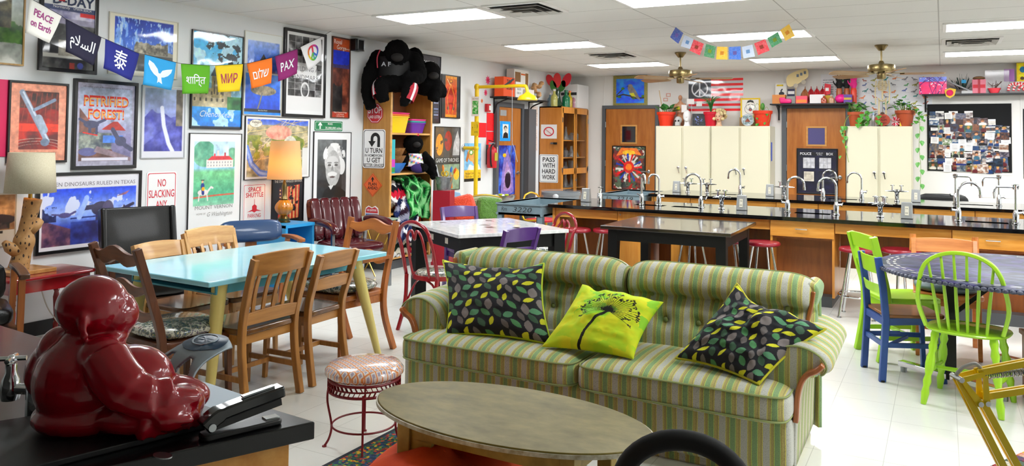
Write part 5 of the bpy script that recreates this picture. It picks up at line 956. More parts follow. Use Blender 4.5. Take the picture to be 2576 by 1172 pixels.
# shelf above the left door with its load
SHB=mat('black_shelf_paint','151516',.4)
def wallshelf(label,x0,x1,z,d,loc,rz,br,name='wall_shelf'):
    t=thing(name,label,'shelf',loc,rz); MB().box(((x0+x1)/2,-d/2,z),(x1-x0,d,.02)).build('shelf_board',SHB,t,smooth=0)
    for x in br:
        M=MB(); M.box((x,-.006,z-.13),(.025,.012,.24)); M.rect(spline([(x,-.01,z-.24),(x,-.06,z-.1),(x,-d+.04,z-.02)],6),.02,.014,up=(1,0,0)); M.box((x,-d/2+.01,z-.017),(.025,d-.03,.012)); M.build('bracket',SHB,t,smooth=0)
    return t
wallshelf('black shelf with curved brackets above the left exit door',10.5,11.95,2.2,.3,(XL+.001,0,0),PI/2,(10.62,11.8))
ZS=2.211
def boxy(name,label,cat,x,y,z,w,d,h,c,rz=0,lid=None,art=None):
    t=thing(name,label,cat,(x,y,z),rz); MB().box((0,0,h/2),(w,d,h)).build('box_body',mat('boxcard_'+c,c,.6),t,smooth=0,bevel=.003)
    if lid: MB().box((0,-d/2-.001,h*lid[1]),(w*.9,.002,h*lid[2])).build('printed_panel',mat('boxcard_'+lid[0],lid[0],.6),t,smooth=0)
    return t
t=boxy('paper_bag','orange TOP SECRET paper bag on the shelf above the left door','bag',-5.93,10.66,ZS,.36,.16,.3,'f0561c',PI/2); letters(t,[('TOP',.06,.0,.2,.16,{'bold':.03}),('SECRET',.05,.02,.11,.22,{'bold':.02})],tx('1c1c1c'),-.0825)
t=boxy('placard_box','white hand lettered card box in front of the carton on the door shelf','box',-5.91,10.98,ZS,.22,.12,.25,'eceae6',PI/2); letters(t,[('HEALTH',.03,-.02,.18,.12),('WASTE',.03,0,.12,.14),('ONLY $',.03,0,.06,.14)],tx('3a3a3c'),-.0625)
boxy('carton','white cardboard carton with a brown open side on the door shelf','box',-5.98,11.18,ZS+.0,.5,.14,.46,'e2ded8',PI/2,('8a6238',.55,.7))
boxy('paper_pack','white paper pack with orange stripe leaning on the door shelf','box',-5.92,11.22,ZS,.16,.03,.42,'e6e2da',PI/2,('d86a2c',.92,.06))
boxy('small_box','small pale box with pink print at the front of the door shelf','box',-5.87,11.34,ZS,.22,.1,.15,'e0d4cc',PI/2)
tag(place(MB().lathe([(.045,0),(.05,.08),(.05,.1),(.03,.11)],n=18).build('glass_jar',mat('clear_jar','dfe6e6',.05,trans=.8,coat=.2)),(-5.88,11.55,ZS)),'clear glass jar on the door shelf','jar')
M=MB()
for k in range(9): M.ell((random.uniform(-.09,.09),random.uniform(-.06,.06),.05+.03*k),(.05,.045,.035),10,8)
tag(place(soft(M.build('dried_coral',mat('coral_tan','b07a4a',.8,c2='d0a87a',sc=(30,30,30)),None,smooth=180),.014,.02,.02),(-5.9,11.78,ZS)),'tan knobbly dried coral at the right of the door shelf','coral')
# corner wooden cabinet
CW=wood('cabinet_oak','b06a24','c8823a','z',.35,12); CF=wood('cabinet_frame_oak','c47c2c','d89442','z',.35,16); CLEAR=mat('clear_glass','f2f6f6',.02,trans=1,ior=1.1)
t=thing('display_cabinet','tall oak cabinet with glass doors in the corner, holding glassware','cabinet',(XL+.003,12.2,0))
cw=.41; cl=1.14
MB().box((cw/2,.01,1.065),(cw,.02,2.13)).build('side_panel',CW,t,smooth=0); MB().box((cw/2,cl-.01,1.065),(cw,.02,2.13)).build('side_panel',CW,t,smooth=0); MB().box((cw/2,cl/2,2.12),(cw,cl,.02)).build('top_panel',CW,t,smooth=0); MB().box((.006,cl/2,1.06),(.012,cl,2.1)).build('back_panel',BROWN,t,smooth=0); MB().box((cw/2,cl/2,.06),(cw,cl,.12)).build('base_panel',CW,t,smooth=0)
for z in (.4,.72,1.0,1.25,1.55): MB().box((cw/2-.01,cl/2,z),(cw-.04,cl-.04,.018)).build('shelf_board',CF,t,smooth=0)
for k,y in enumerate((.29,.85)):
    M=MB()
    for yy in (y-.26,y+.26): M.box((cw+.012,yy,1.12),(.022,.06,1.98))
    for z in (.16,1.02,2.07): M.box((cw+.012,y,z),(.022,.52,.1))
    d=M.build('cabinet_door',CF,t,smooth=0); MB().box((cw+.012,y,.6),(.004,.47,.76)).build('glass_pane',CLEAR,d,smooth=0); MB().box((cw+.012,y,1.55),(.004,.47,.95)).build('glass_pane',CLEAR,d,smooth=0)
    for z in (.3,1.05,1.9): MB().box((cw+.025,.0+(.02 if k==0 else cl-.02),z),(.012,.03,.08)).build('hinge',STEEL,d,smooth=0)
MB().lathe([(.018,0),(.018,.015),(.008,.02)],c=(cw+.024,.57,.86),n=14,rot=Matrix.Rotation(PI/2,3,'Y')).build('lock',STEEL,t)
r=sign('square white no entry symbol sign on the corner cabinet side',-.15,.15,-.12,.12,(-5.91,12.198,1.7),0,rad=.004,col='e6e4e2',name='paper_sign')
M=MB(); M.ring(oval(.2,.16,30),oval(.16,.125,30),LY-.0005,LY); M.bar((-.06,LY,.045),(.06,LY,-.045),.001,.02,ref=(0,1,0)); M.build('prohibition_symbol',tx('d02a34',.5),r,smooth=0)
r=sign('white PASS WITH HARD WORK sign on the corner cabinet side',-.175,.175,-.24,.24,(-5.905,12.198,1.07),0,rim='222224',rw=.005,rad=.02)
letters(r,[(s,.075,0,z,w,{'bold':.02}) for s,z,w in (('PASS',.115,.23),('WITH',.015,.23),('HARD',-.085,.25),('WORK',-.185,.25))],tx('1c1c1e',.4),LY)
t=thing('lock_box','small black padlock hasp on the corner cabinet side','lock',(-5.78,12.198,1.5)); MB().box((0,-.02,0),(.06,.04,.035)).build('lock_body',BLACK,t,bevel=.004); MB().box((-.06,-.008,0),(.07,.012,.03)).build('hasp_plate',STEEL,t,smooth=0)
GLS=mat('lab_glass','e6eef0',.03,trans=.75,coat=.3)
rs=random.Random(5); gi=0
places=['lowest shelf','second shelf','third shelf','fourth shelf','top shelf']
for zi,z in enumerate((.41,.73,1.01,1.26,1.56)):
    for yi,y in enumerate((12.32,12.52,12.78,13.02,13.2)):
        kind=rs.choice(['flask','bottle','beaker']); h=rs.uniform(.13,.24); r_=rs.uniform(.035,.06)
        pf={'flask':[(r_*1.3,0),(r_*1.3,.01),(r_*.4,h*.7),(r_*.4,h)],'bottle':[(r_,0),(r_,h*.65),(r_*.4,h*.8),(r_*.4,h)],'beaker':[(r_,0),(r_,h*.8),(r_*1.08,h*.82)]}[kind]
        tag(place(MB().lathe(pf,n=14).build('glass_'+kind,GLS),(-5.86,y,z)),f'clear glass {kind}, {["nearest","second","middle","fourth","farthest"][yi]} on the {places[zi]} of the corner cabinet',kind,'glassware in the corner cabinet')
# on top of the corner cabinet
boxy('carton','white printed carton with black dots on top of the corner cabinet','box',-5.85,13.12,2.131,.34,.5,.42,'e4e2e0',0,('2a2a2c',.6,.12))
def bottle(label,x,y,z,r_,h,c,cap='c8c4bc',name='bottle'):
    t=thing(name,label,'bottle',(x,y,z)); MB().lathe([(r_,0),(r_,h*.5),(r_*.95,h*.58),(r_*.4,h*.72),(r_*.38,h*.9)],n=18).build('bottle_body',mat('glass_'+c,c,.08,trans=.35,coat=.4),t); MB().lathe([(r_*.45,h*.88),(r_*.45,h)],n=14).build('cap',mat('cap_'+cap,cap,.4),t)
bottle('pale yellow bottle at the left on top of the corner cabinet',-5.85,12.27,2.131,.06,.3,'c8c46a'); bottle('grey blue bottle behind the yellow one on top of the corner cabinet',-5.98,12.38,2.131,.05,.24,'6f8fa4')
bottle('green round bottle on top of the corner cabinet',-5.78,12.6,2.131,.07,.3,'1f8a5a','2a6a4a'); bottle('yellow bottle with orange cap on top of the corner cabinet',-5.78,12.76,2.131,.05,.3,'e0c01c','e8742a'); bottle('clear bottle with pink liquid beside the white carton',-5.76,12.9,2.131,.05,.28,'c88a9a','3a3a40')
t=thing('valentine_vase','dark green vase with large red paper heart leaves on top of the corner cabinet','vase',(-5.86,12.42,2.131)); MB().lathe([(.09,0),(.1,.03),(.06,.1),(.045,.2),(.06,.28),(.05,.3)],n=20).build('vase_body',mat('dark_green_glaze','1f3a22',.2,coat=.4),t)
for k,(x,z,a_,c,s) in enumerate([(-.14,.46,.5,'d82a34',.9),(0,.46,0,'e23a3a',1),(.17,.46,-.5,'c82030',1),(-.07,.36,.35,'3f7a2c',.8),(.09,.36,-.4,'2f6a24',.8)]):
    M=MB(); M.prism([(s*(.075*math.sin(t_)**1),s*(.13*-math.cos(t_))) for t_ in [2*PI*j/18 for j in range(18)]],-.006,.006,'y'); M.xf(Matrix.Translation((x,-.02*(k%2),z))@Matrix.Rotation(-a_,4,'Y')); M.build('paper_leaf' if c<'a' and c[0] in '23' else 'paper_petal',mat('paper_'+c,c,.5),t,smooth=0)
# waste can
t=thing('trash_can','large grey trash can lined with a clear plastic bag before the corner cabinet','trash can',(-5.32,11.45,0)); GREYP=mat('grey_bin_plastic','6d7478',.5)
MB().lathe([(.22,0),(.25,.3),(.285,.68),(.31,.69),(.31,.73),(.285,.73),(.24,.3),(.2,.02),(.001,.02)],n=32).build('can_body',GREYP,t); q=MB(); q.grid(lambda u,v:((.315+.012*math.sin(13*2*PI*u)*v)*math.cos(2*PI*u),(.315+.012*math.sin(11*2*PI*u)*v)*math.sin(2*PI*u),.76-.13*v),60,5,cu=True); q.build('bag_liner',mat('clear_bag','b0b4b8',.2,alpha=.3),t,smooth=180); MB().ell((.05,-.31,.68),(.05,.04,.04),12,8).build('bag_knot',mat('bag_knot','c4c8cc',.25),t)
# utility carts
CARTG=mat('grey_cart_plastic','6f838c',.55,c2='7a8c94',sc=(3,3,3))
def cart(label,x0,x1,y0,y1,z,num):
    w,l=x1-x0,y1-y0; t=thing('utility_cart',label,'cart',((x0+x1)/2,(y0+y1)/2,0))
    for zz,h in ((z-.13,.13),(.2,.1)):
        M=MB(); M.box((0,0,zz+.012),(w,l,.024)); M.ring(rr(w,l,.03,2),rr(w-.03,l-.03,.02,2),zz,zz+h,'z'); M.ring(rr(w+.03,l+.03,.04,2),rr(w-.03,l-.03,.02,2),zz+h-.015,zz+h,'z'); M.build('tray',CARTG,t,smooth=0)
    for sx in (-1,1):
        for sy in (-1,1): MB().box((sx*(w/2-.04),sy*(l/2-.04),z/2+.02),(.06,.06,z-.2)).build('post',CARTG,t,smooth=0); MB().lathe([(.05,-.012),(.05,.012)],c=(sx*(w/2-.06),sy*(l/2-.06),.05),n=16,rot=Matrix.Rotation(PI/2,3,'Y')).build('caster',BLACK,t); MB().box((sx*(w/2-.06),sy*(l/2-.06),.1),(.05,.05,.04)).build('caster_fork',STEEL,t,smooth=0)
    letters(t,[('Rm',.045,-.18,z-.085,.07,{'shear':.2}),(num,.055,.05,z-.09,.24,{'shear':.2})],tx('2a2e30'),-l/2-.0185); return t
cart('grey utility cart with Rm 3220 written on it at the end of the front bench',-4.46,-3.87,7.85,8.92,.83,'3220')
cart('grey utility cart with Rm 3219 written on it at the end of the rear bench',-4.12,-3.55,10.2,11.2,.83,'3219')

# ================================================================ back wall
def bframed(label,x0,x1,z0,z1,fr,t=.03,d=.02,art=None,y=YB-.001,res=.006,name='framed_poster',glazed=True): return framed(label,x0,x1,z0,z1,fr,t,d,art,glazed,'picture',name,((x0+x1)/2,y,(z0+z1)/2),0,res)
def a(A,r):
    A.put(A.V>-1,A.grad([(0,'1f5ae0'),(1,'2f8aee')])); A.mottle('2468e4','4a9cf2',4,3); A.put(A.line([(0,.28),(.25,.36),(.5,.3),(.7,.2),(1,.22)],.045),'3a2e26'); A.put(A.line([(.02,.34),(.22,.56)],.03)|A.line([(.5,.3),(.58,.2)],.03),'4a3a2a')
    A.put(A.ell(.24,.6,.06,.05)|A.ell(.12,.26,.07,.04)|A.ell(.95,.28,.06,.05)|A.ell(.62,.2,.05,.04),'4f7a34'); A.put(A.poly([(.4,.62),(.5,.74),(.6,.66),(.7,.5),(.8,.28),(.86,.1),(.76,.18),(.62,.28),(.48,.4)]),'8b8684'); A.put(A.ell(.5,.7,.085,.075),'8f8a86'); A.put(A.poly([(.42,.72),(.36,.68),(.44,.68)]),'3a3836'); A.put(A.poly([(.46,.4),(.62,.42),(.7,.26),(.56,.28)]),'c2c238')
bframed('gold framed painting of a grey bird on a branch against bright blue',-5.24,-4.60,2.18,2.73,mat('olive_gold_frame','8a8448',.4,.3,c2='a39a58',sc=(60,60,60)),.055,.03,a)
def a(A,r):
    A.fill([(0,'d6d7db'),(1,'d6d7db')])
    for k in range(7): A.put(A.box(0,k*2/13,1,(k*2+1)/13),'d8283a')
    A.put(A.box(0,.385,.42,1),'3a3f48'); A.mottle('30343c','4e545e',7,3,A.box(0,.385,.42,1))
    e=((A.U-.21)/.155)**2+((A.V-.69)/.26)**2; A.put((e<1)&(e>.72),'e0e2e6'); A.put(A.box(.197,.45,.223,.93)|A.line([(.21,.69),(.11,.52)],.026)|A.line([(.21,.69),(.31,.52)],.026),'e0e2e6')
r=thing('flag_poster','glossy striped flag poster with a white peace sign in its dark corner','poster',(-3.395,YB-.001,2.36),0); MB().box((0,-.002,0),(.94,.003,.565)).build('sheet',PAPER,r,smooth=0); A=Art(.93,.555,.006); a(A,r); A.build(r,GLAZED,-.0045)
def a(A,r):
    A.fill([(0,'c9c6bd'),(1,'d9cdb8')]); A.mottle('2f3a3a','a8443a',8,3); A.put(A.noise(6,5)>.6,'d6d4cc'); A.put((A.noise(11,9)>.6),'5a6a5a'); A.put(A.poly([(.1,.78),(.5,.85),(.9,.8),(.75,.97),(.25,.97)]),'d8884a'); A.put(A.ell(.5,.86,.2,.06),'e8c05a')
    for k in range(16):
        t=k*2*PI/16; A.put(A.poly([(.5,.5),(.5+.42*math.cos(t),.5+.34*math.sin(t)),(.5+.42*math.cos(t+.16),.5+.34*math.sin(t+.16))]),['c22a2c','2f4f9a','d8d6d0'][k%3])
    A.put(A.ell(.5,.52,.17,.14),'b82a2a'); A.put(A.ell(.5,.52,.1,.08),'d8843a')
bframed('black framed comic style poster of red and blue bursts on the left back door',-5.24,-4.61,.68,1.47,FRB,.02,.02,a,YB-.045)
def a(A,r):
    A.fill([(0,'17182c'),(1,'1b1c30')]); A.mottle('15162a','222440',6,3); A.put(A.box(.02,.86,.98,.94),'101018')
    for u in (.14,.56):
        A.put(A.box(u-.015,.55,u+.315,.83),'0e0f1c'); A.put(A.box(u,.57,u+.3,.81),'c2c2c6')
        for k in (1,2): A.put(A.box(u+.1*k-.006,.57,u+.1*k+.006,.81),'9a9aa2')
        A.put(A.box(u,.685,u+.3,.695),'9a9aa2'); A.put(A.box(u-.015,.24,u+.315,.5),'11121f'); A.put(A.box(u,.26,u+.3,.48),'1d1e36')
    A.put(A.box(.16,.27,.42,.49),'d2ccc2'); A.put(A.box(.18,.29,.4,.47)&(np.sin(A.V*170)>.3),'9a948a')
    letters(r,[('POLICE',.04,-.17,.26,.17,{'bold':.02}),('BOX',.04,.19,.26,.1,{'bold':.02}),('PUBLIC',.016,.04,.283,.1),('CALL',.016,.04,.258,.08)],tx('dcdde2'),-.0135)
bframed('dark blue POLICE PUBLIC CALL BOX door poster on the middle back door',-2.07,-1.45,.74,1.47,FRB,.02,.02,a,YB-.045,.005)
def a(A):
    A.put((np.sin(A.V*60)>.3)&A.box(.06,.1,.45,.85)&(A.noise(14,3)>.4),'a8aab0'); A.put((np.sin(A.V*60)>.3)&A.box(.52,.1,.95,.85)&(A.noise(14,8)>.4),'b4b0b4')
card('wall_notice','white printed notice behind the gloves at the left of the dinosaur chart',(-1.5,YB-.001,2.47),0,.42,.38,'e4e4e6',art=a,cat='notice')
r=thing('dinosaur_chart','large white chart of many small coloured dinosaurs behind the skeleton','poster',(-.785,YB-.001,2.285),0); MB().box((0,-.002,0),(1.31,.003,.71)).build('sheet',PAPER,r,smooth=0); A=Art(1.3,.7,.006,'dcdde0')
rs_=random.Random(4)
for i in range(9):
    for j in range(7):
        u,v=.06+.11*i+rs_.uniform(-.02,.02),.1+.13*j+rs_.uniform(-.02,.02); c=rs_.choice(['4f8a5a','c27a4a','5a6a9a','8a8a4a','9a5a4a','3f7a7a','7a7a80']); s=rs_.uniform(.5,.85); f=rs_.choice([-1,1])
        A.put(A.ell(u,v,.018*s,.022*s)|A.line([(u-f*.015,v),(u-f*.04*s,v-.01)],.01)|A.line([(u+f*.012,v+.01),(u+f*.03*s,v+.05*s)],.011)|A.ell(u+f*.033*s,v+.055*s,.009,.01)|A.box(u-.012,v-.045*s,u-.005,v)|A.box(u+.005,v-.045*s,u+.012,v),c); A.put(A.line([(u,v-.05),(u+.05,v-.05)],.003),'a0a0a8')
A.build(r,SATIN,-.0045)
# steel storage cabinets
PUTTY=mat('putty_enamel','d2cdb4',.35,coat=.15)
def cabinet(label,x0,x1):
    t=thing('storage_cabinet',label,'cabinet',((x0+x1)/2,13.03,0)); w=x1-x0; MB().box((0,.23,.91),(w,.44,1.815)).build('cabinet_body',PUTTY,t,bevel=.006)
    for s in (-1,1):
        d=MB().box((s*w/4,.0,.93),(w/2-.035,.018,1.72)).build('cabinet_door',PUTTY,t,bevel=.003)
        M=MB(); M.lathe([(.022,0),(.022,.02),(.012,.026)],c=(s*.065,-.008,1.12),n=16,rot=Matrix.Rotation(PI/2,3,'X')); M.bar((s*.065,-.04,1.13),(s*.065+.02,-.045,1.03),.014,.012); M.build('handle',CHROME,d)
    MB().box((0,.22,.02),(w-.02,.42,.04)).build('base_plinth',DKGREY,t,smooth=0); return t
cabinet('putty coloured steel cabinet nearest the bird painting door',-4.295,-3.36); cabinet('putty coloured steel cabinet left of the police box door',-3.352,-2.41); cabinet('putty coloured steel cabinet under the skeleton and turkey sign',-1.285,-.385)
card('tape_strip','strip of blue painters tape on the side of the second steel cabinet',(-2.407,13.15,1.41),PI/2,.08,.3,'3a5ac8',[],cat='tape')
ZT=1.8185; YC=13.22
LEAFG=mat('pothos_green','2f7a2a',.4,c2='6aae4a',sc=(30,30,30)); LEAFD=mat('deep_green_leaf','1f5a24',.4,c2='3f8a3a',sc=(30,30,30)); VINE=mat('vine_stem','7f9a3a',.6); SOIL=mat('potting_soil','2e2018',.9)
def leaf(M,p,az,el,s,w=.42):
    P=[(0,0,0),(w*.8,.12,.1),(w,.4,.12),(w*.55,.75,.04),(0,1,-.12),(-w*.55,.75,.04),(-w,.4,.12),(-w*.8,.12,.1),(0,.4,0)]
    T=Matrix.Translation(p)@Matrix.Rotation(az,4,'Z')@Matrix.Rotation(el,4,'X')@Matrix.Scale(s,4)
    M.add([T@Vector(q) for q in P],[(8,0,1,2),(8,2,3,4),(8,4,5,6),(8,6,7,0)])
def potted(label,x,r_,h,c,kind,y=YC,name='potted_plant',seed=1):
    t=thing(name,label,'potted plant',(x,y,ZT)); g=random.Random(seed)
    MB().lathe([(r_*.72,0),(r_*.95,h*.8),(r_*1.05,h*.8),(r_*1.08,h),(r_*.98,h),(r_*.93,h*.85)],n=26).build('pot',mat('pot_'+c,c,.4),t); MB().lathe([(.001,h*.86),(r_*.93,h*.86)],n=20).build('soil',SOIL,t)
    M=MB(); V=MB()
    if kind=='pothos':
        for k in range(26):
            az=g.uniform(0,2*PI); d=g.uniform(.02,r_*1.3); z=h+g.uniform(.02,.14); p=(d*math.cos(az),d*math.sin(az)*.8,z); leaf(M,p,az-PI/2,g.uniform(-.6,.5),g.uniform(.07,.11)); V.tube([(p[0]*.3,p[1]*.3,h*.85),p],.003,5)
    if kind=='spiky':
        for k in range(24):
            az=g.uniform(0,2*PI); L=g.uniform(.18,.34); b=g.uniform(.05,.16); V.tube(spline([(0,0,h*.85),(b*.4*math.cos(az),b*.4*math.sin(az),h+L*.6),(b*1.3*math.cos(az),b*1.3*math.sin(az),h+L*(.9-b))],4),[.007,.007,.006,.006,.006,.005,.004,.003,.001],5)
    if kind=='broad':
        for k in range(11):
            az=g.uniform(0,2*PI); d=g.uniform(.0,r_); p=(d*math.cos(az),d*math.sin(az),h+g.uniform(0,.08)); leaf(M,p,az-PI/2,g.uniform(.2,1),g.uniform(.1,.15)); V.tube([(p[0]*.3,p[1]*.3,h*.85),p],.004,5)
    if kind=='vine':
        for k in range(3): V.tube(spline([(0,0,h*.9),((k-1)*.08,-.06,h+.12-.03*k),((k-1)*.13,-.1,h*.6),((k-1)*.1,-.12,.06)],6),.003,5)
        for k in range(8): leaf(M,(g.uniform(-.1,.1),-.1,g.uniform(.02,h)),g.uniform(2.6,3.7),-.9,.055)
        M.ell((0,0,h+.07),(.035,.035,.06),10,8)
    if M.v: M.build('foliage',LEAFG if kind!='broad' else LEAFD,t,smooth=180)
    if V.v: V.build('stem',VINE if kind!='spiky' else LEAFD,t,smooth=180)
    return t
t=potted('broad leaved plant in a red pot at the left end of the first steel cabinet',-4.17,.15,.24,'e0381c','broad',seed=2); MB().tube([(-.06,.02,.2),(-.14,.04,.62)],.006,6).build('bamboo_stake',mat('bamboo','c8a468',.6),t)
potted('spiky grass plant in a crimson pot between the two joined cabinets',-3.4,.115,.24,'c8142c','spiky',seed=3); potted('red pot of trailing vine at the right end of the second steel cabinet',-2.56,.145,.25,'d8381c','vine',seed=4)
t=potted('leafy pothos in a terracotta pot at the left of the third steel cabinet',-1.17,.11,.22,'b0502c','pothos',seed=5)
M=MB(); V=MB(); g=random.Random(8)
for k in range(22): leaf(M,(.12+g.uniform(-.1,.22),-.14+g.uniform(-.05,.05),g.uniform(.01,.24)),g.uniform(2.4,3.9),g.uniform(-.9,-.1),g.uniform(.08,.11))
for k in range(9): leaf(M,(-.14+g.uniform(-.05,.04),-.2,.02-.05*k*(k<5)-.02),g.uniform(2.5,3.8),-1.1,.075)
V.tube(spline([(0,0,.2),(-.1,-.14,.14),(-.15,-.22,-.05),(-.13,-.22,-.3),(-.08,-.22,-.55)],6),.004,5); leaf(M,(-.19,-.23,-.45),2.6,-1,.06); leaf(M,(-.12,-.22,-.3),3.6,-1,.05); M.build('foliage',LEAFG,t,smooth=180); V.build('stem',VINE,t)
t=potted('trailing pothos in a terracotta pot at the right of the third steel cabinet',-.49,.13,.24,'a84a28','pothos',seed=6)
M=MB(); V=MB(); pts=spline([(.02,0,.24),(.16,-.1,.2),(.2,-.2,-.0),(.19,-.2,-.3),(.21,-.2,-.6),(.2,-.2,-.95)],6); V.tube(pts,.0035,5)
for k in range(12): leaf(M,(.13+g.uniform(-.02,.1),-.1+g.uniform(-.05,.03),.26-.02*k),g.uniform(2.2,4),g.uniform(-.9,0),.09)
for k in range(9): leaf(M,(.2+.02*(-1)**k,-.205,.0-.105*k),3.14+.5*(-1)**k,-1.2,.085)
M.build('foliage',LEAFG,t,smooth=180); V.build('stem',VINE,t)
# heads and curios on the cabinets
def headmesh(M,c,s,neck=True):
    x,y,z=c; M.ell((x,y,z+.19*s),(.075*s,.095*s,.115*s),18,14); M.ell((x,y-.05*s,z+.13*s),(.05*s,.05*s,.05*s),12,10); M.ell((x,y-.095*s,z+.17*s),(.014*s,.022*s,.025*s),8,6)
    if neck: M.lathe([(.07*s,0),(.05*s,.03*s),(.045*s,.1*s)],c,16)
o=MB(); headmesh(o,(0,0,0),.9); o=soft(o.build('foam_head',mat('white_foam','e8e8e8',.6),None,smooth=180),.007); tag(place(o,(-3.8,13.2,ZT),R(8)),'white foam display head on the first steel cabinet','mannequin head')
t=thing('doll_head','blond curly haired doll head with red lips on the second steel cabinet','mannequin head',(-3.26,13.2,ZT)); M=MB(); headmesh(M,(0,0,0),.86); soft(M.build('face',mat('doll_skin','d8b08f',.45),t,smooth=180),.007)
M=MB(); g=random.Random(3)
for k in range(46):
    a_=g.uniform(0,2*PI); e=g.uniform(-.5,1.3); r_=.1
    p=(r_*math.cos(a_)*math.cos(e)*1.15,r_*math.sin(a_)*math.cos(e)+.02,.165+.11*math.sin(e))
    if p[1]<-.03 and p[2]<.2 and abs(p[0])<.06: continue
    M.ell(p,g.uniform(.022,.034),8,6)
M.build('curly_hair',mat('blond_hair','c9b078',.6,c2='e0cfa0',sc=(40,40,40)),t,smooth=180); MB().ell((0,-.087,.105),(.02,.01,.008),10,6).build('lips',mat('red_lips','b01824',.4),t)
for s in (-1,1): MB().ell((s*.026,-.081,.165),(.011,.006,.006),8,6).build('eye',mat('dark_eye','2a2422',.3),t)
t=thing('toy_skull','grey toy skull on the first steel cabinet','skull',(-3.94,13.16,ZT)); M=MB(); M.ell((0,0,.1),(.062,.08,.065),16,12); M.box((0,-.03,.035),(.075,.08,.06)); soft(M.build('cranium',mat('bone_grey','b4b4b2',.6),t,smooth=180),.007)
for s in (-1,1): MB().ell((s*.026,-.07,.088),(.017,.014,.016),10,8).build('eye_socket',mat('socket_dark','2a2828',.8),t)
card('slate_tile','dark slate tile with blue spots leaning on the first steel cabinet',(-3.6,13.2,ZT+.105),0,.22,.21,'3a3c3e',art=lambda A:(A.mottle('333537','45474a',6,3),A.put((A.noise(12,8)>.64)&A.ell(.5,.5,.3,.4),'8a94c8')),cat='tile')
t=thing('souvenir_plate','round picture plate standing near the right end of the second steel cabinet','plate',(-2.78,13.15,ZT+.1)); MB().lathe([(.001,0),(.09,.0),(.1,.012)],n=30,rot=Matrix.Rotation(PI/2,3,'X')).build('plate_body',mat('plate_glaze','b8bcc0',.2,coat=.4),t); A=Art(.15,.15,.005,'aab4bc'); A.mottle('6a7a7a','c2c8cc',6,3); A.put(A.poly([(.2,.3),(.5,.7),(.8,.3)]),'7a4a3a'); M=A.build(t,SATIN,-.014); MB().box((0,.03,-.09),(.1,.07,.02)).build('plate_stand',mat('brass_stand','a89048',.4,.6),t,smooth=0)
def a(A,r):
    A.fill([(0,'eceae4'),(1,'eceae4')]); k='2a2a2a'
    for (u,v,p,q) in ((.5,.42,.34,.3),(.5,.62,.26,.3)):
        e=((A.U-u)/p)**2+((A.V-v)/q)**2; A.put((e<1)&(e>.9),k)
    A.put(A.poly([(.28,.78),(.35,.92),(.5,.97),(.66,.92),(.72,.78),(.5,.84)]),k); A.put(A.line([(.36,.66),(.45,.7)],.02)|A.line([(.56,.7),(.66,.66)],.02),k); A.put(A.ell(.5,.4,.1,.1),'1a1a1a'); A.put(A.ell(.5,.36,.05,.04),'c83a3a'); A.put(A.line([(.5,.62),(.44,.5),(.54,.5)],.018),k)
bframed('yellow framed cartoon drawing of a singing face on the second steel cabinet',-2.95,-2.63,ZT+.15,ZT+.47,mat('yellow_frame','e8c21c',.35),.025,.02,a,13.4,.004,'framed_drawing')
MB_=thing('wooden_box','plain cardboard box holding up the yellow framed drawing','box',(-2.79,13.34,ZT)); MB().box((0,0,.074),(.3,.15,.148)).build('box_body',mat('brown_card','9a7a52',.7),MB_,smooth=0)
t=thing('torso_model','small flesh coloured anatomy torso model standing on the first steel cabinet','anatomy model',(-3.96,13.34,ZT)); FL2=mat('flesh_plastic','c08a68',.45); M=MB(); M.ell((0,0,.33),(.075,.05,.1),14,10); M.ell((0,0,.2),(.065,.05,.09),14,10); M.ell((0,0,.49),(.035,.042,.05),12,10); M.tube([(0,0,.4),(0,0,.46)],.022,8)
for s in (-1,1): M.tube(spline([(s*.07,0,.39),(s*.11,0,.3),(s*.13,-.03,.18)],4),.02,8); M.tube([(s*.035,0,.16),(s*.04,0,0)],[.035,.025],10)
soft(M.build('torso_body',FL2,t,smooth=180),.009); MB().ell((-.02,-.05,.31),(.03,.02,.035),10,8).build('yellow_organ',mat('yellow_organ','d8d82a',.4),t)
for i,(x,z,rz,w,h,l) in enumerate(((-3.77,2.24,.3,.12,.09,'white paper tag stuck above the foam head'),(-3.62,2.2,-.3,.11,.08,'white paper tag behind the slate tile'),(-3.88,2.12,.2,.09,.13,'white paper tag left of the foam head'))): card('paper_tag',l,(x,13.3,z-.0),rz,w,h,'ece9e6',cat='tag')
t=thing('tag_rack','wire rack holding white paper tags above the foam head','rack',(-3.76,13.33,ZT)); MB().tube([(0,0,0),(0,0,.42)],.004,6).build('wire',STEEL,t); MB().tube([(-.13,-.02,.33),(.15,-.02,.4)],.003,6).build('wire',STEEL,t)
t=thing('paper_lantern','pale red folded paper ornament on the wall above the first steel cabinet','ornament',(-4.22,YB-.002,2.31)); 
for z in (.06,-.02): MB().frame(.08,.06,.012,.004,0,z,.0 if z>0 else -.05).build('paper_frame',mat('pale_red_paper','d89a8a',.7),t,smooth=0)
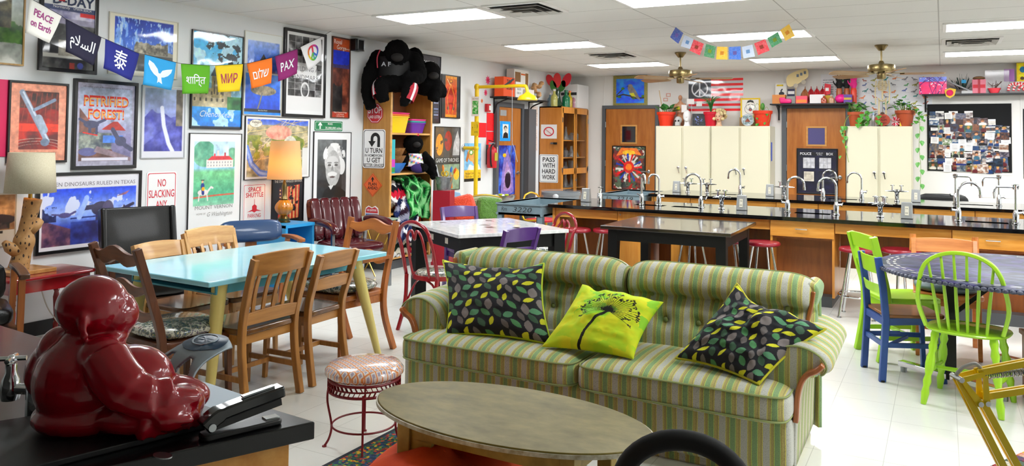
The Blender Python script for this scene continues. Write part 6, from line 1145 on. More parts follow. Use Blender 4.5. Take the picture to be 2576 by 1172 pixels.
# third cabinet curios
t=thing('turkey_sign','terracotta apple shaped KEEP CALM TURKEY sign on the third steel cabinet','sign',(-.79,13.12,ZT)); P=[(.105*math.cos(a_)*(1-.12*max(0,math.sin(a_))**8),.095+.092*math.sin(a_)) for a_ in [2*PI*k/28 for k in range(28)]]; MB().prism(P,-.008,.008,'y').build('board',mat('terracotta_paint','a8422c',.6),t,bevel=.004); letters(t,[('KEEP',.03,0,.125,.1),('CALM',.03,0,.08,.11),('TURKEY',.024,0,.035,.12)],tx('3a1a14'),-.0095); MB().ell((0,-.002,.19),(.03,.008,.025),10,8).build('turkey_topper',mat('brown_felt','4a3428',.8),t)
t=thing('valentine_pompom','red and white shredded paper pompom with a yellow edge beside the turkey sign','ornament',(-.62,13.14,ZT+.075)); M=MB(); g=random.Random(2)
for k in range(70): 
    v=Vector((g.uniform(-1,1),g.uniform(-1,.3),g.uniform(-1,1))).normalized(); M.k=k%2; M.bar(v*.03,v*.075,.012,.003)
M.build('paper_shreds',[mat('red_shred','d8304a',.6),mat('white_shred','ecd6da',.6)],t,smooth=0); MB().prism([(.06,-.07),(.1,-.07),(.12,.07),(.07,.07)],-.004,.004,'y').build('yellow_card',mat('yellow_card','e0b83a',.6),t,smooth=0)
t=thing('spray_can','slim white and pink can beside the turkey sign','can',(-.92,13.16,ZT)); MB().lathe([(.022,0),(.022,.15),(.012,.17)],n=16).build('can_body',mat('white_can','dcd6dc',.3),t); MB().lathe([(.013,.17),(.013,.22)],n=12).build('can_cap',mat('pale_blue_cap','9ac0d8',.4),t)
BONE=mat('ivory_plastic','d8c8a0',.5)
t=thing('toy_skeleton','ivory model skeleton standing on the third steel cabinet below the fan','skeleton',(-.8,13.3,ZT)); MB().tube([(0,.03,0),(0,.03,.72)],.005,6).build('stand_rod',STEEL,t)
MB().lathe([(.08,0),(.08,.015),(.001,.018)],n=20).build('stand_base',BLACK,t)
M=MB(); M.tube([(0,0,.42),(0,.005,.55),(0,.0,.76)],.013,8)
for k in range(7):
    z=.56+.022*k; a_=.075-.012*abs(k-3)*.6; M.tube([(a_*math.sin(t_),-.045*math.cos(t_)-.01,z-.012*math.cos(t_)) for t_ in [-2.6+5.2*j/14 for j in range(15)]],.007,5)
M.build('rib_cage',BONE,t); M=MB(); M.tube([(.055*math.cos(a_),.03*math.sin(a_),.41+.02*math.cos(2*a_)) for a_ in [2*PI*k/16 for k in range(16)]],.012,6,closed=True); M.build('pelvis',BONE,t)
M=MB(); M.ell((0,0,.83),(.045,.055,.055),14,10); M.box((0,-.02,.785),(.05,.05,.035)); M.build('skull',BONE,t)
for s in (-1,1):
    MB().tube(spline([(s*.085,0,.7),(s*.1,0,.56),(s*.095,-.02,.42),(s*.09,-.03,.34)],4),[.013,.01,.01,.01,.014,.01,.009,.009,.013,.01,.01,.01,.015],6).build('arm_bones',BONE,t); MB().tube(spline([(s*.045,0,.4),(s*.05,-.005,.22),(s*.045,0,.05),(s*.05,-.05,.02)],4),[.017,.013,.012,.012,.017,.012,.011,.011,.013,.012,.012,.012,.01],6).build('leg_bones',BONE,t)
# shelf over the middle back door
wallshelf('black shelf above the middle back door crowded with pink and red keepsakes',-2.44,-1.27,2.17,.26,(0,YB-.07,0),0,(-2.34,))
ZB=2.181; YS=13.3
boxy('orange_box','orange patterned box at the left of the shelf over the middle back door','box',-2.31,13.28,ZB,.2,.12,.145,'d88a4a')
card('photo_book','book with a dark swan photograph standing behind the orange box',(-2.3,13.38,ZB+.17),0,.18,.34,'e4e4e0',art=lambda A:(A.put(A.box(.1,.88,.7,.96),'c8b43a'),A.put(A.ell(.55,.5,.25,.1)|A.line([(.55,.5),(.5,.65),(.6,.72)],.12),'3a3c44')),cat='book')
t=thing('bus_cutout','pale yellow wooden cut out of a bus propped up on the shelf','ornament',(-2.03,13.3,ZB)); M=MB(); O=spline([(-.17,.42,0),(-.16,.3,0),(-.08,.28,0),(.13,.4,0),(.16,.48,0),(.13,.56,0),(0,.53,0),(-.12,.48,0)],4,True); M.prism([(p.x,p.y) for p in O],-.006,.006,'y'); M.build('bus_panel',mat('pale_yellow_wood','e0cb94',.5),t,smooth=0)
for x,z in ((-.03,.29),(.09,.345)): MB().prism(oval(.07,.07,18,x,z),-.012,-.0065,'y').build('wheel',mat('pale_wheel','b4aa98',.5),t,smooth=0)
for k in range(3): MB().box((-.0+.055*k,-.008,.45+.022*k),(.035,.004,.045)).build('window',mat('bus_window','5a6472',.3),t,smooth=0)
MB().box((-.03,.01,.14),(.012,.008,.28)).build('stick',mat('stick_wood','b89a68',.6),t,smooth=0)
boxy('navy_card_frame','small navy picture frame under the bus cut out','frame',-2.13,13.3,ZB+.12,.11,.012,.12,'2a2a4a',0,('d8d6d4',.5,.4)); boxy('grey_tin','round grey tin under the navy frame','tin',-2.13,13.31,ZB,.14,.1,.12,'9aa09a')
t=thing('pink_car_toy','hot pink toy shoe at the front of the shelf','toy',(-2.2,13.22,ZB)); M=MB(); padbox(M,(0,0,.04),(.18,.07,.075)); padbox(M,(-.05,0,.07),(.09,.06,.06)); M.build('toy_body',mat('hot_pink_toy','e8287a',.3,coat=.3),t,smooth=180)
boxy('candy_box','coral and pink candy box in the middle of the shelf','box',-1.96,13.25,ZB,.17,.1,.12,'f0566a',0,('f08a3a',.3,.4)); boxy('greeting_box','white box with pink letters in the middle of the shelf','box',-1.73,13.27,ZB,.22,.08,.14,'e8e4e4'); 
t=thing('paper_leaves','crinkled red paper leaves rising behind the white box','ornament',(-1.84,13.36,ZB+.02))
for x,r_,c in ((-.1,.3,'a8683a'),(.0,.1,'b02028'),(.1,-.2,'c01c24'),(.17,.15,'b01820')):
    M=MB(); M.grid(lambda u,v:(x+(u-.5)*.13*math.sin(PI*min(1,v+.12))+.05*r_*v,.02*math.sin(9*u+5*v),.26*v),10,8); M.build('paper_leaf',mat('crinkled_'+c,c,.6),t,smooth=180,solid=.002)
t=thing('red_figure','red and white paper figure with a yellow base behind the jars','ornament',(-1.6,13.36,ZB)); MB().prism([(-.05,.13),(.05,.15),(.06,.3),(-.03,.32)],-.01,.01,'y').build('figure_body',mat('valentine_red','d83040',.6),t,smooth=0); MB().prism([(-.02,.2),(.03,.2),(.03,.25),(-.02,.25)],-.012,-.01,'y').build('white_patch',WHITE,t,smooth=0); MB().box((0,0,.065),(.12,.05,.13)).build('yellow_base',mat('yellow_card','e0b83a',.6),t,smooth=0)
bottle('orange labelled jar left of its twin on the shelf',-1.63,13.24,ZB,.045,.13,'c8522a','b4b0a8','jar'); bottle('pale jar with coloured sweets right of its twin on the shelf',-1.52,13.24,ZB,.045,.13,'d8a47a','b4b0a8','jar')
tag(place(MB().ell((0,0,.055),(.09,.07,.07),16,10).build('pink_ball',mat('magenta_ball','e8208a',.35)),(-1.38,13.25,ZB+.015)),'shiny magenta ball at the right of the shelf','ball')
boxy('purple_box','small purple box with a gold mark at the right end of the shelf','box',-1.28,13.24,ZB,.12,.09,.13,'6a4a9a',0,('c8a83a',.5,.25))
for x,c,c2,y,l in ((-1.42,'141416','b0623c',13.36,'black glove on a bottle, left of the three gloves'),(-1.31,'141416','a8582c',13.38,'black glove on a bottle, middle of the three gloves'),(-1.21,'e8288a','e8422a',13.36,'hot pink glove on a bottle, right of the three gloves')):
    t=thing('glove',l,'glove',(x,y,ZB)); gm=mat('glove_'+c,c,.7); MB().lathe([(.045,0),(.045,.2),(.035,.24)],n=14).build('bottle_support',mat('bottle_'+c2,c2,.3),t)
    M=MB(); M.ell((0,0,.3),(.05,.03,.07),12,10); M.tube([(0,0,.22),(0,0,.29)],[.035,.042],10)
    for k,(a_,L) in enumerate(((-.35,.09),(-.12,.12),(.1,.125),(.32,.1))): M.tube([(-.03+.02*k,0,.35),(-.03+.02*k+math.sin(a_)*L*.6,-.005,.35+L*.6),(-.03+.02*k+math.sin(a_)*L,-.012,.35+L)],[.012,.011,.008],8)
    M.tube([(-.04,0,.28),(-.075,-.01,.32),(-.085,-.015,.36)],[.014,.012,.009],8); soft(M.build('glove_hand',gm,t,smooth=180),.006)
# shelf over the photo board
wallshelf('long black shelf above the photo board on the right of the back wall',-.26,1.7,2.29,.26,(0,YB-.001,0),0,(-.22,1.3))
ZR=2.301; YR=13.33
t=thing('blossom_box','pink box painted with purple branches and blossoms at the left of the board shelf','box',(-.12,13.3,ZR-.0)); MB().box((0,0,.125),(.36,.14,.25)).build('box_body',mat('pink_gift','e8507f',.5),t,smooth=0); A=Art(.36,.25,.005,'e85a88'); A.put(A.V>.72,'8f9ad8'); 
for k in range(9):
    u=rs_.random(); A.put(A.line([(u,0),(u+rs_.uniform(-.2,.2),.5),(u+rs_.uniform(-.4,.4),1)],.02),'5a2a6a')
for k in range(22): A.put(A.ell(rs_.random(),rs_.random(),.022,.03),'f0e0e8')
A.build(t,SATIN,-.071,0,.125)
t=thing('yellow_star_card','yellow edged card with a pink pompom hanging at the shelf front','ornament',(.1,13.2,ZR-.02)); MB().prism([(-.07,.07),(-.05,-.02),(0,-.05),(.06,-.01),(.08,.08),(.0,.1)],-.006,.006,'y').build('card',mat('yellow_card','e0b83a',.6),t,smooth=0); M=MB(); M.ell((0,-.015,.03),(.045,.02,.045),12,8); M.build('pompom',mat('pink_pompom','f0286a',.7,bump=1,bs=200),t)
t=thing('grey_slate_board','grey board tilted between the blossom box and present','board',(.2,13.3,ZR)); M=MB(); M.box((0,0,.12),(.34,.1,.02),Matrix.Rotation(R(28),3,'Y')); M.build('board_panel',mat('grey_board','8f8f92',.6),t,smooth=0); MB().box((.12,0,.02),(.14,.12,.04)).build('paper_stack',mat('grey_paper','b8b8ba',.7),t,smooth=0)
t=thing('tinsel_bundle','dark green tinsel bundle behind the tilted grey board','ornament',(.26,13.38,ZR+.02)); M=MB()
for k in range(40):
    v=Vector((rs_.gauss(0,.08),rs_.gauss(0,.02),abs(rs_.gauss(.14,.05)))); M.bar((v.x*.4,0,.05),v+Vector((0,0,.04)),.02,.002)
M.build('tinsel',mat('dark_green_tinsel','12382c',.5),t,smooth=0); MB().box((.02,-.05,.16),(.06,.02,.05),rotz(.3)).build('blue_bow',mat('sky_bow','2aa0d8',.5),t,smooth=0)
t=boxy('present','present wrapped in red and white with a bow on the board shelf','gift',.47,13.3,ZR,.17,.12,.2,'d8788a',0,('c82838',.5,.25)); MB().box((0,-.062,.1),(.03,.003,.2)).build('ribbon',mat('gift_ribbon','a82030',.5),t,smooth=0); MB().ell((0,0,.22),(.08,.05,.03),12,8).build('bow',mat('brown_bow','7a5a3a',.7),t)
tag(place(MB().lathe([(.05,0),(.085,.07),(.08,.07),(.045,.01),(.001,.01)],n=22).build('pink_bowl',mat('coral_bowl','e8404f',.4)),(.66,13.28,ZR)),'small coral pink bowl of twigs on the board shelf','bowl')
t=thing('twig_bundle','brown twigs standing in the coral pink bowl','twigs',(.66,13.28,ZR+.03))
for k in range(9): MB().tube([(0,0,0),(rs_.uniform(-.05,.05),rs_.uniform(-.03,.03),.07),(rs_.uniform(-.1,.1),rs_.uniform(-.04,.04),rs_.uniform(.1,.15))],.003,5).build('twig',mat('twig_brown','5a3e2c',.8),t)
t=thing('clear_cloche','clear plastic box with pink writing behind the coral bowl','box',(.7,13.4,ZR)); MB().box((0,0,.17),(.3,.06,.34)).build('clear_shell',mat('clear_plastic','f0eef0',.1,trans=.85),t,smooth=0)
t=thing('candy_cane_garland','red and white twisted paper candy canes at the right of the board shelf','ornament',(.95,13.27,ZR+.03))
for k in range(5):
    P=spline([(-.12+.06*k,-.02*k%.03,0),(-.1+.07*k,0,.08),(-.02+.07*k,-.02,.1),(.06+.06*k,0,.03)],5); M=MB()
    for j in range(len(P)-1): M.k=j%2; M.tube([P[j],P[j+1]],.018,8)
    M.build('candy_cane',[mat('cane_red','d8303a',.5),mat('cane_white','ecdcdc',.5)],t)
card('purple_card','purple card standing upright on the board shelf',(.85,13.4,ZR+.26),0,.13,.18,'b87ac8',cat='card'); boxy('card_block','tall pale block behind the candy canes holding up the cards','box',.95,13.43,ZR,.4,.05,.17,'d8d4d6')
card('yellow_poster','yellow poster with a green panel at the right end of the board shelf',(1.1,13.41,ZR+.27),0,.32,.33,'e8d02a',art=lambda A:(A.put(A.box(.42,.05,1,.92),'b0d85a'),A.put(A.ell(.22,.72,.12,.14),'2a7a9a'),A.put(A.ell(.2,.32,.08,.08),'5a4a2a')),cat='poster'); card('pink_card','bright pink card above the yellow poster, cut by the right edge',(1.16,13.43,ZR+.46),0,.24,.06,'f02a7a',cat='card')
# photo boards
def board(label,x0,x1,z0,z1,cols,rows,seed,where,skip=0):
    t=thing('pin_board',label,'notice board',((x0+x1)/2,YB-.001,(z0+z1)/2)); MB().box((0,-.006,0),(x1-x0,.011,z1-z0)).build('board_panel',mat('black_felt','0e0e10',.9),t,smooth=0)
    g=random.Random(seed); PAL=['3a4a5a','8a7a6a','b8b0a8','5a6a4a','c8c4c0','4a3a3a','2a2a34','d8d4d0','7a5a4a','3a5270','8a8288','8a6a5a','4a5468','1c1c22','e0dedc']
    ords=['first','second','third','fourth','fifth','sixth','seventh','eighth','ninth','tenth','eleventh','twelfth']
    for j in range(rows):
        for i in range(cols):
            if (j==0 and i>5) or (j==1 and i>8 and cols>4): continue
            w=g.uniform(.085,.14); h=g.uniform(.085,.14); x=x0+.04+(x1-x0-.08)*(i+.5)/cols+g.uniform(-.015,.015); z=z1-.12-(z1-z0-.14)*(j+.55)/rows+g.uniform(-.02,.02)+(.05 if cols<4 else 0)
            ph=thing('pinned_photo',f'small photo, {ords[j]} row down and {ords[i]} from the left, on the {where} photo board','photo',(x,YB-.0135-.0012*((i*3+j*5)%7),z),0,f'photos on the {where} photo board'); ph.rotation_euler=(0,g.uniform(-.05,.05),0)
            MB().box((0,-.0003,0),(w,.0006,h)).build('photo_paper',PAPER,ph,smooth=0); A=Art(w,h,.009,g.choice(PAL)); A.mottle(g.choice(PAL),g.choice(PAL),4,i*7+j*3+1); k=g.random()
            if k<.5: A.put(A.ell(.5,.62,.16,.2),g.choice(['c89a7a','a8785a','d8b49a'])); A.put(A.ell(.5,.72,.19,.14),g.choice(['2a1a14','5a3a20','b89a5a'])); A.put(A.ell(.5,.56,.13,.14),g.choice(['d0a284','b08468'])); A.put(A.ell(.5,.15,.35,.28),g.choice(['2a4468','c8c4c0','1a1a20','5a2a30','4a6a7a','e0dcd8','2a2a30']))
            elif k<.7: A.put(A.V<.25,g.choice(['d0cecc','2a3a68','1a1a20'])); A.put(A.V>.8,'e6e4e2')
            elif k<.78: A.c[:]=srgb('e8e6e4'); A.put((np.sin(A.V*40)>.2)&A.box(.2,.15,.8,.85),'b8b6b8')
            A.build(ph,SATIN,-.0008)
    return t
bp_=board('black pin board covered with overlapping graduation photos on the back wall',-.2,.88,1.16,2.16,11,9,3,'large'); letters(bp_,[('2015',.03,-.48,.3,.08),('2014',.03,-.48,-.47,.09)],tx('d8d4b8'),-.025,'year_lettering')
board('second black pin board of photos cut off by the right edge',1.02,1.6,1.08,2.08,3,9,9,'edge')
struct(place(MB().frame(.5,.34,.012,.006).build('trim_7',WALLB,None,smooth=0),(.66,YB,.96)))
# string of small prayer flags under the ceiling
P0=(-2.411,7.95,2.73); t=thing('prayer_flags','string of ten small coloured prayer flags hung below the ceiling','bunting',P0)
PF=[('3a5ab8',(-2.411,2.726),(-2.331,2.66),(-2.473,2.626),(-2.385,2.552),'blue'),('c4cfe4',(-2.318,2.639),(-2.219,2.593),(-2.36,2.526),(-2.252,2.488),'white'),('e83a48',(-2.223,2.589),(-2.117,2.539),(-2.268,2.477),(-2.161,2.423),'red'),('3f8f5a',(-2.097,2.538),(-1.996,2.505),(-2.121,2.414),(-2.016,2.385),'green'),('f4c022',(-1.984,2.504),(-1.881,2.496),(-1.996,2.376),(-1.881,2.368),'yellow'),('3a74d8',(-1.866,2.495),(-1.752,2.497),(-1.865,2.371),(-1.748,2.363),'blue'),('c4d2ea',(-1.741,2.489),(-1.637,2.508),(-1.725,2.374),(-1.614,2.389),'white'),('e83a48',(-1.622,2.519),(-1.516,2.557),(-1.583,2.4),(-1.474,2.442),'red'),('3f9a62',(-1.497,2.563),(-1.396,2.62),(-1.452,2.468),(-1.355,2.521),'green'),('f4c232',(-1.377,2.635),(-1.293,2.691),(-1.326,2.528),(-1.238,2.573),'yellow')]
def gauze(c):
    q=NT('gauze_'+c,.9); q.b.inputs['Base Color'].default_value=(*lin(c),1); v=q.n('TexVoronoi',i_Scale=70); tc=q.n('TexCoord'); q.l(tc.outputs['Object'],v.inputs['Vector']); q.l(q.mix(q.math('MULTIPLY',v.outputs['Distance'],.35),c,'f0f0f0'),q.b.inputs['Base Color'])
    tr=q.n('BsdfTranslucent'); tr.inputs[0].default_value=(*lin(c),1); mx=q.n('MixShader'); mx.inputs[0].default_value=.4; q.l(q.b.outputs[0],mx.inputs[1]); q.l(tr.outputs[0],mx.inputs[2]); q.l(mx.outputs[0],q.t.nodes['Material Output'].inputs[0]); return q.m
cp=[]
for c,tl,tr,bl,br,nm in PF:
    Q=[Vector((p[0]-P0[0],0,p[1]-P0[2])) for p in (tl,tr,bl,br)]; cp+=[Q[0],Q[1]]
    o=MB().grid(lambda u,v:tuple((Q[2]*(1-u)+Q[3]*u)*(1-v)+(Q[0]*(1-u)+Q[1]*u)*v+Vector((0,.006*math.sin(6*u+2)*(1-v),0))),9,7).build('flag',MATS.get('gauze_'+c) or gauze(c),t,smooth=180); o['label']=nm+' gauze flag'
    m=(Q[0]+Q[1]+Q[2]+Q[3])/4; d=(Q[1]-Q[0]).normalized()*.018; u=(Q[0]-Q[2]).normalized()*.018
    MB().add([m-d-u+Vector((0,-.005,0)),m+d-u+Vector((0,-.005,0)),m+d+u+Vector((0,-.005,0)),m-d+u+Vector((0,-.005,0))],[(0,1,2,3)]).build('printed_block',mat('flagprint_'+nm,{'blue':'7a6ab8','white':'7aa4d8','red':'a8483a','green':'8aa83a','yellow':'e8983a'}[nm],.8),o,smooth=0)
MB().tube([(-.03,0,.008)]+cp+[(1.2,0,.008)],.0015,5).build('cord',mat('pale_cord','c8c4bc',.7),t)

# ================================================================ laboratory benches
EPOXY=mat('black_epoxy_resin','0b0b0c',.07,coat=.3,bump=.01,bs=12); LABW=wood('lab_oak','cc8630','e4a650','x',.32,20,.2); LABV=wood('lab_oak_upright','c87e2a','dd9c44','z',.32,20,.2); LABD=wood('lab_plywood_back','7a4218','9c5a24','z',.4,16)
ZB1=.84
def worktop(label,x0,x1,y0,y1,sinks):
    t=thing('lab_worktop',label,'worktop',((x0+x1)/2,(y0+y1)/2,0)); w=x1-x0; d=y1-y0; cx=(x0+x1)/2
    M=MB(); sy=.16; ys=-.02
    a=ys-sy/2; b=ys+sy/2
    M.box((0,(-d/2+a)/2,ZB1-.018),(w,a+d/2,.036)); M.box((0,(d/2+b)/2,ZB1-.018),(w,d/2-b,.036))
    xs=[-w/2]+[v for s in sinks for v in (s-cx-.17,s-cx+.17)]+[w/2]
    for i in range(0,len(xs),2): M.box(((xs[i]+xs[i+1])/2,ys,ZB1-.018),(xs[i+1]-xs[i],sy,.036))
    M.build('resin_top',EPOXY,t,smooth=0)
    for s in sinks:
        M=MB(); x=s-cx; M.box((x,ys,ZB1-.2),(.33,sy-.01,.01)); 
        for q in (-1,1): M.box((x+q*.165,ys,ZB1-.115),(.008,sy,.17)); M.box((x,ys+q*sy/2*.97,ZB1-.115),(.33,.006,.17))
        M.build('cup_sink',mat('sink_resin','050506',.3),t,smooth=0)
    return t
worktop('long black resin worktop of the front lab bench',-3.83,2.6,7.9,9.05,(-2.845,-2.42,-1.15,.35,1.8)); worktop('long black resin worktop of the rear lab bench',-3.51,3.0,10.35,11.5,(-2.62,-1.12,.35,1.9))
def handle(p,x,y,z,w=.1): MB().tube([(x-w/2,y,z),(x-w/2,y-.028,z),(x-w/4,y-.034,z),(x+w/4,y-.034,z),(x+w/2,y-.028,z),(x+w/2,y,z)],.0055,8).build('handle',CHROME,p)
def drawerunit(label,x0,x1,yf,yb):
    t=thing('drawer_unit',label,'cabinet',((x0+x1)/2,yf,0)); w=x1-x0; d=yb-yf; zt=ZB1-.037
    for s in (-1,1): MB().box((s*(w/2-.011),d/2,zt/2+.05),(.022,d,zt-.1)).build('side_panel',LABV,t,smooth=0)
    MB().box((0,.22,zt/2+.05),(w-.044,.02,zt-.1)).build('back_panel',LABD,t,smooth=0); MB().box((0,d/2,.05),(w-.06,d-.12,.1)).build('toe_kick',DKGREY,t,smooth=0); MB().box((0,.1,zt-.16),(w-.044,.2,.02)).build('drawer_rail',LABD,t,smooth=0)
    f=MB().box((0,-.009,zt-.078),(w-.004,.018,.15)).build('drawer',LABW,t,smooth=0,bevel=.002); handle(f,0,-.018,zt-.075)
def knee(label,x0,x1,yf,yb,zl=.3,dp=.45):
    t=thing('knee_space_panel',label,'apron panel',((x0+x1)/2,yf,0)); w=x1-x0; zt=ZB1-.037
    MB().box((0,.012,zt-.05),(w,.024,.1)).build('apron',LABW,t,smooth=0); MB().box((0,dp,(zt+zl)/2),(w,.02,zt-zl)).build('modesty_panel',LABD,t,smooth=0)
def solid(label,x0,x1,yf,yb):
    t=thing('service_panel',label,'panel',((x0+x1)/2,yf,0)); w=x1-x0; zt=ZB1-.037; MB().box((0,.01,zt/2+.05),(w,.02,zt-.1)).build('front_panel',LABV,t,smooth=0); MB().box((0,.3,.05),(w-.02,.52,.1)).build('toe_kick',DKGREY,t,smooth=0); MB().box((0,.3,zt/2+.05),(w-.04,.5,zt-.1)).build('pipe_box',LABD,t,smooth=0)
    for sx in (-1,1):
        for z in (.16,zt-.04): MB().lathe([(.008,0),(.006,.004)],c=(sx*(w/2-.03),0,z),n=10,rot=Matrix.Rotation(PI/2,3,'X')).build('screw',STEEL,t)
F1=7.97; B1=8.98
t=thing('bench_gable','oak end panel at the left end of the front lab bench','panel',(-3.79,8.47,0)); MB().box((0,0,.4),(.03,1.0,.805)).build('panel_board',LABV,t,smooth=0); MB().box((.03,-.46,.4),(.06,.03,.805)).build('front_stile',LABV,t,smooth=0)
knee('oak apron and knee space at the left end of the front bench',-3.72,-3.045,F1,B1,.12); solid('oak screwed service panel left of the black table',-3.04,-2.73,F1,B1); knee('oak apron and knee space behind the black table',-2.725,-1.475,F1,B1,.12)
t=thing('bench_gable','oak upright post in the knee space behind the black table','panel',(-2.42,8.2,0)); MB().box((0,0,.41),(.09,.4,.76)).build('panel_board',LABV,t,smooth=0)
drawerunit('oak drawer unit in the middle of the front bench, behind the right sofa arm',-1.47,-.89,F1,B1); knee('oak apron and knee space between the two drawer units',-.885,.065,F1,B1,.33); drawerunit('oak drawer unit behind the round table',.07,.68,F1,B1); knee('oak apron of the front bench at the right edge',.69,2.0,F1,B1); drawerunit('oak drawer unit of the front bench beyond the right edge',2.01,2.56,F1,B1)
F2=10.42; B2=11.43
t=thing('bench_gable','oak end panel at the left end of the rear lab bench','panel',(-3.47,10.92,0)); MB().box((0,0,.4),(.03,1.0,.805)).build('panel_board',LABV,t,smooth=0)
xs=(-3.45,-2.95,-1.85,-1.35,-.3,.32,1.4,2.95)
for i in range(7):
    (drawerunit if i in (0,2,4) else knee)(f'oak {"drawer unit" if i in (0,2,4) else "apron panel"}, {["first","second","third","fourth","fifth","sixth","seventh"][i]} from the left end of the rear lab bench',xs[i]+.003,xs[i+1]-.003,F2,B2)
# taps
def gooseneck(label,x,y,a,H=.34,rr_=.085,square=False,name='lab_faucet',low=False):
    """swan neck tap; a turns the spout away from +x"""
    t=thing(name,label,'faucet',(x,y,ZB1+.0005),a,'lab bench faucets'); MB().lathe([(.034,0),(.034,.008),(.026,.014),(.026,.09),(.018,.115),(.016,.13)],n=18).build('faucet_base',CHROME,t)
    if square: P=[(0,0,.12),(0,0,H-.02)]; MB().tube(P,.011,10).build('riser',CHROME,t); MB().lathe([(.024,-.03),(.026,-.01),(.03,.0),(.03,.012),(.012,.02)],c=(0,0,H),n=16).build('valve_head',CHROME,t); MB().tube(spline([(.0,0,H-.01),(.1,0,H-.01),(.15,0,H-.015),(.165,0,H-.06)],5),.01,10).build('spout',CHROME,t); MB().tube([(.165,0,H-.06),(.165,0,H-.12)],[.013,.006],10).build('nozzle',CHROME,t)
    else:
        P=[(0,0,.12),(0,0,H-rr_)]+[(rr_-rr_*math.cos(q),0,H-rr_+rr_*math.sin(q)) for q in [PI*k/14 for k in range(1,14)]]+[(2*rr_,0,H-rr_-.02)]
        MB().tube(P,.0115,10).build('spout',CHROME,t); MB().tube([(2*rr_,0,H-rr_-.02),(2*rr_+.002,0,H-rr_-.05)],[.015,.013],10).build('aerator',CHROME,t)
    b=MB().tube([(-.02,0,.1),(-.055,0,.105)],.011,8).build('side_valve',CHROME,t); MB().tube([(-.055,-.03,.12),(-.055,.03,.09)],.006,6).build('lever',CHROME,b); return t
gooseneck('swan neck tap facing right at the left sink of the front bench',-2.93,8.42,R(-50),.34,.05); gooseneck('swan neck tap facing left at the left sink of the front bench',-2.74,8.44,R(200),.34,.055)
gooseneck('tall wide swan neck tap left of the first four way gas turret',-2.27,8.42,R(180),.36,.085); gooseneck('swan neck tap facing right above the middle drawer unit',-1.385,8.42,R(5),.36,.08); gooseneck('swan neck tap facing left above the middle drawer unit',-.925,8.42,R(175),.36,.085)
gooseneck('swan neck tap facing right above the round table',.125,8.42,R(8),.36,.09); gooseneck('square armed tap at the right edge of the front bench',.575,8.42,R(180),.34,square=True)
gooseneck('swan neck tap of the rear bench in front of the second steel cabinet',-2.41,10.93,R(180),.34,.08); gooseneck('swan neck tap of the rear bench in front of the police box poster',-1.36,10.93,R(0),.36,.08); gooseneck('swan neck tap of the rear bench in front of the third steel cabinet',-.9,10.93,R(175),.34,.085)
gooseneck('square armed tap of the rear bench facing right below the photo board',.135,10.93,R(-5),.34,square=True); gooseneck('square armed tap of the rear bench facing left below the photo board',.58,10.93,R(185),.34,square=True)
def cross(M,c,s=.022):
    for k in range(4): M.tube([c,(c[0]+s*math.cos(k*PI/2+.4),c[1]+s*math.sin(k*PI/2+.4),c[2])],.0055,6)
    M.ell(c,.009,8,6)
def turret(label,x,y,n=4):
    t=thing('gas_turret',label,'gas tap',(x,y,ZB1+.0005),0,'gas turrets on the lab benches'); MB().lathe([(.034,0),(.034,.008),(.022,.016),(.022,.1),(.03,.11),(.034,.13),(.02,.15)],n=18).build('turret_column',CHROME,t)
    for k in range(n):
        a=(k+.5)*2*PI/n+.25 if n==4 else k*PI; c,s=math.cos(a),math.sin(a); v=MB(); v.tube([(0,0,.13),(.05*c,.05*s,.13)],.012,8); v.tube([(.05*c,.05*s,.12),(.05*c,.05*s,.185)],.011,8); v=v.build('valve',CHROME,t)
        M=MB(); cross(M,(.05*c,.05*s,.195),.026); M.build('cross_handle',CHROME,v); M=MB(); M.tube([(.05*c,.05*s,.128),(.08*c,.08*s,.128),(.13*c,.13*s,.126)],[.012,.009,.004],8); M.build('hose_nozzle',CHROME,v)
turret('four way chrome gas turret right of the wide swan neck tap',-2.05,8.42); turret('four way chrome gas turret left of the front bench outlet near the round table',-.53,8.42)
for x,l in ((-3.13,'chrome gas turret on the rear bench in front of the first steel cabinet'),(-2.86,'small chrome gas tap on the rear bench between the first two cabinets'),(-1.84,'chrome gas turret on the rear bench left of the police box poster'),(-.5,'chrome gas turret on the rear bench in front of the third cabinet'),(1.1,'chrome gas turret on the rear bench beyond the right edge')): turret(l,x,10.93,2)
t=thing('gas_turret','single chrome gas tap near the left end of the front bench','gas tap',(-3.43,8.42,ZB1+.0005)); MB().lathe([(.028,0),(.028,.1),(.022,.11)],n=16).build('turret_column',CHROME,t); M=MB(); M.tube([(0,0,.1),(.01,0,.16)],.012,8); v=M.build('valve',CHROME,t); M=MB(); cross(M,(.01,0,.175),.03); M.build('cross_handle',CHROME,v)
def pedestal_outlet(label,x,y):
    t=thing('pedestal_outlet',label,'outlet',(x,y,ZB1+.0005),0,'pedestal outlets on the lab benches'); AL=mat('cast_aluminium','a4a6a6',.4,.7); M=MB(); P=[(-.05,0),(.05,0),(.05,.13),(-.05,.13)]; Q=[(-.045,-.0),(.045,-.0)]
    M.add([(-.052,-.04,0),(.052,-.04,0),(.052,.045,0),(-.052,.045,0),(-.047,-.018,.155),(.047,-.018,.155),(.047,.022,.155),(-.047,.022,.155)],[(3,2,1,0),(4,5,6,7),(0,1,5,4),(1,2,6,5),(2,3,7,6),(3,0,4,7)]); M.build('outlet_body',AL,t,smooth=0,bevel=.006)
    M=MB(); M.box((0,-.034,.075),(.034,.004,.085),Matrix.Rotation(-R(8),3,'X')); c=M.build('socket_face',mat('ivory_socket','e4dfcc',.4),t,smooth=0)
    for z in (.055,.097):
        for s in (-1,1): MB().box((s*.006,-.0375+(z-.075)*.14,z),(.003,.004,.01)).build('slot',BLACK,c,smooth=0)
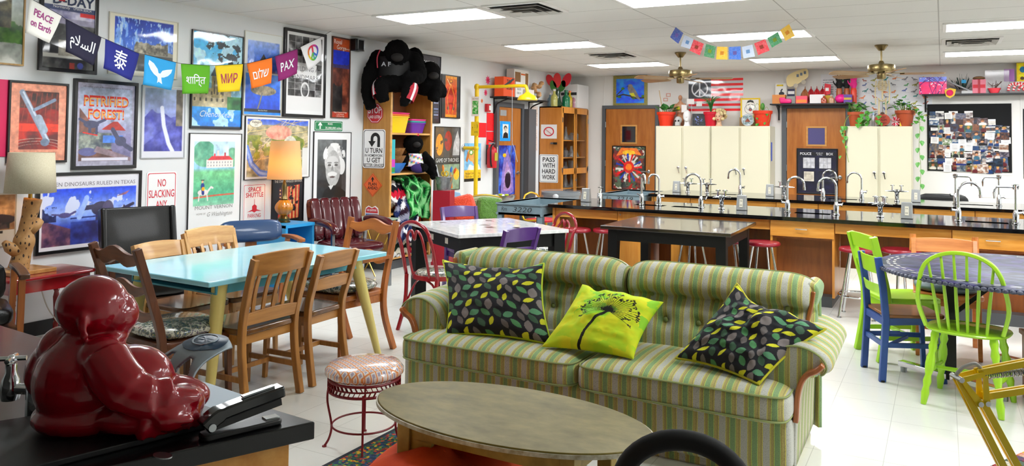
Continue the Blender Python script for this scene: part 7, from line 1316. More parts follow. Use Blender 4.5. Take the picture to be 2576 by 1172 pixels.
for x,y,l in ((-3.62,8.47,'grey pedestal outlet at the left end of the front bench'),(-1.84,8.42,'grey pedestal outlet right of the first four way gas turret'),(-.3,8.42,'grey pedestal outlet above the knee space of the front bench'),(-3.29,10.93,'grey pedestal outlet at the left end of the rear bench'),(-2.02,10.93,'grey pedestal outlet of the rear bench by the second cabinet'),(-.29,10.93,'grey pedestal outlet of the rear bench at the hanging vine')): pedestal_outlet(l,x,y)
t=thing('task_chair','black task chair whose back top shows behind the rear bench','chair',(.0,12.2,0)); M=MB(); padbox(M,(0,0,.72),(.62,.1,.34)); M.build('backrest',BLEATH,t,smooth=180); padbox(MB(),(0,.25,.47),(.5,.48,.09)).build('seat',BLEATH,t,smooth=180); MB().tube([(0,.2,.45),(0,.2,.08)],.03,10).build('gas_column',STEEL,t); MB().bar((0,.03,.6),(0,.2,.43),.06,.02).build('back_support',DKGREY,t)
for k in range(5): MB().bar((0,.2,.09),(.28*math.cos(k*1.257),.2+.28*math.sin(k*1.257),.05),.05,.03,.03,.02).build('base_arm',BLACK,t,smooth=0); MB().ell((.28*math.cos(k*1.257),.2+.28*math.sin(k*1.257),.025),.025,10,6).build('caster',BLACK,t)
# stools
REDS=mat('red_stool_seat','921428',.35,coat=.2)
st=thing('lab_stool','red topped chrome stool farthest left under the front bench','stool',(0,0,0),0,'red topped lab stools')
MB().lathe([(.001,.575),(.15,.575),(.162,.585),(.162,.6),(.152,.612),(.001,.615)],n=32).build('seat',REDS,st)
for k in range(4):
    a=k*PI/2+.5; l=MB().tube([(.09*math.cos(a),.09*math.sin(a),.575),(.2*math.cos(a),.2*math.sin(a),.012)],.0115,10).build('leg',CHROME,st); MB().lathe([(.018,0),(.018,.008),(.01,.014)],c=(.2*math.cos(a),.2*math.sin(a),0),n=12).build('foot_glide',STEEL,l)
MB().tube([(.165*math.cos(q),.165*math.sin(q),.19) for q in [2*PI*k/28 for k in range(28)]],.009,8,closed=True).build('foot_ring',CHROME,st)
place(st,(-3.43,7.76,0))
for x,y,a,l in ((-3.12,7.9,.4,'red topped chrome stool half hidden by the left leg of the black table'),(-2.2,7.85,1.1,'red topped chrome stool seen under the middle of the black table'),(-1.82,7.76,.3,'red topped chrome stool right of the black table leg in front'),(-1.5,7.74,.8,'red topped chrome stool left of the middle drawer unit'),(-.67,7.76,.25,'red topped chrome stool right of the middle drawer unit'),(-.33,7.9,.9,'red topped chrome stool behind the lime chairs'),(.0,8.05,.1,'darker red topped stool pushed deepest under the bench by the orange chair')): dup(st,(x,y,0),a,l)
# black square table
ESP=wood('espresso_top','1c1512','31241c','x',.18,14,.5)
t=thing('square_table','black square work table with a lower shelf in front of the lab bench','table',(-2.09,7.07,0),R(1)); MB().box((0,0,.785),(1.13,1.1,.03)).build('tabletop',ESP,t,bevel=.004); MB().ring(rr(1.02,.98,.01,1),rr(.97,.93,.01,1),.67,.77,'z').build('apron',BLACKP,t,smooth=0); MB().box((0,0,.19),(.98,.94,.025)).build('lower_shelf',ESP,t,smooth=0)
for sx in (-1,1):
    for sy in (-1,1): MB().bar((sx*.47,sy*.45,.77),(sx*.48,sy*.46,0),.085,.085,.07,.07,ref=(1,0,0)).build('leg',BLACKP,t,smooth=0)
# white decoupage table and its chairs
MARB=mat('decoupage_marble','ebebea',.15,coat=.5,c2='c4c6c8',sc=(14,22,14),detail=8)
t=thing('square_table','black square table with a glossy white printed paper top behind the sofa','table',(-3.70,6.33,0),-R(33)); MB().box((0,0,.735),(1.14,1.08,.03)).build('tabletop',MARB,t,bevel=.003); g=random.Random(11)
MB().ring(rr(1.04,.98,.01,1),rr(.99,.93,.01,1),.6,.72,'z').build('apron',BLACKP,t,smooth=0)
for k in range(9):
    w,h=g.uniform(.07,.12),g.uniform(.05,.09); a=g.uniform(-.8,.8); MB().box((g.uniform(-.45,.45),g.uniform(-.42,.42),.7504),(w,h,.0006),rotz(a)).build('pasted_clipping',mat('clip_%d'%(k%4),['6a6a66','d8d2b0','4a4640','b8bcc4'][k%4],.3,coat=.4),t,smooth=0)
for x in (-.1,.22): MB().box((x,-.4915,.66),(.06,.003,.05)).build('apron_picture',mat('apron_pic','b9b4a8',.5),t,smooth=0)
for sx in (-1,1):
    for sy in (-1,1): MB().box((sx*.49,sy*.46,.36),(.11,.11,.72)).build('leg',BLACKP,t,smooth=0)
BENT=mat('bent_red_gloss','8f1020',.2,coat=.6)
def bentwood(label,loc,rz,m,H=.86,pad=PAIS,name='bentwood_chair'):
    t=thing(name,label,'chair',(*loc,0),rz)
    arch=lambda w,h,y0,y1: [(-w,y0,.44)]+[(-w*1.02,y0+(y1-y0)*.5,.44+(h-.44)*.5)]+[(-w*math.cos(q),y1-(y1-y0)*.15*(1-math.sin(q)),h-.13+.13*math.sin(q)) for q in [PI*k/12 for k in range(13)]]+[(w*1.02,y0+(y1-y0)*.5,.44+(h-.44)*.5)]+[(w,y0,.44)]
    MB().tube(spline(arch(.19,H,.17,.27),3),.0155,10).build('back_hoop',m,t,smooth=180); MB().tube(spline([(-.1,.175,.44),(-.1,.22,.62),(-.085,.25,H-.12),(-.03,.255,H-.07),(.0,.25,H-.14),(.03,.255,H-.07),(.085,.25,H-.12),(.1,.22,.62),(.1,.175,.44)],5),.011,8).build('inner_hoop',m,t,smooth=180)
    MB().ring(oval(.41,.41,32),oval(.36,.36,32),.415,.45,'z').build('seat_ring',m,t,smooth=30); MB().lathe([(.001,.43),(.175,.43),(.185,.45),(.16,.475),(.001,.485)],n=28).build('seat_pad',pad,t,smooth=180)
    for s in (-1,1): MB().tube(spline([(s*.185,.17,.44),(s*.175,.19,.22),(s*.19,.25,0)],4),.0165,10).build('leg',m,t); MB().tube([(s*.14,-.13,.42),(s*.165,-.18,0)],[.018,.014],10).build('leg',m,t)
    for s in (-1,1): MB().tube(spline([(s*.18,.18,.2),(s*.12,.14,.36),(s*.03,.165,.42)],4),.009,6).build('brace',m,t)
    MB().tube([(.15*math.cos(q),.15*math.sin(q),.2) for q in [2*PI*k/24 for k in range(24)]],.009,6,closed=True).build('leg_ring',m,t); return t
bentwood('red bentwood hoop chair at the sofa side of the white topped table',(-3.62,5.42),R(166),BENT,.88); bentwood('red bentwood hoop chair on the bench side of the white topped table',(-3.52,7.18),R(-30),BENT,.8)
PURP=mat('purple_gloss','4c2870',.3,coat=.4)
chair('painted_chair','purple painted chair nearest the sofa at the white topped table',(-3.27,5.78),R(-105),w=.4,d=.4,H=.82,style='rail',rails=2,m=PURP,mx=PURP,sm=PURP); chair('painted_chair','purple painted chair beside the red pedestal at the white topped table',(-4.18,6.85),R(58),w=.4,d=.4,H=.84,style='rail',rails=2,m=PURP,mx=PURP,sm=PURP)

# ================================================================ sofa
def stripes(name,axis,off=0):
    q=NT(name,.85); q.b.inputs['Sheen Weight'].default_value=.15; o=q.xyz(); c={'x':o[0],'y':o[1]}[axis]
    n=q.n('TexNoise',i_Scale=7); q.l(q.tc,n.inputs['Vector'])
    f=q.math('FRACT',q.math('DIVIDE',q.math('ADD',q.math('ADD',c,off+10),q.math('MULTIPLY',n.outputs['Fac'],.006)),.1)); r=q.n('ValToRGB'); r.color_ramp.interpolation='CONSTANT'; e=r.color_ramp.elements
    L=[(0,'b6b7ad'),(.3,'c6be68'),(.345,'a89a5c'),(.44,'9c9054'),(.48,'b4c662'),(.515,'7f9e6c'),(.74,'b0c46c'),(.775,'b4a662'),(.9,'a0945c'),(.955,'c8c066')]
    e[0].position=0; e[0].color=(*lin(L[0][1]),1); e[1].position=L[1][0]; e[1].color=(*lin(L[1][1]),1)
    for p,k in L[2:]: x=e.new(p); x.color=(*lin(k),1)
    q.l(f,r.inputs['Fac']); w=q.n('TexNoise',i_Scale=260); q.l(q.tc,w.inputs['Vector']); q.l(q.mix(q.math('MULTIPLY',q.math('GREATER_THAN',w.outputs['Fac'],.56),.28),r.outputs[0],'55503a'),q.b.inputs['Base Color'])
    bp=q.n('Bump'); bp.inputs['Strength'].default_value=.25; bp.inputs['Distance'].default_value=.004; q.l(w.outputs['Fac'],bp.inputs['Height']); q.l(bp.outputs[0],q.b.inputs['Normal']); return q.m
SX=stripes('striped_tweed','x'); SY_=stripes('striped_tweed_arm','y',.03); PIPE=mat('sage_piping','8f9a62',.8); TRIM=wood('sofa_trim_wood','8a4a22','b56c38','z',.3,20,.4)
sf=thing('sofa','long green, gold and grey striped sofa with a button tufted back and wood trimmed arms','sofa',(-1.62,4.1,0)); OX,OY=-1.62,4.1
x0,x1=-2.735,-.605
MB().box(((x0+x1)/2-OX,4.13-OY,.17),(x1-x0,.76,.25)).build('base',SX,sf,bevel=.035,seg=4)
MB().box(((x0+x1)/2-OX,4.16-OY,.05),(x1-x0-.04,.74,.1)).build('skirt',SX,sf,smooth=0,bevel=.01)
def cush(a,b):
    w=b-a
    def f(u,v):
        t=2*PI*u; s=lambda x,e: math.copysign(abs(x)**e,x); k=PI*(v-.5); x=w/2*s(math.cos(k),.22)*s(math.cos(t),.16); y=.31*s(math.cos(k),.2)*s(math.sin(t),.2); z=.35+.075*s(math.sin(k),.42)
        if z>.36: z+=.03*(1-(2*x/w)**4)*(1-(y/.32)**2)
        return ((a+b)/2-OX+x,3.98-OY+y,z)
    c=MB().grid(f,90,22,cu=True).build('seat_cushion',SX,sf,smooth=180)
    for z,g in ((.408,.985),(.3,.985)): MB().tube([((a+b)/2-OX+w/2*g*math.copysign(abs(math.cos(t))**.16,math.cos(t)),3.98-OY+.31*math.copysign(abs(math.sin(t))**.2,math.sin(t)),z) for t in [2*PI*(k+.5)/80 for k in range(80)]],.005,6,closed=True).build('piping',PIPE,c)
cush(-2.72,-1.635); cush(-1.63,-.6)
PR=spline([(4.2,0,.36),(4.19,0,.48),(4.205,0,.6),(4.225,0,.675),(4.235,0,.7),(4.195,0,.735),(4.19,0,.79),(4.235,0,.845),(4.33,0,.868),(4.43,0,.84),(4.5,0,.74),(4.53,0,.4),(4.53,0,.06)],7)
def backsec(a,b,rows):
    L=len(PR)-1; BT=[(x,z) for z,xs in rows for x in xs]
    def f(u,v):
        i=min(L-1,int(v*L)); p=PR[i].lerp(PR[i+1],v*L-i); y,z=p.x,p.z; x=a+(b-a)*u; e=1-abs(2*u-1)**10
        y=4.38+(y-4.38)*(.45+.55*e); 
        if z>.6: z-=.06*(1-e)*(z-.6)/.25
        if v<.6:
            for bx,bz in BT:
                d=((x-bx)/.05)**2+((z-bz)/.035)**2
                if d<9: y+=.035*math.exp(-d)
            y+=.006*math.sin((x-a)/(b-a)*PI*10)*(1 if z<.7 else .3)
        return (x-OX,y-OY,z)
    o=MB().grid(f,100,84).build('back_cushion',SX,sf,smooth=180); q=o.modifiers.new('s','SOLIDIFY'); q.thickness=.02; q.offset=-1
    for bx,bz in BT:
        j=min(range(40),key=lambda j: abs(PR[j].z-bz)); MB().ell((bx-OX,PR[j].x+.03-OY,bz),(.014,.008,.014),10,8).build('button',PIPE,o,smooth=180)
    MB().tube([f(u/50,.66) for u in range(1,50)],.005,6).build('piping',PIPE,o); MB().tube([f(.012 if a>-2 else .988,v/40*.95) for v in range(8,40)],.005,6).build('piping',PIPE,o)
backsec(-2.64,-1.58,[(.69,[-2.46,-2.28,-2.1,-1.92,-1.74]),(.57,[-2.37,-2.19,-2.01,-1.83])]); backsec(-1.575,-.56,[(.69,[-1.42,-1.24,-1.06,-.88,-.7]),(.57,[-1.33,-1.15,-.97,-.79])])
def arm(s,xi):
    prof=[(a_*1.12,z_) for a_,z_ in [(-.05,.30),(-.06,.45),(-.045,.53),(.0,.588),(.07,.616),(.14,.608),(.2,.572),(.222,.525),(.205,.49),(.165,.478),(.125,.455),(.1,.4),(.087,.3),(.08,.05)]]
    Pp=[(p.x,p.z) for p in spline([(a,0,b) for a,b in prof],4)]; n=len(Pp)
    def f(u,v):
        i=min(n-1,int(u*(n-1)+.5)); a,z=Pp[i]; y=3.86+.62*v; k=min(1,v/.06); a2=.08+(a-.08)*(.8+.2*k) if z>.45 else a; z2=.5+(z-.5)*(.86+.14*k) if z>.45 else z
        return (xi-OX+s*a2,y-OY,z2+.025*v)
    o=MB().grid(f,n,26).build('arm',SY_,sf,smooth=180); q=o.modifiers.new('s','SOLIDIFY'); q.thickness=.012
    fr=MB(); fr.prism([(xi-OX+s*(.08+(a-.08)*.82 if z>.45 else a),.5+(z-.5)*.88 if z>.45 else z) for a,z in Pp],3.85-OY,3.875-OY,'y'); fr.build('arm_front',SX,o,smooth=0,bevel=.01)
    T=[(.226,.54),(.195,.51),(.155,.486),(.13,.445),(.117,.39),(.112,.33),(.108,.265)]; MB().rect(spline([(xi-OX+s*(a-.012),3.838-OY,z) for a,z in T],5),[.024]*31,[.03,.036]+[.044]*24+[.038]*5,up=(0,1,0)).build('wood_trim',TRIM,o,smooth=40,bevel=.006)
    MB().tube([(xi-OX+s*(.08+(a-.08)*.86),3.852-OY,.5+(z-.5)*.9) for a,z in Pp[2:34]],.005,6).build('piping',PIPE,o)
    MB().ell((xi-OX+s*.03,4.1-OY,.58),(.012,.012,.012),8,6).build('button',PIPE,o)
    # wing beside the back
    w=MB(); W0=spline([(xi+s*.02,0,.42),(xi+s*.03,0,.6),(xi+s*.035,0,.74),(xi+s*.055,0,.81),(xi+s*.1,0,.83),(xi+s*.135,0,.8),(xi+s*.13,0,.74),(xi+s*.1,0,.6),(xi+s*.09,0,.1)],4); w.prism([(p.x-OX,p.z) for p in W0]+[(xi+s*.02-OX,.1)],4.27-OY,4.5-OY,'y'); w=w.build('wing',SX,sf,smooth=60,bevel=.015)
    MB().rect(spline([(xi+s*.115-OX,4.262-OY,.79),(xi+s*.105-OX,4.258-OY,.72),(xi+s*.085-OX,4.255-OY,.62),(xi+s*.08-OX,4.255-OY,.52)],5),.02,[.03]*3+[.035]*13,up=(0,1,0)).build('wood_trim',TRIM,w,smooth=40,bevel=.005)
arm(-1,-2.6); arm(1,-.69)
# sofa cushions
def inkgrid(name,CO,C,m,parent=None):
    M=None; me=bpy.data.meshes.new(name); ny,nx=CO.shape[:2]; i=np.arange(nx*ny).reshape(ny,nx); q=np.stack([i[:-1,:-1],i[:-1,1:],i[1:,1:],i[1:,:-1]],-1).reshape(-1,4)
    me.from_pydata([tuple(p) for p in CO.reshape(-1,3)],[],[tuple(int(k) for k in f) for f in q]); c=C.reshape(-1,3); c=np.where(c<=.04045,c/12.92,((c+.055)/1.055)**2.4)
    me.attributes.new('ink','FLOAT_COLOR','POINT').data.foreach_set('color',np.concatenate([c,np.ones((len(c),1))],1).ravel().astype(np.float32)); me.polygons.foreach_set('use_smooth',[True]*len(me.polygons)); me.materials.append(m)
    o=bpy.data.objects.new(name,me); COL.objects.link(o); o.parent=parent; return o
FABRIC=ink('printed_cotton',.85)
def pillow(label,cs,art,T,sd,pipe=None,crump=.012,sag=0):
    cs=[np.array(c,float) for c in cs]; ctr=sum(cs)/4; t=thing('throw_pillow',label,'cushion',tuple(ctr)); A=Art(1,1,.0115); art(A); U,V=A.U,A.V; a,b=2*U-1,2*V-1
    tl,tr,br,bl=[c-ctr for c in cs]; nrm=np.cross(tr-bl,tl-br); nrm/=np.linalg.norm(nrm); nrm=nrm if nrm[1]<0 else -nrm
    pu=.5+(U-.5)*(1-.1*(1-b*b)); pv=.5+(V-.5)*(1-.1*(1-a*a)); P=((bl*(1-pu[...,None])+br*pu[...,None])*(1-pv[...,None])+(tl*(1-pu[...,None])+tr*pu[...,None])*pv[...,None])
    th=T*np.clip((1-a*a)*(1-b*b),0,1)**.42; nz=(vnoise(A.ny,A.nx,4,sd,3)-.5)*2*crump*np.clip((1-a**6)*(1-b**6),0,1)
    th2=th+nz*1.6; env=np.clip((1-a**8)*(1-b**8),0,1)
    wob=(vnoise(2,A.nx,4,sd+5,2)[0][None]-.5)*crump*3*V**3-sag*V**4*(1-a*a); P=P+np.array([0,0,1.])*wob[...,None]
    F=P+nrm*th2[...,None]; B=(P-nrm*(th*.75)[...,None])[::-1]; Cf=np.clip(A.c,0,1)
    inkgrid('cover',F,Cf,FABRIC,t); inkgrid('back_cover',B,Cf[::-1],FABRIC,t)
    if pipe:
        E=[tuple(p) for p in list(P[0,::6])+list(P[::6,-1])+list(P[-1,::-6])+list(P[::-6,0])]; MB().tube(E,.007,6,closed=True).build('piping',mat('pipe_'+pipe,pipe,.6),t)
def leaves(A):
    A.fill([(0,'11121a'),(1,'11121a')]); g=random.Random(4); n=5
    def lf(u,v,a,L,W,c):
        P=[]
        for k in range(13):
            q=k/12; w=W*math.sin(PI*q)**.8; P.append((q*L,w))
        P=P+[(x,-y) for x,y in P[::-1]]; ca,sa=math.cos(a),math.sin(a); A.put(A.poly([(u+x*ca-y*sa,v+x*sa+y*ca) for x,y in P]),c)
    n=9
    for i in range(n+1):
        for j in range(n+1):
            u=(i+g.uniform(-.15,.15)+(.5 if j%2 else 0))/n; v=(j+g.uniform(-.15,.15))/n; k=(i*2+j*3+g.randint(0,1))%7
            L,W,c=((.125,.026,'d0d024'),(.12,.034,'4a8452'),(.115,.036,'3a5a44'),(.14,.04,'7a7270'),(.11,.022,'c8c81e'),(.12,.034,'57906a'),(.11,.032,'66605e'))[k]; an=(.7,2.3,-.9,PI/2,1.1,.4,1.9)[k]+g.uniform(-.2,.2); lf(u-L/2*math.cos(an),v-L/2*math.sin(an),an,L,W,c)
pillow('black pillow of green and yellow leaves at the left end of the sofa',[(-2.7,4.1,.785),(-2.02,4.12,.835),(-1.84,3.86,.445),(-2.47,3.8,.435)],leaves,.105,3,'b9cc18',sag=.03); pillow('black leaf pillow leaning crookedly against the right sofa arm',[(-.92,4.1,.82),(-.485,3.98,.68),(-.74,3.74,.44),(-1.16,3.86,.47)],leaves,.1,8,'b9b41c',.03,.05)
def dandelion(A):
    A.fill([(0,'c8d414'),(1,'9cd41c')]); A.mottle('b4d816','e0dc1c',3,5); A.put(A.noise(3,9)>.6,'8fcf2a'); A.mottle('a8d41a','d8dc1a',4,6,A.noise(4,2)>.45); k='12140a'; c=(.56,.56)
    A.put(A.line([(.4,.0),(.41,.2),(.47,.4),c],.035),k); g=random.Random(2)
    for i in range(34):
        a=-.5+i/33*(PI+1.0); L=g.uniform(.22,.36); e=(c[0]+L*math.cos(a),c[1]+L*.95*math.sin(a)); A.put(A.line([c,e],.007),k)
        for m in range(5): A.put(A.ell(e[0]+g.uniform(-.02,.02),e[1]+g.uniform(-.02,.02),.011,.009),k)
    A.put(A.ell(*c,.03,.025),k)
pillow('lime green pillow printed with a black dandelion in the middle of the sofa',[(-1.77,4.1,.735),(-1.295,4.08,.695),(-1.36,3.8,.45),(-1.86,3.78,.45)],dandelion,.085,5)
# ================================================================ low table, stool, floor cushions
GP=mat('gold_green_distressed','564c16',.42,.1,spec=.25,c2='776a34',sc=(7,13,12),detail=8); GP2=mat('gold_distressed_apron','8a7434',.4,.2,c2='a89048',sc=(12,12,12)); SIL=mat('worn_silver_edge','b9b6a8',.35,.4,c2='8a8268',sc=(30,30,30))
t=thing('coffee_table','oval distressed gold green coffee table in front of the sofa','coffee table',(-1.53,2.8,0),R(-1)); A_,B_=.6,.32
MB().prism(oval(2*A_,2*B_,80),.428,.45).build('tabletop',GP,t,smooth=30,bevel=.004); MB().ring(oval(2*A_+.012,2*B_+.012,80),oval(2*A_-.004,2*B_-.004,80),.43,.445,'z').build('edge_band',SIL,t,smooth=30)
for sx in (-1,1):
    for sy in (-1,1): MB().box((sx*.36,sy*.17,.215),(.06,.06,.43)).build('leg',GP2,t,smooth=0,bevel=.004)
M=MB()
for sy in (-1,1): M.box((0,sy*.175,.385),(.68,.02,.085))
for sx in (-1,1): M.box((sx*.365,0,.385),(.02,.3,.085))
M.build('apron',GP2,t,smooth=0)
for sx in (-1,1): MB().prism([(sx*.33,.345),(sx*.23,.345),(sx*.235,.32),(sx*.26,.31),(sx*.275,.325),(sx*.29,.3),(sx*.31,.27),(sx*.33,.26)],-.185,-.165,'y').build('corner_bracket',GP2,t,smooth=0)
DMD=NT('diamond_vinyl',.2); DMD.b.inputs['Coat Weight'].default_value=.7; o=DMD.xyz(); ad=lambda a,b:DMD.math('FRACT',DMD.math('MULTIPLY',DMD.math('ADD',DMD.math(a,o[0],o[1]),10),22)); d1=DMD.math('ABSOLUTE',DMD.math('SUBTRACT',ad('ADD',0),.5)); d2=DMD.math('ABSOLUTE',DMD.math('SUBTRACT',ad('SUBTRACT',0),.5)); dm=DMD.math('MAXIMUM',d1,d2)
DMD.l(DMD.mix(DMD.math('GREATER_THAN',dm,.4),DMD.mix(DMD.math('LESS_THAN',dm,.22),'e4ddd8','a9a0b4'),'e08a4c'),DMD.b.inputs['Base Color'])
t=thing('vanity_stool','low red wire stool with an orange diamond patterned cushion beside the coffee table','stool',(-2.56,3.19,0),R(20)); RW=mat('oxblood_wire','7c1420',.4)
MB().lathe([(.001,.385),(.2,.385),(.222,.405),(.222,.425),(.2,.452),(.1,.468),(.001,.47)],n=48).build('seat_cushion',DMD.m,t,smooth=180); M=MB()
for z in (.375,.315): M.tube([(.2*math.cos(a),.2*math.sin(a),z) for a in [2*PI*k/48 for k in range(48)]],.008,6,closed=True)
for k in range(44):
    a=2*PI*k/44; b=a+.09
    for q,za,zb in ((1,.315,.345),(-1,.345,.375)): M.bar((.2*math.cos(a),.2*math.sin(a),za),(.2*math.cos(a+.08*q),.2*math.sin(a+.08*q),zb),.014,.004)
M.tube([(.2*math.cos(a),.2*math.sin(a),.345) for a in [2*PI*k/48 for k in range(48)]],.005,6,closed=True); M.build('pierced_band',RW,t,smooth=40)
for k in range(4):
    a=k*PI/2+.3; c,s=math.cos(a),math.sin(a); l=MB().tube(spline([(.2*c,.2*s,.33),(.205*c,.205*s,.25),(.18*c,.18*s,.12),(.19*c,.19*s,.05),(.215*c,.215*s,.006)],5),.0065,8).build('leg',RW,t); MB().lathe([(.013,0),(.013,.006)],c=(.217*c,.217*s,0),n=12).build('foot_pad',RW,l)
MB().tube([(.178*math.cos(a),.178*math.sin(a),.12) for a in [2*PI*k/40 for k in range(40)]],.0055,6,closed=True).build('leg_ring',RW,t)
t.scale=(.88,.88,.9)
t=thing('area_rug','dark edged multicoloured speckled rug under the coffee table','rug',(-1.66,2.75,0)); MB().box((0,0,.004),(1.78,1.5,.008)).build('rug_border',mat('rug_edge','2a2f3a',.9),t,smooth=0)
q=NT('confetti_rug',.95); tc=q.n('TexCoord'); v=q.n('TexVoronoi',i_Scale=75); q.l(tc.outputs['Object'],v.inputs['Vector']); r=q.n('ValToRGB'); r.color_ramp.interpolation='CONSTANT'; e=r.color_ramp.elements; e[0].color=(*lin('1f3a5a'),1); e[1].position=.25; e[1].color=(*lin('2f6a4a'),1)
for p,c in ((.45,'33507a'),(.6,'4a8a4a'),(.72,'c8502a'),(.82,'d8b02a'),(.92,'8a2f2a')): x=e.new(p); x.color=(*lin(c),1)
sp=q.n('SeparateColor'); q.l(v.outputs['Color'],sp.inputs[0]); q.l(sp.outputs[0],r.inputs['Fac']); q.l(r.outputs[0],q.b.inputs['Base Color']); MB().box((0,0,.0085),(1.72,1.44,.007)).build('rug_pile',q.m,t,smooth=0)
ORG=mat('orange_canvas','e0440c',.8,c2='ea5210',sc=(5,5,5),bump=.2,bs=60)
def bean(u,v):
    a=2*PI*u; k=math.sin(PI*v); s=lambda x,e: math.copysign(abs(x)**e,x); return (.42*s(math.cos(a),.7)*k**.5+.012*math.sin(9*a)*k,.3*s(math.sin(a),.7)*k**.5,.15-.135*math.cos(PI*v)+.016*math.sin(7*a+4*v)*k+(.03*math.sin(5*u*PI)*v))
tag(place(MB().grid(bean,64,30,cu=True).build('floor_cushion',ORG,None,smooth=180),(-1.78,2.78,.0125),R(90)),'slouchy orange canvas floor cushion pushed under the coffee table','cushion')
t=thing('arched_chair','black tubular arched chair back at the bottom edge before the sofa','chair',(-.6,2.06,0),R(16)); BT=mat('black_foam_tube','060606',.8)
MB().tube([(-.16,0,.44)]+[(-.16*math.cos(q),0,.62+.135*math.sin(q)) for q in [PI*k/20 for k in range(21)]]+[(.16,0,.44)],.027,12).build('back_arch',BT,t,smooth=180); padbox(MB(),(0,-.2,.42),(.38,.4,.07)).build('seat',BLEATH,t,smooth=180)
for sx in (-1,1):
    for sy in (-.35,0): MB().tube([(sx*.15,sy,.42),(sx*.17,sy*1.05,0)],.014,8).build('leg',BT,t)
# ================================================================ demonstration desk in the left foreground
t=thing('demo_desk','black topped oak demonstration desk in the near left corner','desk',(-1.9,1.0,0)); P=[(-1.205,1.335),(-3.1,1.53),(-3.25,.5),(-1.62,.42)]
MB().prism([(x+1.9,y-1.0) for x,y in P],.876,.914).build('desk_top',mat('desk_resin','0e0e0f',.22,coat=.1,bump=.02,bs=30),t,smooth=0,bevel=.003)
c=(sum(p[0] for p in P)/4,sum(p[1] for p in P)/4); Q=[(c[0]+(x-c[0])*.955,c[1]+(y-c[1])*.93) for x,y in P]; MB().prism([(x+1.9,y-1.0) for x,y in Q],.08,.876).build('desk_carcass',LABW,t,smooth=0)
Q2=[(c[0]+(x-c[0])*.88,c[1]+(y-c[1])*.85) for x,y in P]; MB().prism([(x+1.9,y-1.0) for x,y in Q2],0,.08).build('toe_kick',DKGREY,t,smooth=0); MB().prism(oval(.045,.026,20,.574,.044),.914,.9165).build('cable_grommet',STEEL,t,smooth=0)
t=thing('desk_board','thin flat black board lying on the desk under the red statue','board',(-1.56,1.04,.9145)); MB().prism([(x+1.56,y-1.04) for x,y in ((-1.355,1.247),(-1.6,1.28),(-1.78,.93),(-1.49,.78))],0,.012).build('board_panel',mat('matt_black_board','111112',.45),t,smooth=0,bevel=.002)
t=thing('buddha_statue','glossy red lacquered seated bald statue seen from behind on the desk','statue',(-1.553,1.075,.927),R(28.6)); LAC=mat('red_lacquer','8c0416',.16,coat=.3,spec=.4)
M=MB()
for cc,rr3 in (((-.03,0,.245),(.07,.074,.064)),((.005,.02,.222),(.05,.055,.046)),((.018,.028,.2),(.024,.036,.024)),((.036,.028,.232),(.009,.011,.01)),((.02,.02,.25),(.022,.04,.016)),((-.03,0,.175),(.062,.062,.03)),((-.035,-.01,.095),(.1,.098,.1)),((-.1,.005,.15),(.04,.05,.05)),((.02,-.055,.145),(.05,.045,.05)),((.04,.03,.08),(.09,.085,.075)),((-.03,-.01,.025),(.105,.1,.04)),((.16,-.015,.04),(.05,.085,.042)),((.1,.06,.04),(.1,.06,.045)),((.085,-.045,.03),(.09,.06,.032))): M.ell(cc,rr3,20,14)
M.tube(spline([(.03,-.06,.15),(.075,-.085,.11),(.115,-.08,.085),(.16,-.05,.08)],5),[.048]*8+[.043]*4+[.034]*4,14); M.tube(spline([(.1,-.06,.085),(.16,-.06,.075),(.2,-.02,.06)],5),[.03]*6+[.022]*5,12); M.tube(spline([(-.1,.01,.15),(-.125,.0,.1),(-.1,.03,.05)],5),.042,12)
for k in range(6): M.tube(spline([(.11+.014*k,-.075+.012*k,.07),(.13+.014*k,-.095+.014*k,.035),(.12+.016*k,-.09+.016*k,.004)],3),.012,8)
for k in range(4): M.tube(spline([(.05+.03*k,-.1+.004*k,.1-.01*k),(.09+.03*k,-.115+.01*k,.07-.01*k),(.15+.02*k,-.1+.015*k,.065-.012*k)],3),.008,6)
M.tube([(.058*math.cos(a)-.03,.06*math.sin(a),.168+.012*math.cos(a)) for a in [2*PI*k/28 for k in range(28)]],.014,8,closed=True)
M.ell((-.012,-.072,.225),(.011,.008,.022),10,8); M.ell((-.008,-.072,.2),(.009,.008,.012),8,6); M.ell((.038,.03,.212),(.008,.02,.005),8,6)
soft(M.build('statue_body',LAC,t,smooth=180),.0045)
t=thing('hole_punch','silver and blue three hole paper punch on the desk behind the stapler','hole punch',(-1.55,1.285,.9145),R(-8)); PG=mat('punch_silver','8f9ba3',.5,.4); PB2=mat('punch_blue_pad','1f3f5c',.4)
MB().prism(rr(.24,.17,.008,3,0,.01),0,.008).build('base_plate',PG,t,smooth=0,bevel=.002)
PF_=spline([(0,-.058,.012),(0,-.056,.04),(0,-.045,.075),(0,-.025,.102),(0,.01,.122),(0,.055,.134),(0,.085,.132)],6); M=MB(); nu,nv=61,len(PF_); P=[]
for j,p in enumerate(PF_):
    k=j/(nv-1); w=.1-.028*min(1,k*1.6)-.03*max(0,k-.62)**2/.14
    for i in range(nu): u=i/(nu-1)*2-1; P.append((u*w,p.y,p.z-.02*abs(u)**4*k))
def solid_(i,j):
    u=abs((i+.5)/(nu-1)*2-1); k=(j+.5)/(nv-1); top=.56-.22*abs((u-.5)/.34)**2.4
    return not (.15<u<.86 and k<top)
M.add(P,[(j*nu+i,j*nu+i+1,(j+1)*nu+i+1,(j+1)*nu+i) for j in range(nv-1) for i in range(nu-1) if solid_(i,j)]); M.build('lever_arch',PG,t,smooth=180,solid=.006)
def ontop(x,y): j=min(range(nv),key=lambda j:abs(PF_[j].y-y)); return (x,y,PF_[j].z+.0045-.02*abs(x/.072)**4*.7)
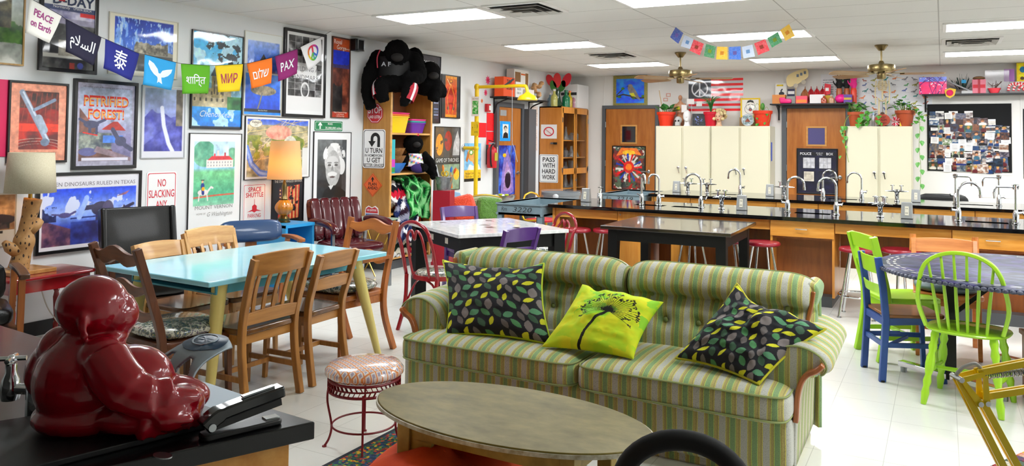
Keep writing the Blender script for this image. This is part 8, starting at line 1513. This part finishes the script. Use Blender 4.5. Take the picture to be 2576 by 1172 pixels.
M=MB(); O=[(.064*math.cos(a_),.04+.046*math.sin(a_)) for a_ in [2*PI*k/40 for k in range(40)]]
M.grid(lambda u,v: ontop(.064*v*math.cos(2*PI*u),.042+.046*v*math.sin(2*PI*u)),40,8,cu=True); M.build('thumb_pad',PB2,t,smooth=180); M=MB(); M.tube([ontop(.035*math.cos(a_),.042+.026*math.sin(a_)) for a_ in [2*PI*k/32 for k in range(32)]],.0025,6,closed=True); M.build('pad_ring',PG,t)
for k in (-1,0,1):
    MB().box((k*.085,-.052,.022),(.034,.03,.032)).build('punch_head',PG,t,bevel=.002); MB().tube([(k*.085,-.068,.006),(k*.085,-.068,.03)],.006,8).build('punch_pin',BLACK,t)
    for z in (.06,.075): MB().ell((k*.083+.004,-.052+(z-.06)*.3,z),(.004,.003,.004),8,6).build('rivet',CHROME,t)
t=thing('stapler','black desk stapler at the near end of the desk','stapler',(-1.3,1.215,.9145),R(70)); MB().prism(rr(.17,.042,.012,3),0,.012).build('stapler_base',BLACK,t,bevel=.003)
M=MB(); M.rect(spline([(-.08,0,.025),(-.05,0,.045),(0,0,.055),(.09,0,.068)],5),[.036]*16,[.03]*6+[.024]*10); M.build('stapler_arm',mat('gloss_black','0a0a0b',.18,coat=.4),t,bevel=.004); MB().rect([(-.07,0,.022),(.085,0,.045)],.02,.014).build('magazine',BLACK,t,smooth=0); MB().rect([(.0,0,.0705),(.07,0,.0795)],.012,.004).build('steel_insert',STEEL,t,smooth=0); MB().box((.065,0,.0135),(.03,.022,.004)).build('anvil',CHROME,t,smooth=0); MB().lathe([(.008,-.02),(.008,.02)],c=(-.068,0,.026),n=12,rot=Matrix.Rotation(PI/2,3,'X')).build('hinge_pin',STEEL,t)
t=thing('gas_tap','chrome gas tap with a small cross handle at the left edge of the desk','gas tap',(-1.8,1.04,.9145),R(20)); MB().lathe([(.022,0),(.022,.085),(.018,.09),(.001,.09)],c=(.045,0,0),n=24).build('tap_column',CHROME,t); MB().tube([(-.02,0,.055),(.03,0,.055)],.012,12).build('tap_arm',CHROME,t); MB().lathe([(.018,.03),(.022,.05),(.018,.075),(.012,.09),(.012,.11)],c=(-.02,0,0),n=16).build('valve_body',CHROME,t); M=MB(); cross(M,(-.02,0,.12),.03); M.build('cross_handle',CHROME,t)

# ================================================================ round table corner on the right
q=NT('blue_decoupage',.42); q.b.inputs['Specular IOR Level'].default_value=.2; tc=q.n('TexCoord'); mp=q.n('Mapping'); mp.inputs['Scale'].default_value=(10,60,10); mp.inputs['Rotation'].default_value=(0,0,.4); q.l(tc.outputs['Object'],mp.inputs[0]); n=q.n('TexNoise',i_Scale=1); n.inputs['Detail'].default_value=6; q.l(mp.outputs[0],n.inputs['Vector']); n2=q.n('TexNoise',i_Scale=7); q.l(tc.outputs['Object'],n2.inputs['Vector'])
r_=q.n('ValToRGB'); e=r_.color_ramp.elements; e[0].position=.44; e[0].color=(*lin('141728'),1); e[1].position=.62; e[1].color=(*lin('4c526a'),1); x=e.new(.52); x.color=(*lin('23284a'),1); q.l(n.outputs['Fac'],r_.inputs['Fac']); q.l(q.mix(q.math('MULTIPLY',q.math('GREATER_THAN',n2.outputs['Fac'],.56),.45),r_.outputs[0],'4a3a7a'),q.b.inputs['Base Color']); NAVYD=q.m
t=thing('round_table','round navy blue patterned table on black trestle columns with chrome feet','table',(.42,5.98,0)); RT=.82
MB().lathe([(.001,.72),(RT-.02,.72),(RT,.728),(RT,.745),(RT-.008,.75),(.001,.75)],n=72).build('tabletop',NAVYD,t,smooth=40); M=MB()
for rad in (RT-.06,RT-.1):
    for k in range(96):
        if k%2: continue
        a0,a1=2*PI*k/96,2*PI*(k+1.1)/96; M.add([(rad*math.cos(a0),rad*math.sin(a0),.7503),(rad*math.cos(a1),rad*math.sin(a1),.7503),((rad-.018)*math.cos(a1+.015),(rad-.018)*math.sin(a1+.015),.7503),((rad-.018)*math.cos(a0+.015),(rad-.018)*math.sin(a0+.015),.7503)],[(0,1,2,3)])
M.build('border_pattern',mat('silver_border','a9aaae',.25,coat=.5),t,smooth=0); M=MB()
for k in range(150): a0=2*PI*k/150; M.ell((RT*math.cos(a0),RT*math.sin(a0),.733),(.012,.02,.013),6,4,rotz(a0))
M.build('edge_braid',mat('dark_braid','22263c',.4,c2='5a5e70',sc=(40,40,40)),t,smooth=180)
for x,y,nm in ((-.38,-.12,0),(.22,.42,1)):
    MB().box((x,y,.38),(.06,.06,.68)).build('column',BLACK,t,smooth=0); MB().bar((x-.3,y+.2,.055),(x+.3,y-.2,.055),.06,.035).build('foot_bar',CHROME,t,bevel=.004); MB().bar((x,y,.7),(x,y,.715),.3,.3).build('mounting_plate',BLACK,t,smooth=0)
    MB().bar((x+.02,y,.46),(x+.26,y-.02,.69),.025,.025).build('brace',BLACK,t,smooth=0)
    for s in (-1,1): MB().lathe([(.02,0),(.02,.03),(.01,.04)],c=(x+s*.28,y-s*.185,0),n=12).build('foot_glide',STEEL,t)
LIME=mat('lime_green_paint','a4d82c',.3,coat=.2)
t=thing('windsor_chair','lime green hoop back Windsor chair with spindles in front of the round table','chair',(.13,5.52,0),R(168))
def wseat(u,v):
    a=2*PI*u; c,s=math.cos(a),math.sin(a); k=math.sin(PI*v)**.4
    return (.225*math.copysign(abs(c)**.75,c)*k,.205*math.copysign(abs(s)**.75,s)*k,.437-.021*math.cos(PI*v)-(.012*(1-abs(2*u%1*2-1)) if v>.6 else 0))
MB().grid(wseat,40,11,cu=True).build('seat',LIME,t,smooth=60)
hp=[(-.2,.13,.45),(-.235,.17,.6),(-.215,.2,.75)]+[(-.2*math.cos(q),.215,.78+.13*math.sin(q)) for q in [PI*k/10 for k in range(1,10)]]+[(.215,.2,.75),(.235,.17,.6),(.2,.13,.45)]
MB().rect(spline(hp,4),.022,.03,up=(0,1,0)).build('back_hoop',LIME,t,smooth=50,bevel=.005)
for k in range(6):
    u=(k-2.5)/3.1; x1=u*.21; z1=.78+.128*math.sqrt(max(0,1-(x1/.2)**2)) if abs(x1)<.198 else .76
    MB().tube([(u*.15,.15,.44),(u*.17,.17,.58),(x1,.212,z1)],[.008,.0105,.007],10).build('spindle',LIME,t)
def turned(p,q):
    p,q=Vector(p),Vector(q); rad=[.019,.024,.018,.025,.017,.025,.027,.024,.017,.024,.017,.023,.019,.015]; n=len(rad); return MB().tube([p+(q-p)*k/(n-1) for k in range(n)],rad,12)
for sx in (-1,1):
    turned((sx*.15,-.12,.43),(sx*.2,-.2,0)).build('leg',LIME,t); turned((sx*.15,.12,.43),(sx*.2,.21,0)).build('leg',LIME,t); MB().tube([(sx*.178,-.16,.18),(sx*.185,0,.18),(sx*.178,.165,.18)],[.01,.015,.01],10).build('stretcher',LIME,t)
MB().tube([(-.185,0,.18),(0,0,.18),(.185,0,.18)],[.01,.016,.01],10).build('stretcher',LIME,t)
NAVYM=mat('navy_enamel_steel','2b4a8c',.35,c2='34559c',sc=(9,9,9))
t=thing('school_chair','navy steel school chair with lime back slats and an oak seat at the round table','chair',(-.235,5.95,0),R(113)); 
for s in (-1,1):
    MB().rect([(s*.17,.2,0),(s*.17,.175,.4),(s*.165,.19,.6),(s*.16,.22,.8)],.03,.042,up=(0,1,0)).build('back_post',NAVYM,t,smooth=30,bevel=.004); MB().bar((s*.15,-.17,.41),(s*.16,-.19,0),.03,.03,.028,.028).build('leg',NAVYM,t,smooth=0,bevel=.003)
    MB().bar((s*.165,.18,.385),(s*.155,-.18,.4),.02,.045).build('side_rail',NAVYM,t,smooth=0); MB().bar((s*.165,.19,.235),(s*.155,-.18,.235),.018,.03).build('stretcher',NAVYM,t,smooth=0); MB().tube([(s*.17,.2,0),(s*.17,.2,.012)],.02,10).build('rubber_foot',BLACK,t); MB().bar((s*.165,.15,.24),(s*.06,.0,.27),.012,.02).build('corner_brace',NAVYM,t,smooth=0)
MB().bar((-.165,.185,.235),(.165,.185,.235),.018,.03).build('stretcher',NAVYM,t,smooth=0); MB().bar((-.165,.18,.385),(.165,.18,.385),.02,.045).build('rear_rail',NAVYM,t,smooth=0)
for z,h,y in ((.69,.11,.2),(.56,.06,.185)):
    M=MB(); sec=[]; N=12
    for i in range(N+1):
        u=i/N*2-1; yy=y+.03*(1-u*u); sec+=[(u*.165,yy-.006,z),(u*.165,yy+.006,z),(u*.165,yy+.012+h*.12,z+h),(u*.165,yy+h*.12,z+h)]
    M.add(sec,[(i*4+k,i*4+(k+1)%4,i*4+4+(k+1)%4,i*4+4+k) for i in range(N) for k in range(4)]+[(3,2,1,0),(N*4,N*4+1,N*4+2,N*4+3)]); M.build('back_slat',LIME,t,smooth=35)
MB().prism([(x,y) for x,y in rr(.37,.38,.05,4,0,-.01)],.415,.435).build('seat',wood('worn_oak_seat','7a4a22','a8703a','y',.3,14,.3),t,bevel=.004)
chair('painted_chair','lime green painted chair with a wide top rail behind the navy school chair',(-.27,6.48),R(118),w=.4,d=.4,H=.88,h=.45,style='rail',rails=2,m=LIME,mx=LIME,sm=LIME,leg=.042)
ORW=wood('orange_beech','b8692a','d98a45','x'); SLATE=mat('slate_vinyl','5f7076',.4)
t=chair('padded_chair','orange wood chair with a slate vinyl seat on the far side of the round table',(.02,6.78),R(3),w=.44,d=.44,H=.8,h=.46,style='rail',rails=2,m=ORW,mx=ORW,sm=ORW,cushion=SLATE,thin=True)
for s in (-1,1): MB().tube([(s*.215,.315,.7),(s*.215,.325,.83)],[.026,.022],12).build('post_cap',ORW,t)
MAG=mat('magenta_gloss','c81a6a',.25,coat=.4); bentwood('magenta hoop back chair at the far right of the round table, cut by the edge',(.78,6.72),R(-40),MAG,.9,SLATE)
t=thing('step_stool','small brown wooden stool under the round table at the right edge','stool',(.6,5.72,0),R(10)); MB().box((0,0,.4),(.34,.3,.03)).build('seat',wood('brown_stool','6e4424','8f5c34','x'),t,bevel=.004)
for s in (-1,1): MB().box((s*.14,0,.195),(.03,.28,.39)).build('leg',wood('brown_stool_leg','6e4424','8f5c34'),t,smooth=0)
# rag rug
t=thing('rag_rug','multicoloured woven rag rug at the bottom right corner','rug',(.62,4.3,.006),R(-28)); g=random.Random(6); pal=['7a2a3a','c8562a','d8b03a','3a4a6a','8a8a8a','2a2a30','a83a2a','c9c0a8','4a5a4a']
for k in range(14): MB().box((0,-.39+.06*k,.004),(.9,.056,.014)).build('rag_strip',mat('rag_'+pal[k%9],pal[k%9],.9,c2=pal[(k*4+3)%9],sc=(60,12,60),bump=1,bs=120),t,bevel=.004)
# yellow architect lamp
YL=mat('mustard_enamel','ffdc10',.3,coat=.3)
LA=(.02,1.62,1.125)
t=thing('architect_lamp','mustard yellow spring balanced architect lamp at the bottom right edge','lamp',LA,R(28)); 
V_=lambda x,z,y=0: Vector((x*.0007,y,-z*.0007))
M=MB(); P=[V_(0,0),V_(78,-22),V_(92,78),V_(88,92),V_(66,92),V_(-4,16)]; Q=[V_(34,20),V_(60,14),V_(66,62),V_(58,66)]
for y in (-.014,.014):
    M.prism([(p.x,p.z) for p in (V_(-4,2),V_(80,-20),V_(84,-4),V_(20,14),V_(76,80),V_(78,-4),V_(92,-6),V_(100,90),V_(84,100),V_(56,96))],y-.002,y+.002,'y')
M.build('elbow_plate',YL,t,smooth=0)
for y in (-.007,.007): MB().bar(V_(2,8,y),V_(150,300,y),.006,.016).build('lower_arm',YL,t,smooth=0); MB().bar(V_(86,92,y),V_(215,330,y),.006,.016).build('lower_arm',YL,t,smooth=0)
for y in (-.007,.007): MB().bar(V_(66,-14,y),V_(420,-88,y),.006,.015).build('upper_arm',YL,t,smooth=0); MB().bar(V_(90,66,y),V_(420,10,y),.006,.015).build('upper_arm',YL,t,smooth=0)
M=MB(); P=[]
for k in range(220): u=k/220; a=u*2*PI*34; p=V_(84+250*u,0-28*u); P.append(p+Vector((0,.007*math.cos(a),.007*math.sin(a))))
M.tube(P,.0016,5); M.build('spring',STEEL,t)
for x,z in ((0,6),(64,86),(88,84)): MB().lathe([(.0065,-.022),(.0065,.022)],c=V_(x,z),n=12,rot=Matrix.Rotation(PI/2,3,'X')).build('bolt',CHROME,t)
MB().tube(spline([V_(-4,-2),V_(20,-28),V_(60,-42),V_(84,-22),V_(92,0)],6),.0045,8).build('cable',mat('white_cable','c8c8c4',.5),t)
M=MB(); M.lathe([(.02,0),(.05,.05),(.085,.11),(.088,.115)],c=V_(440,60),n=28,rot=Matrix.Rotation(PI*.9,3,'X')); M.build('lamp_head',YL,t); MB().tube([V_(420,-88),V_(440,-10),V_(440,50)],.006,8).build('head_stem',YL,t)
zb=(.755-LA[2])/.74; t.scale=(.74,.74,.74); B=V_(190,320); MB().tube([B,Vector((B.x+.01,0,zb+.03))],.009,10).build('pivot_post',STEEL,t); MB().lathe([(.075,0),(.075,.02),(.02,.032)],c=(B.x+.01,0,zb),n=28).build('weighted_base',YL,t)
t=thing('work_table','small dark work table carrying the mustard architect lamp, just below the frame','table',(.2,1.6,0),R(28)); MB().box((0,0,.74),(.42,.36,.03)).build('tabletop',BLACKP,t,bevel=.004)
for sx in (-1,1):
    for sy in (-1,1): MB().bar((sx*.18,sy*.15,.73),(sx*.18,sy*.15,0),.04,.04).build('leg',BLACKP,t,smooth=0)
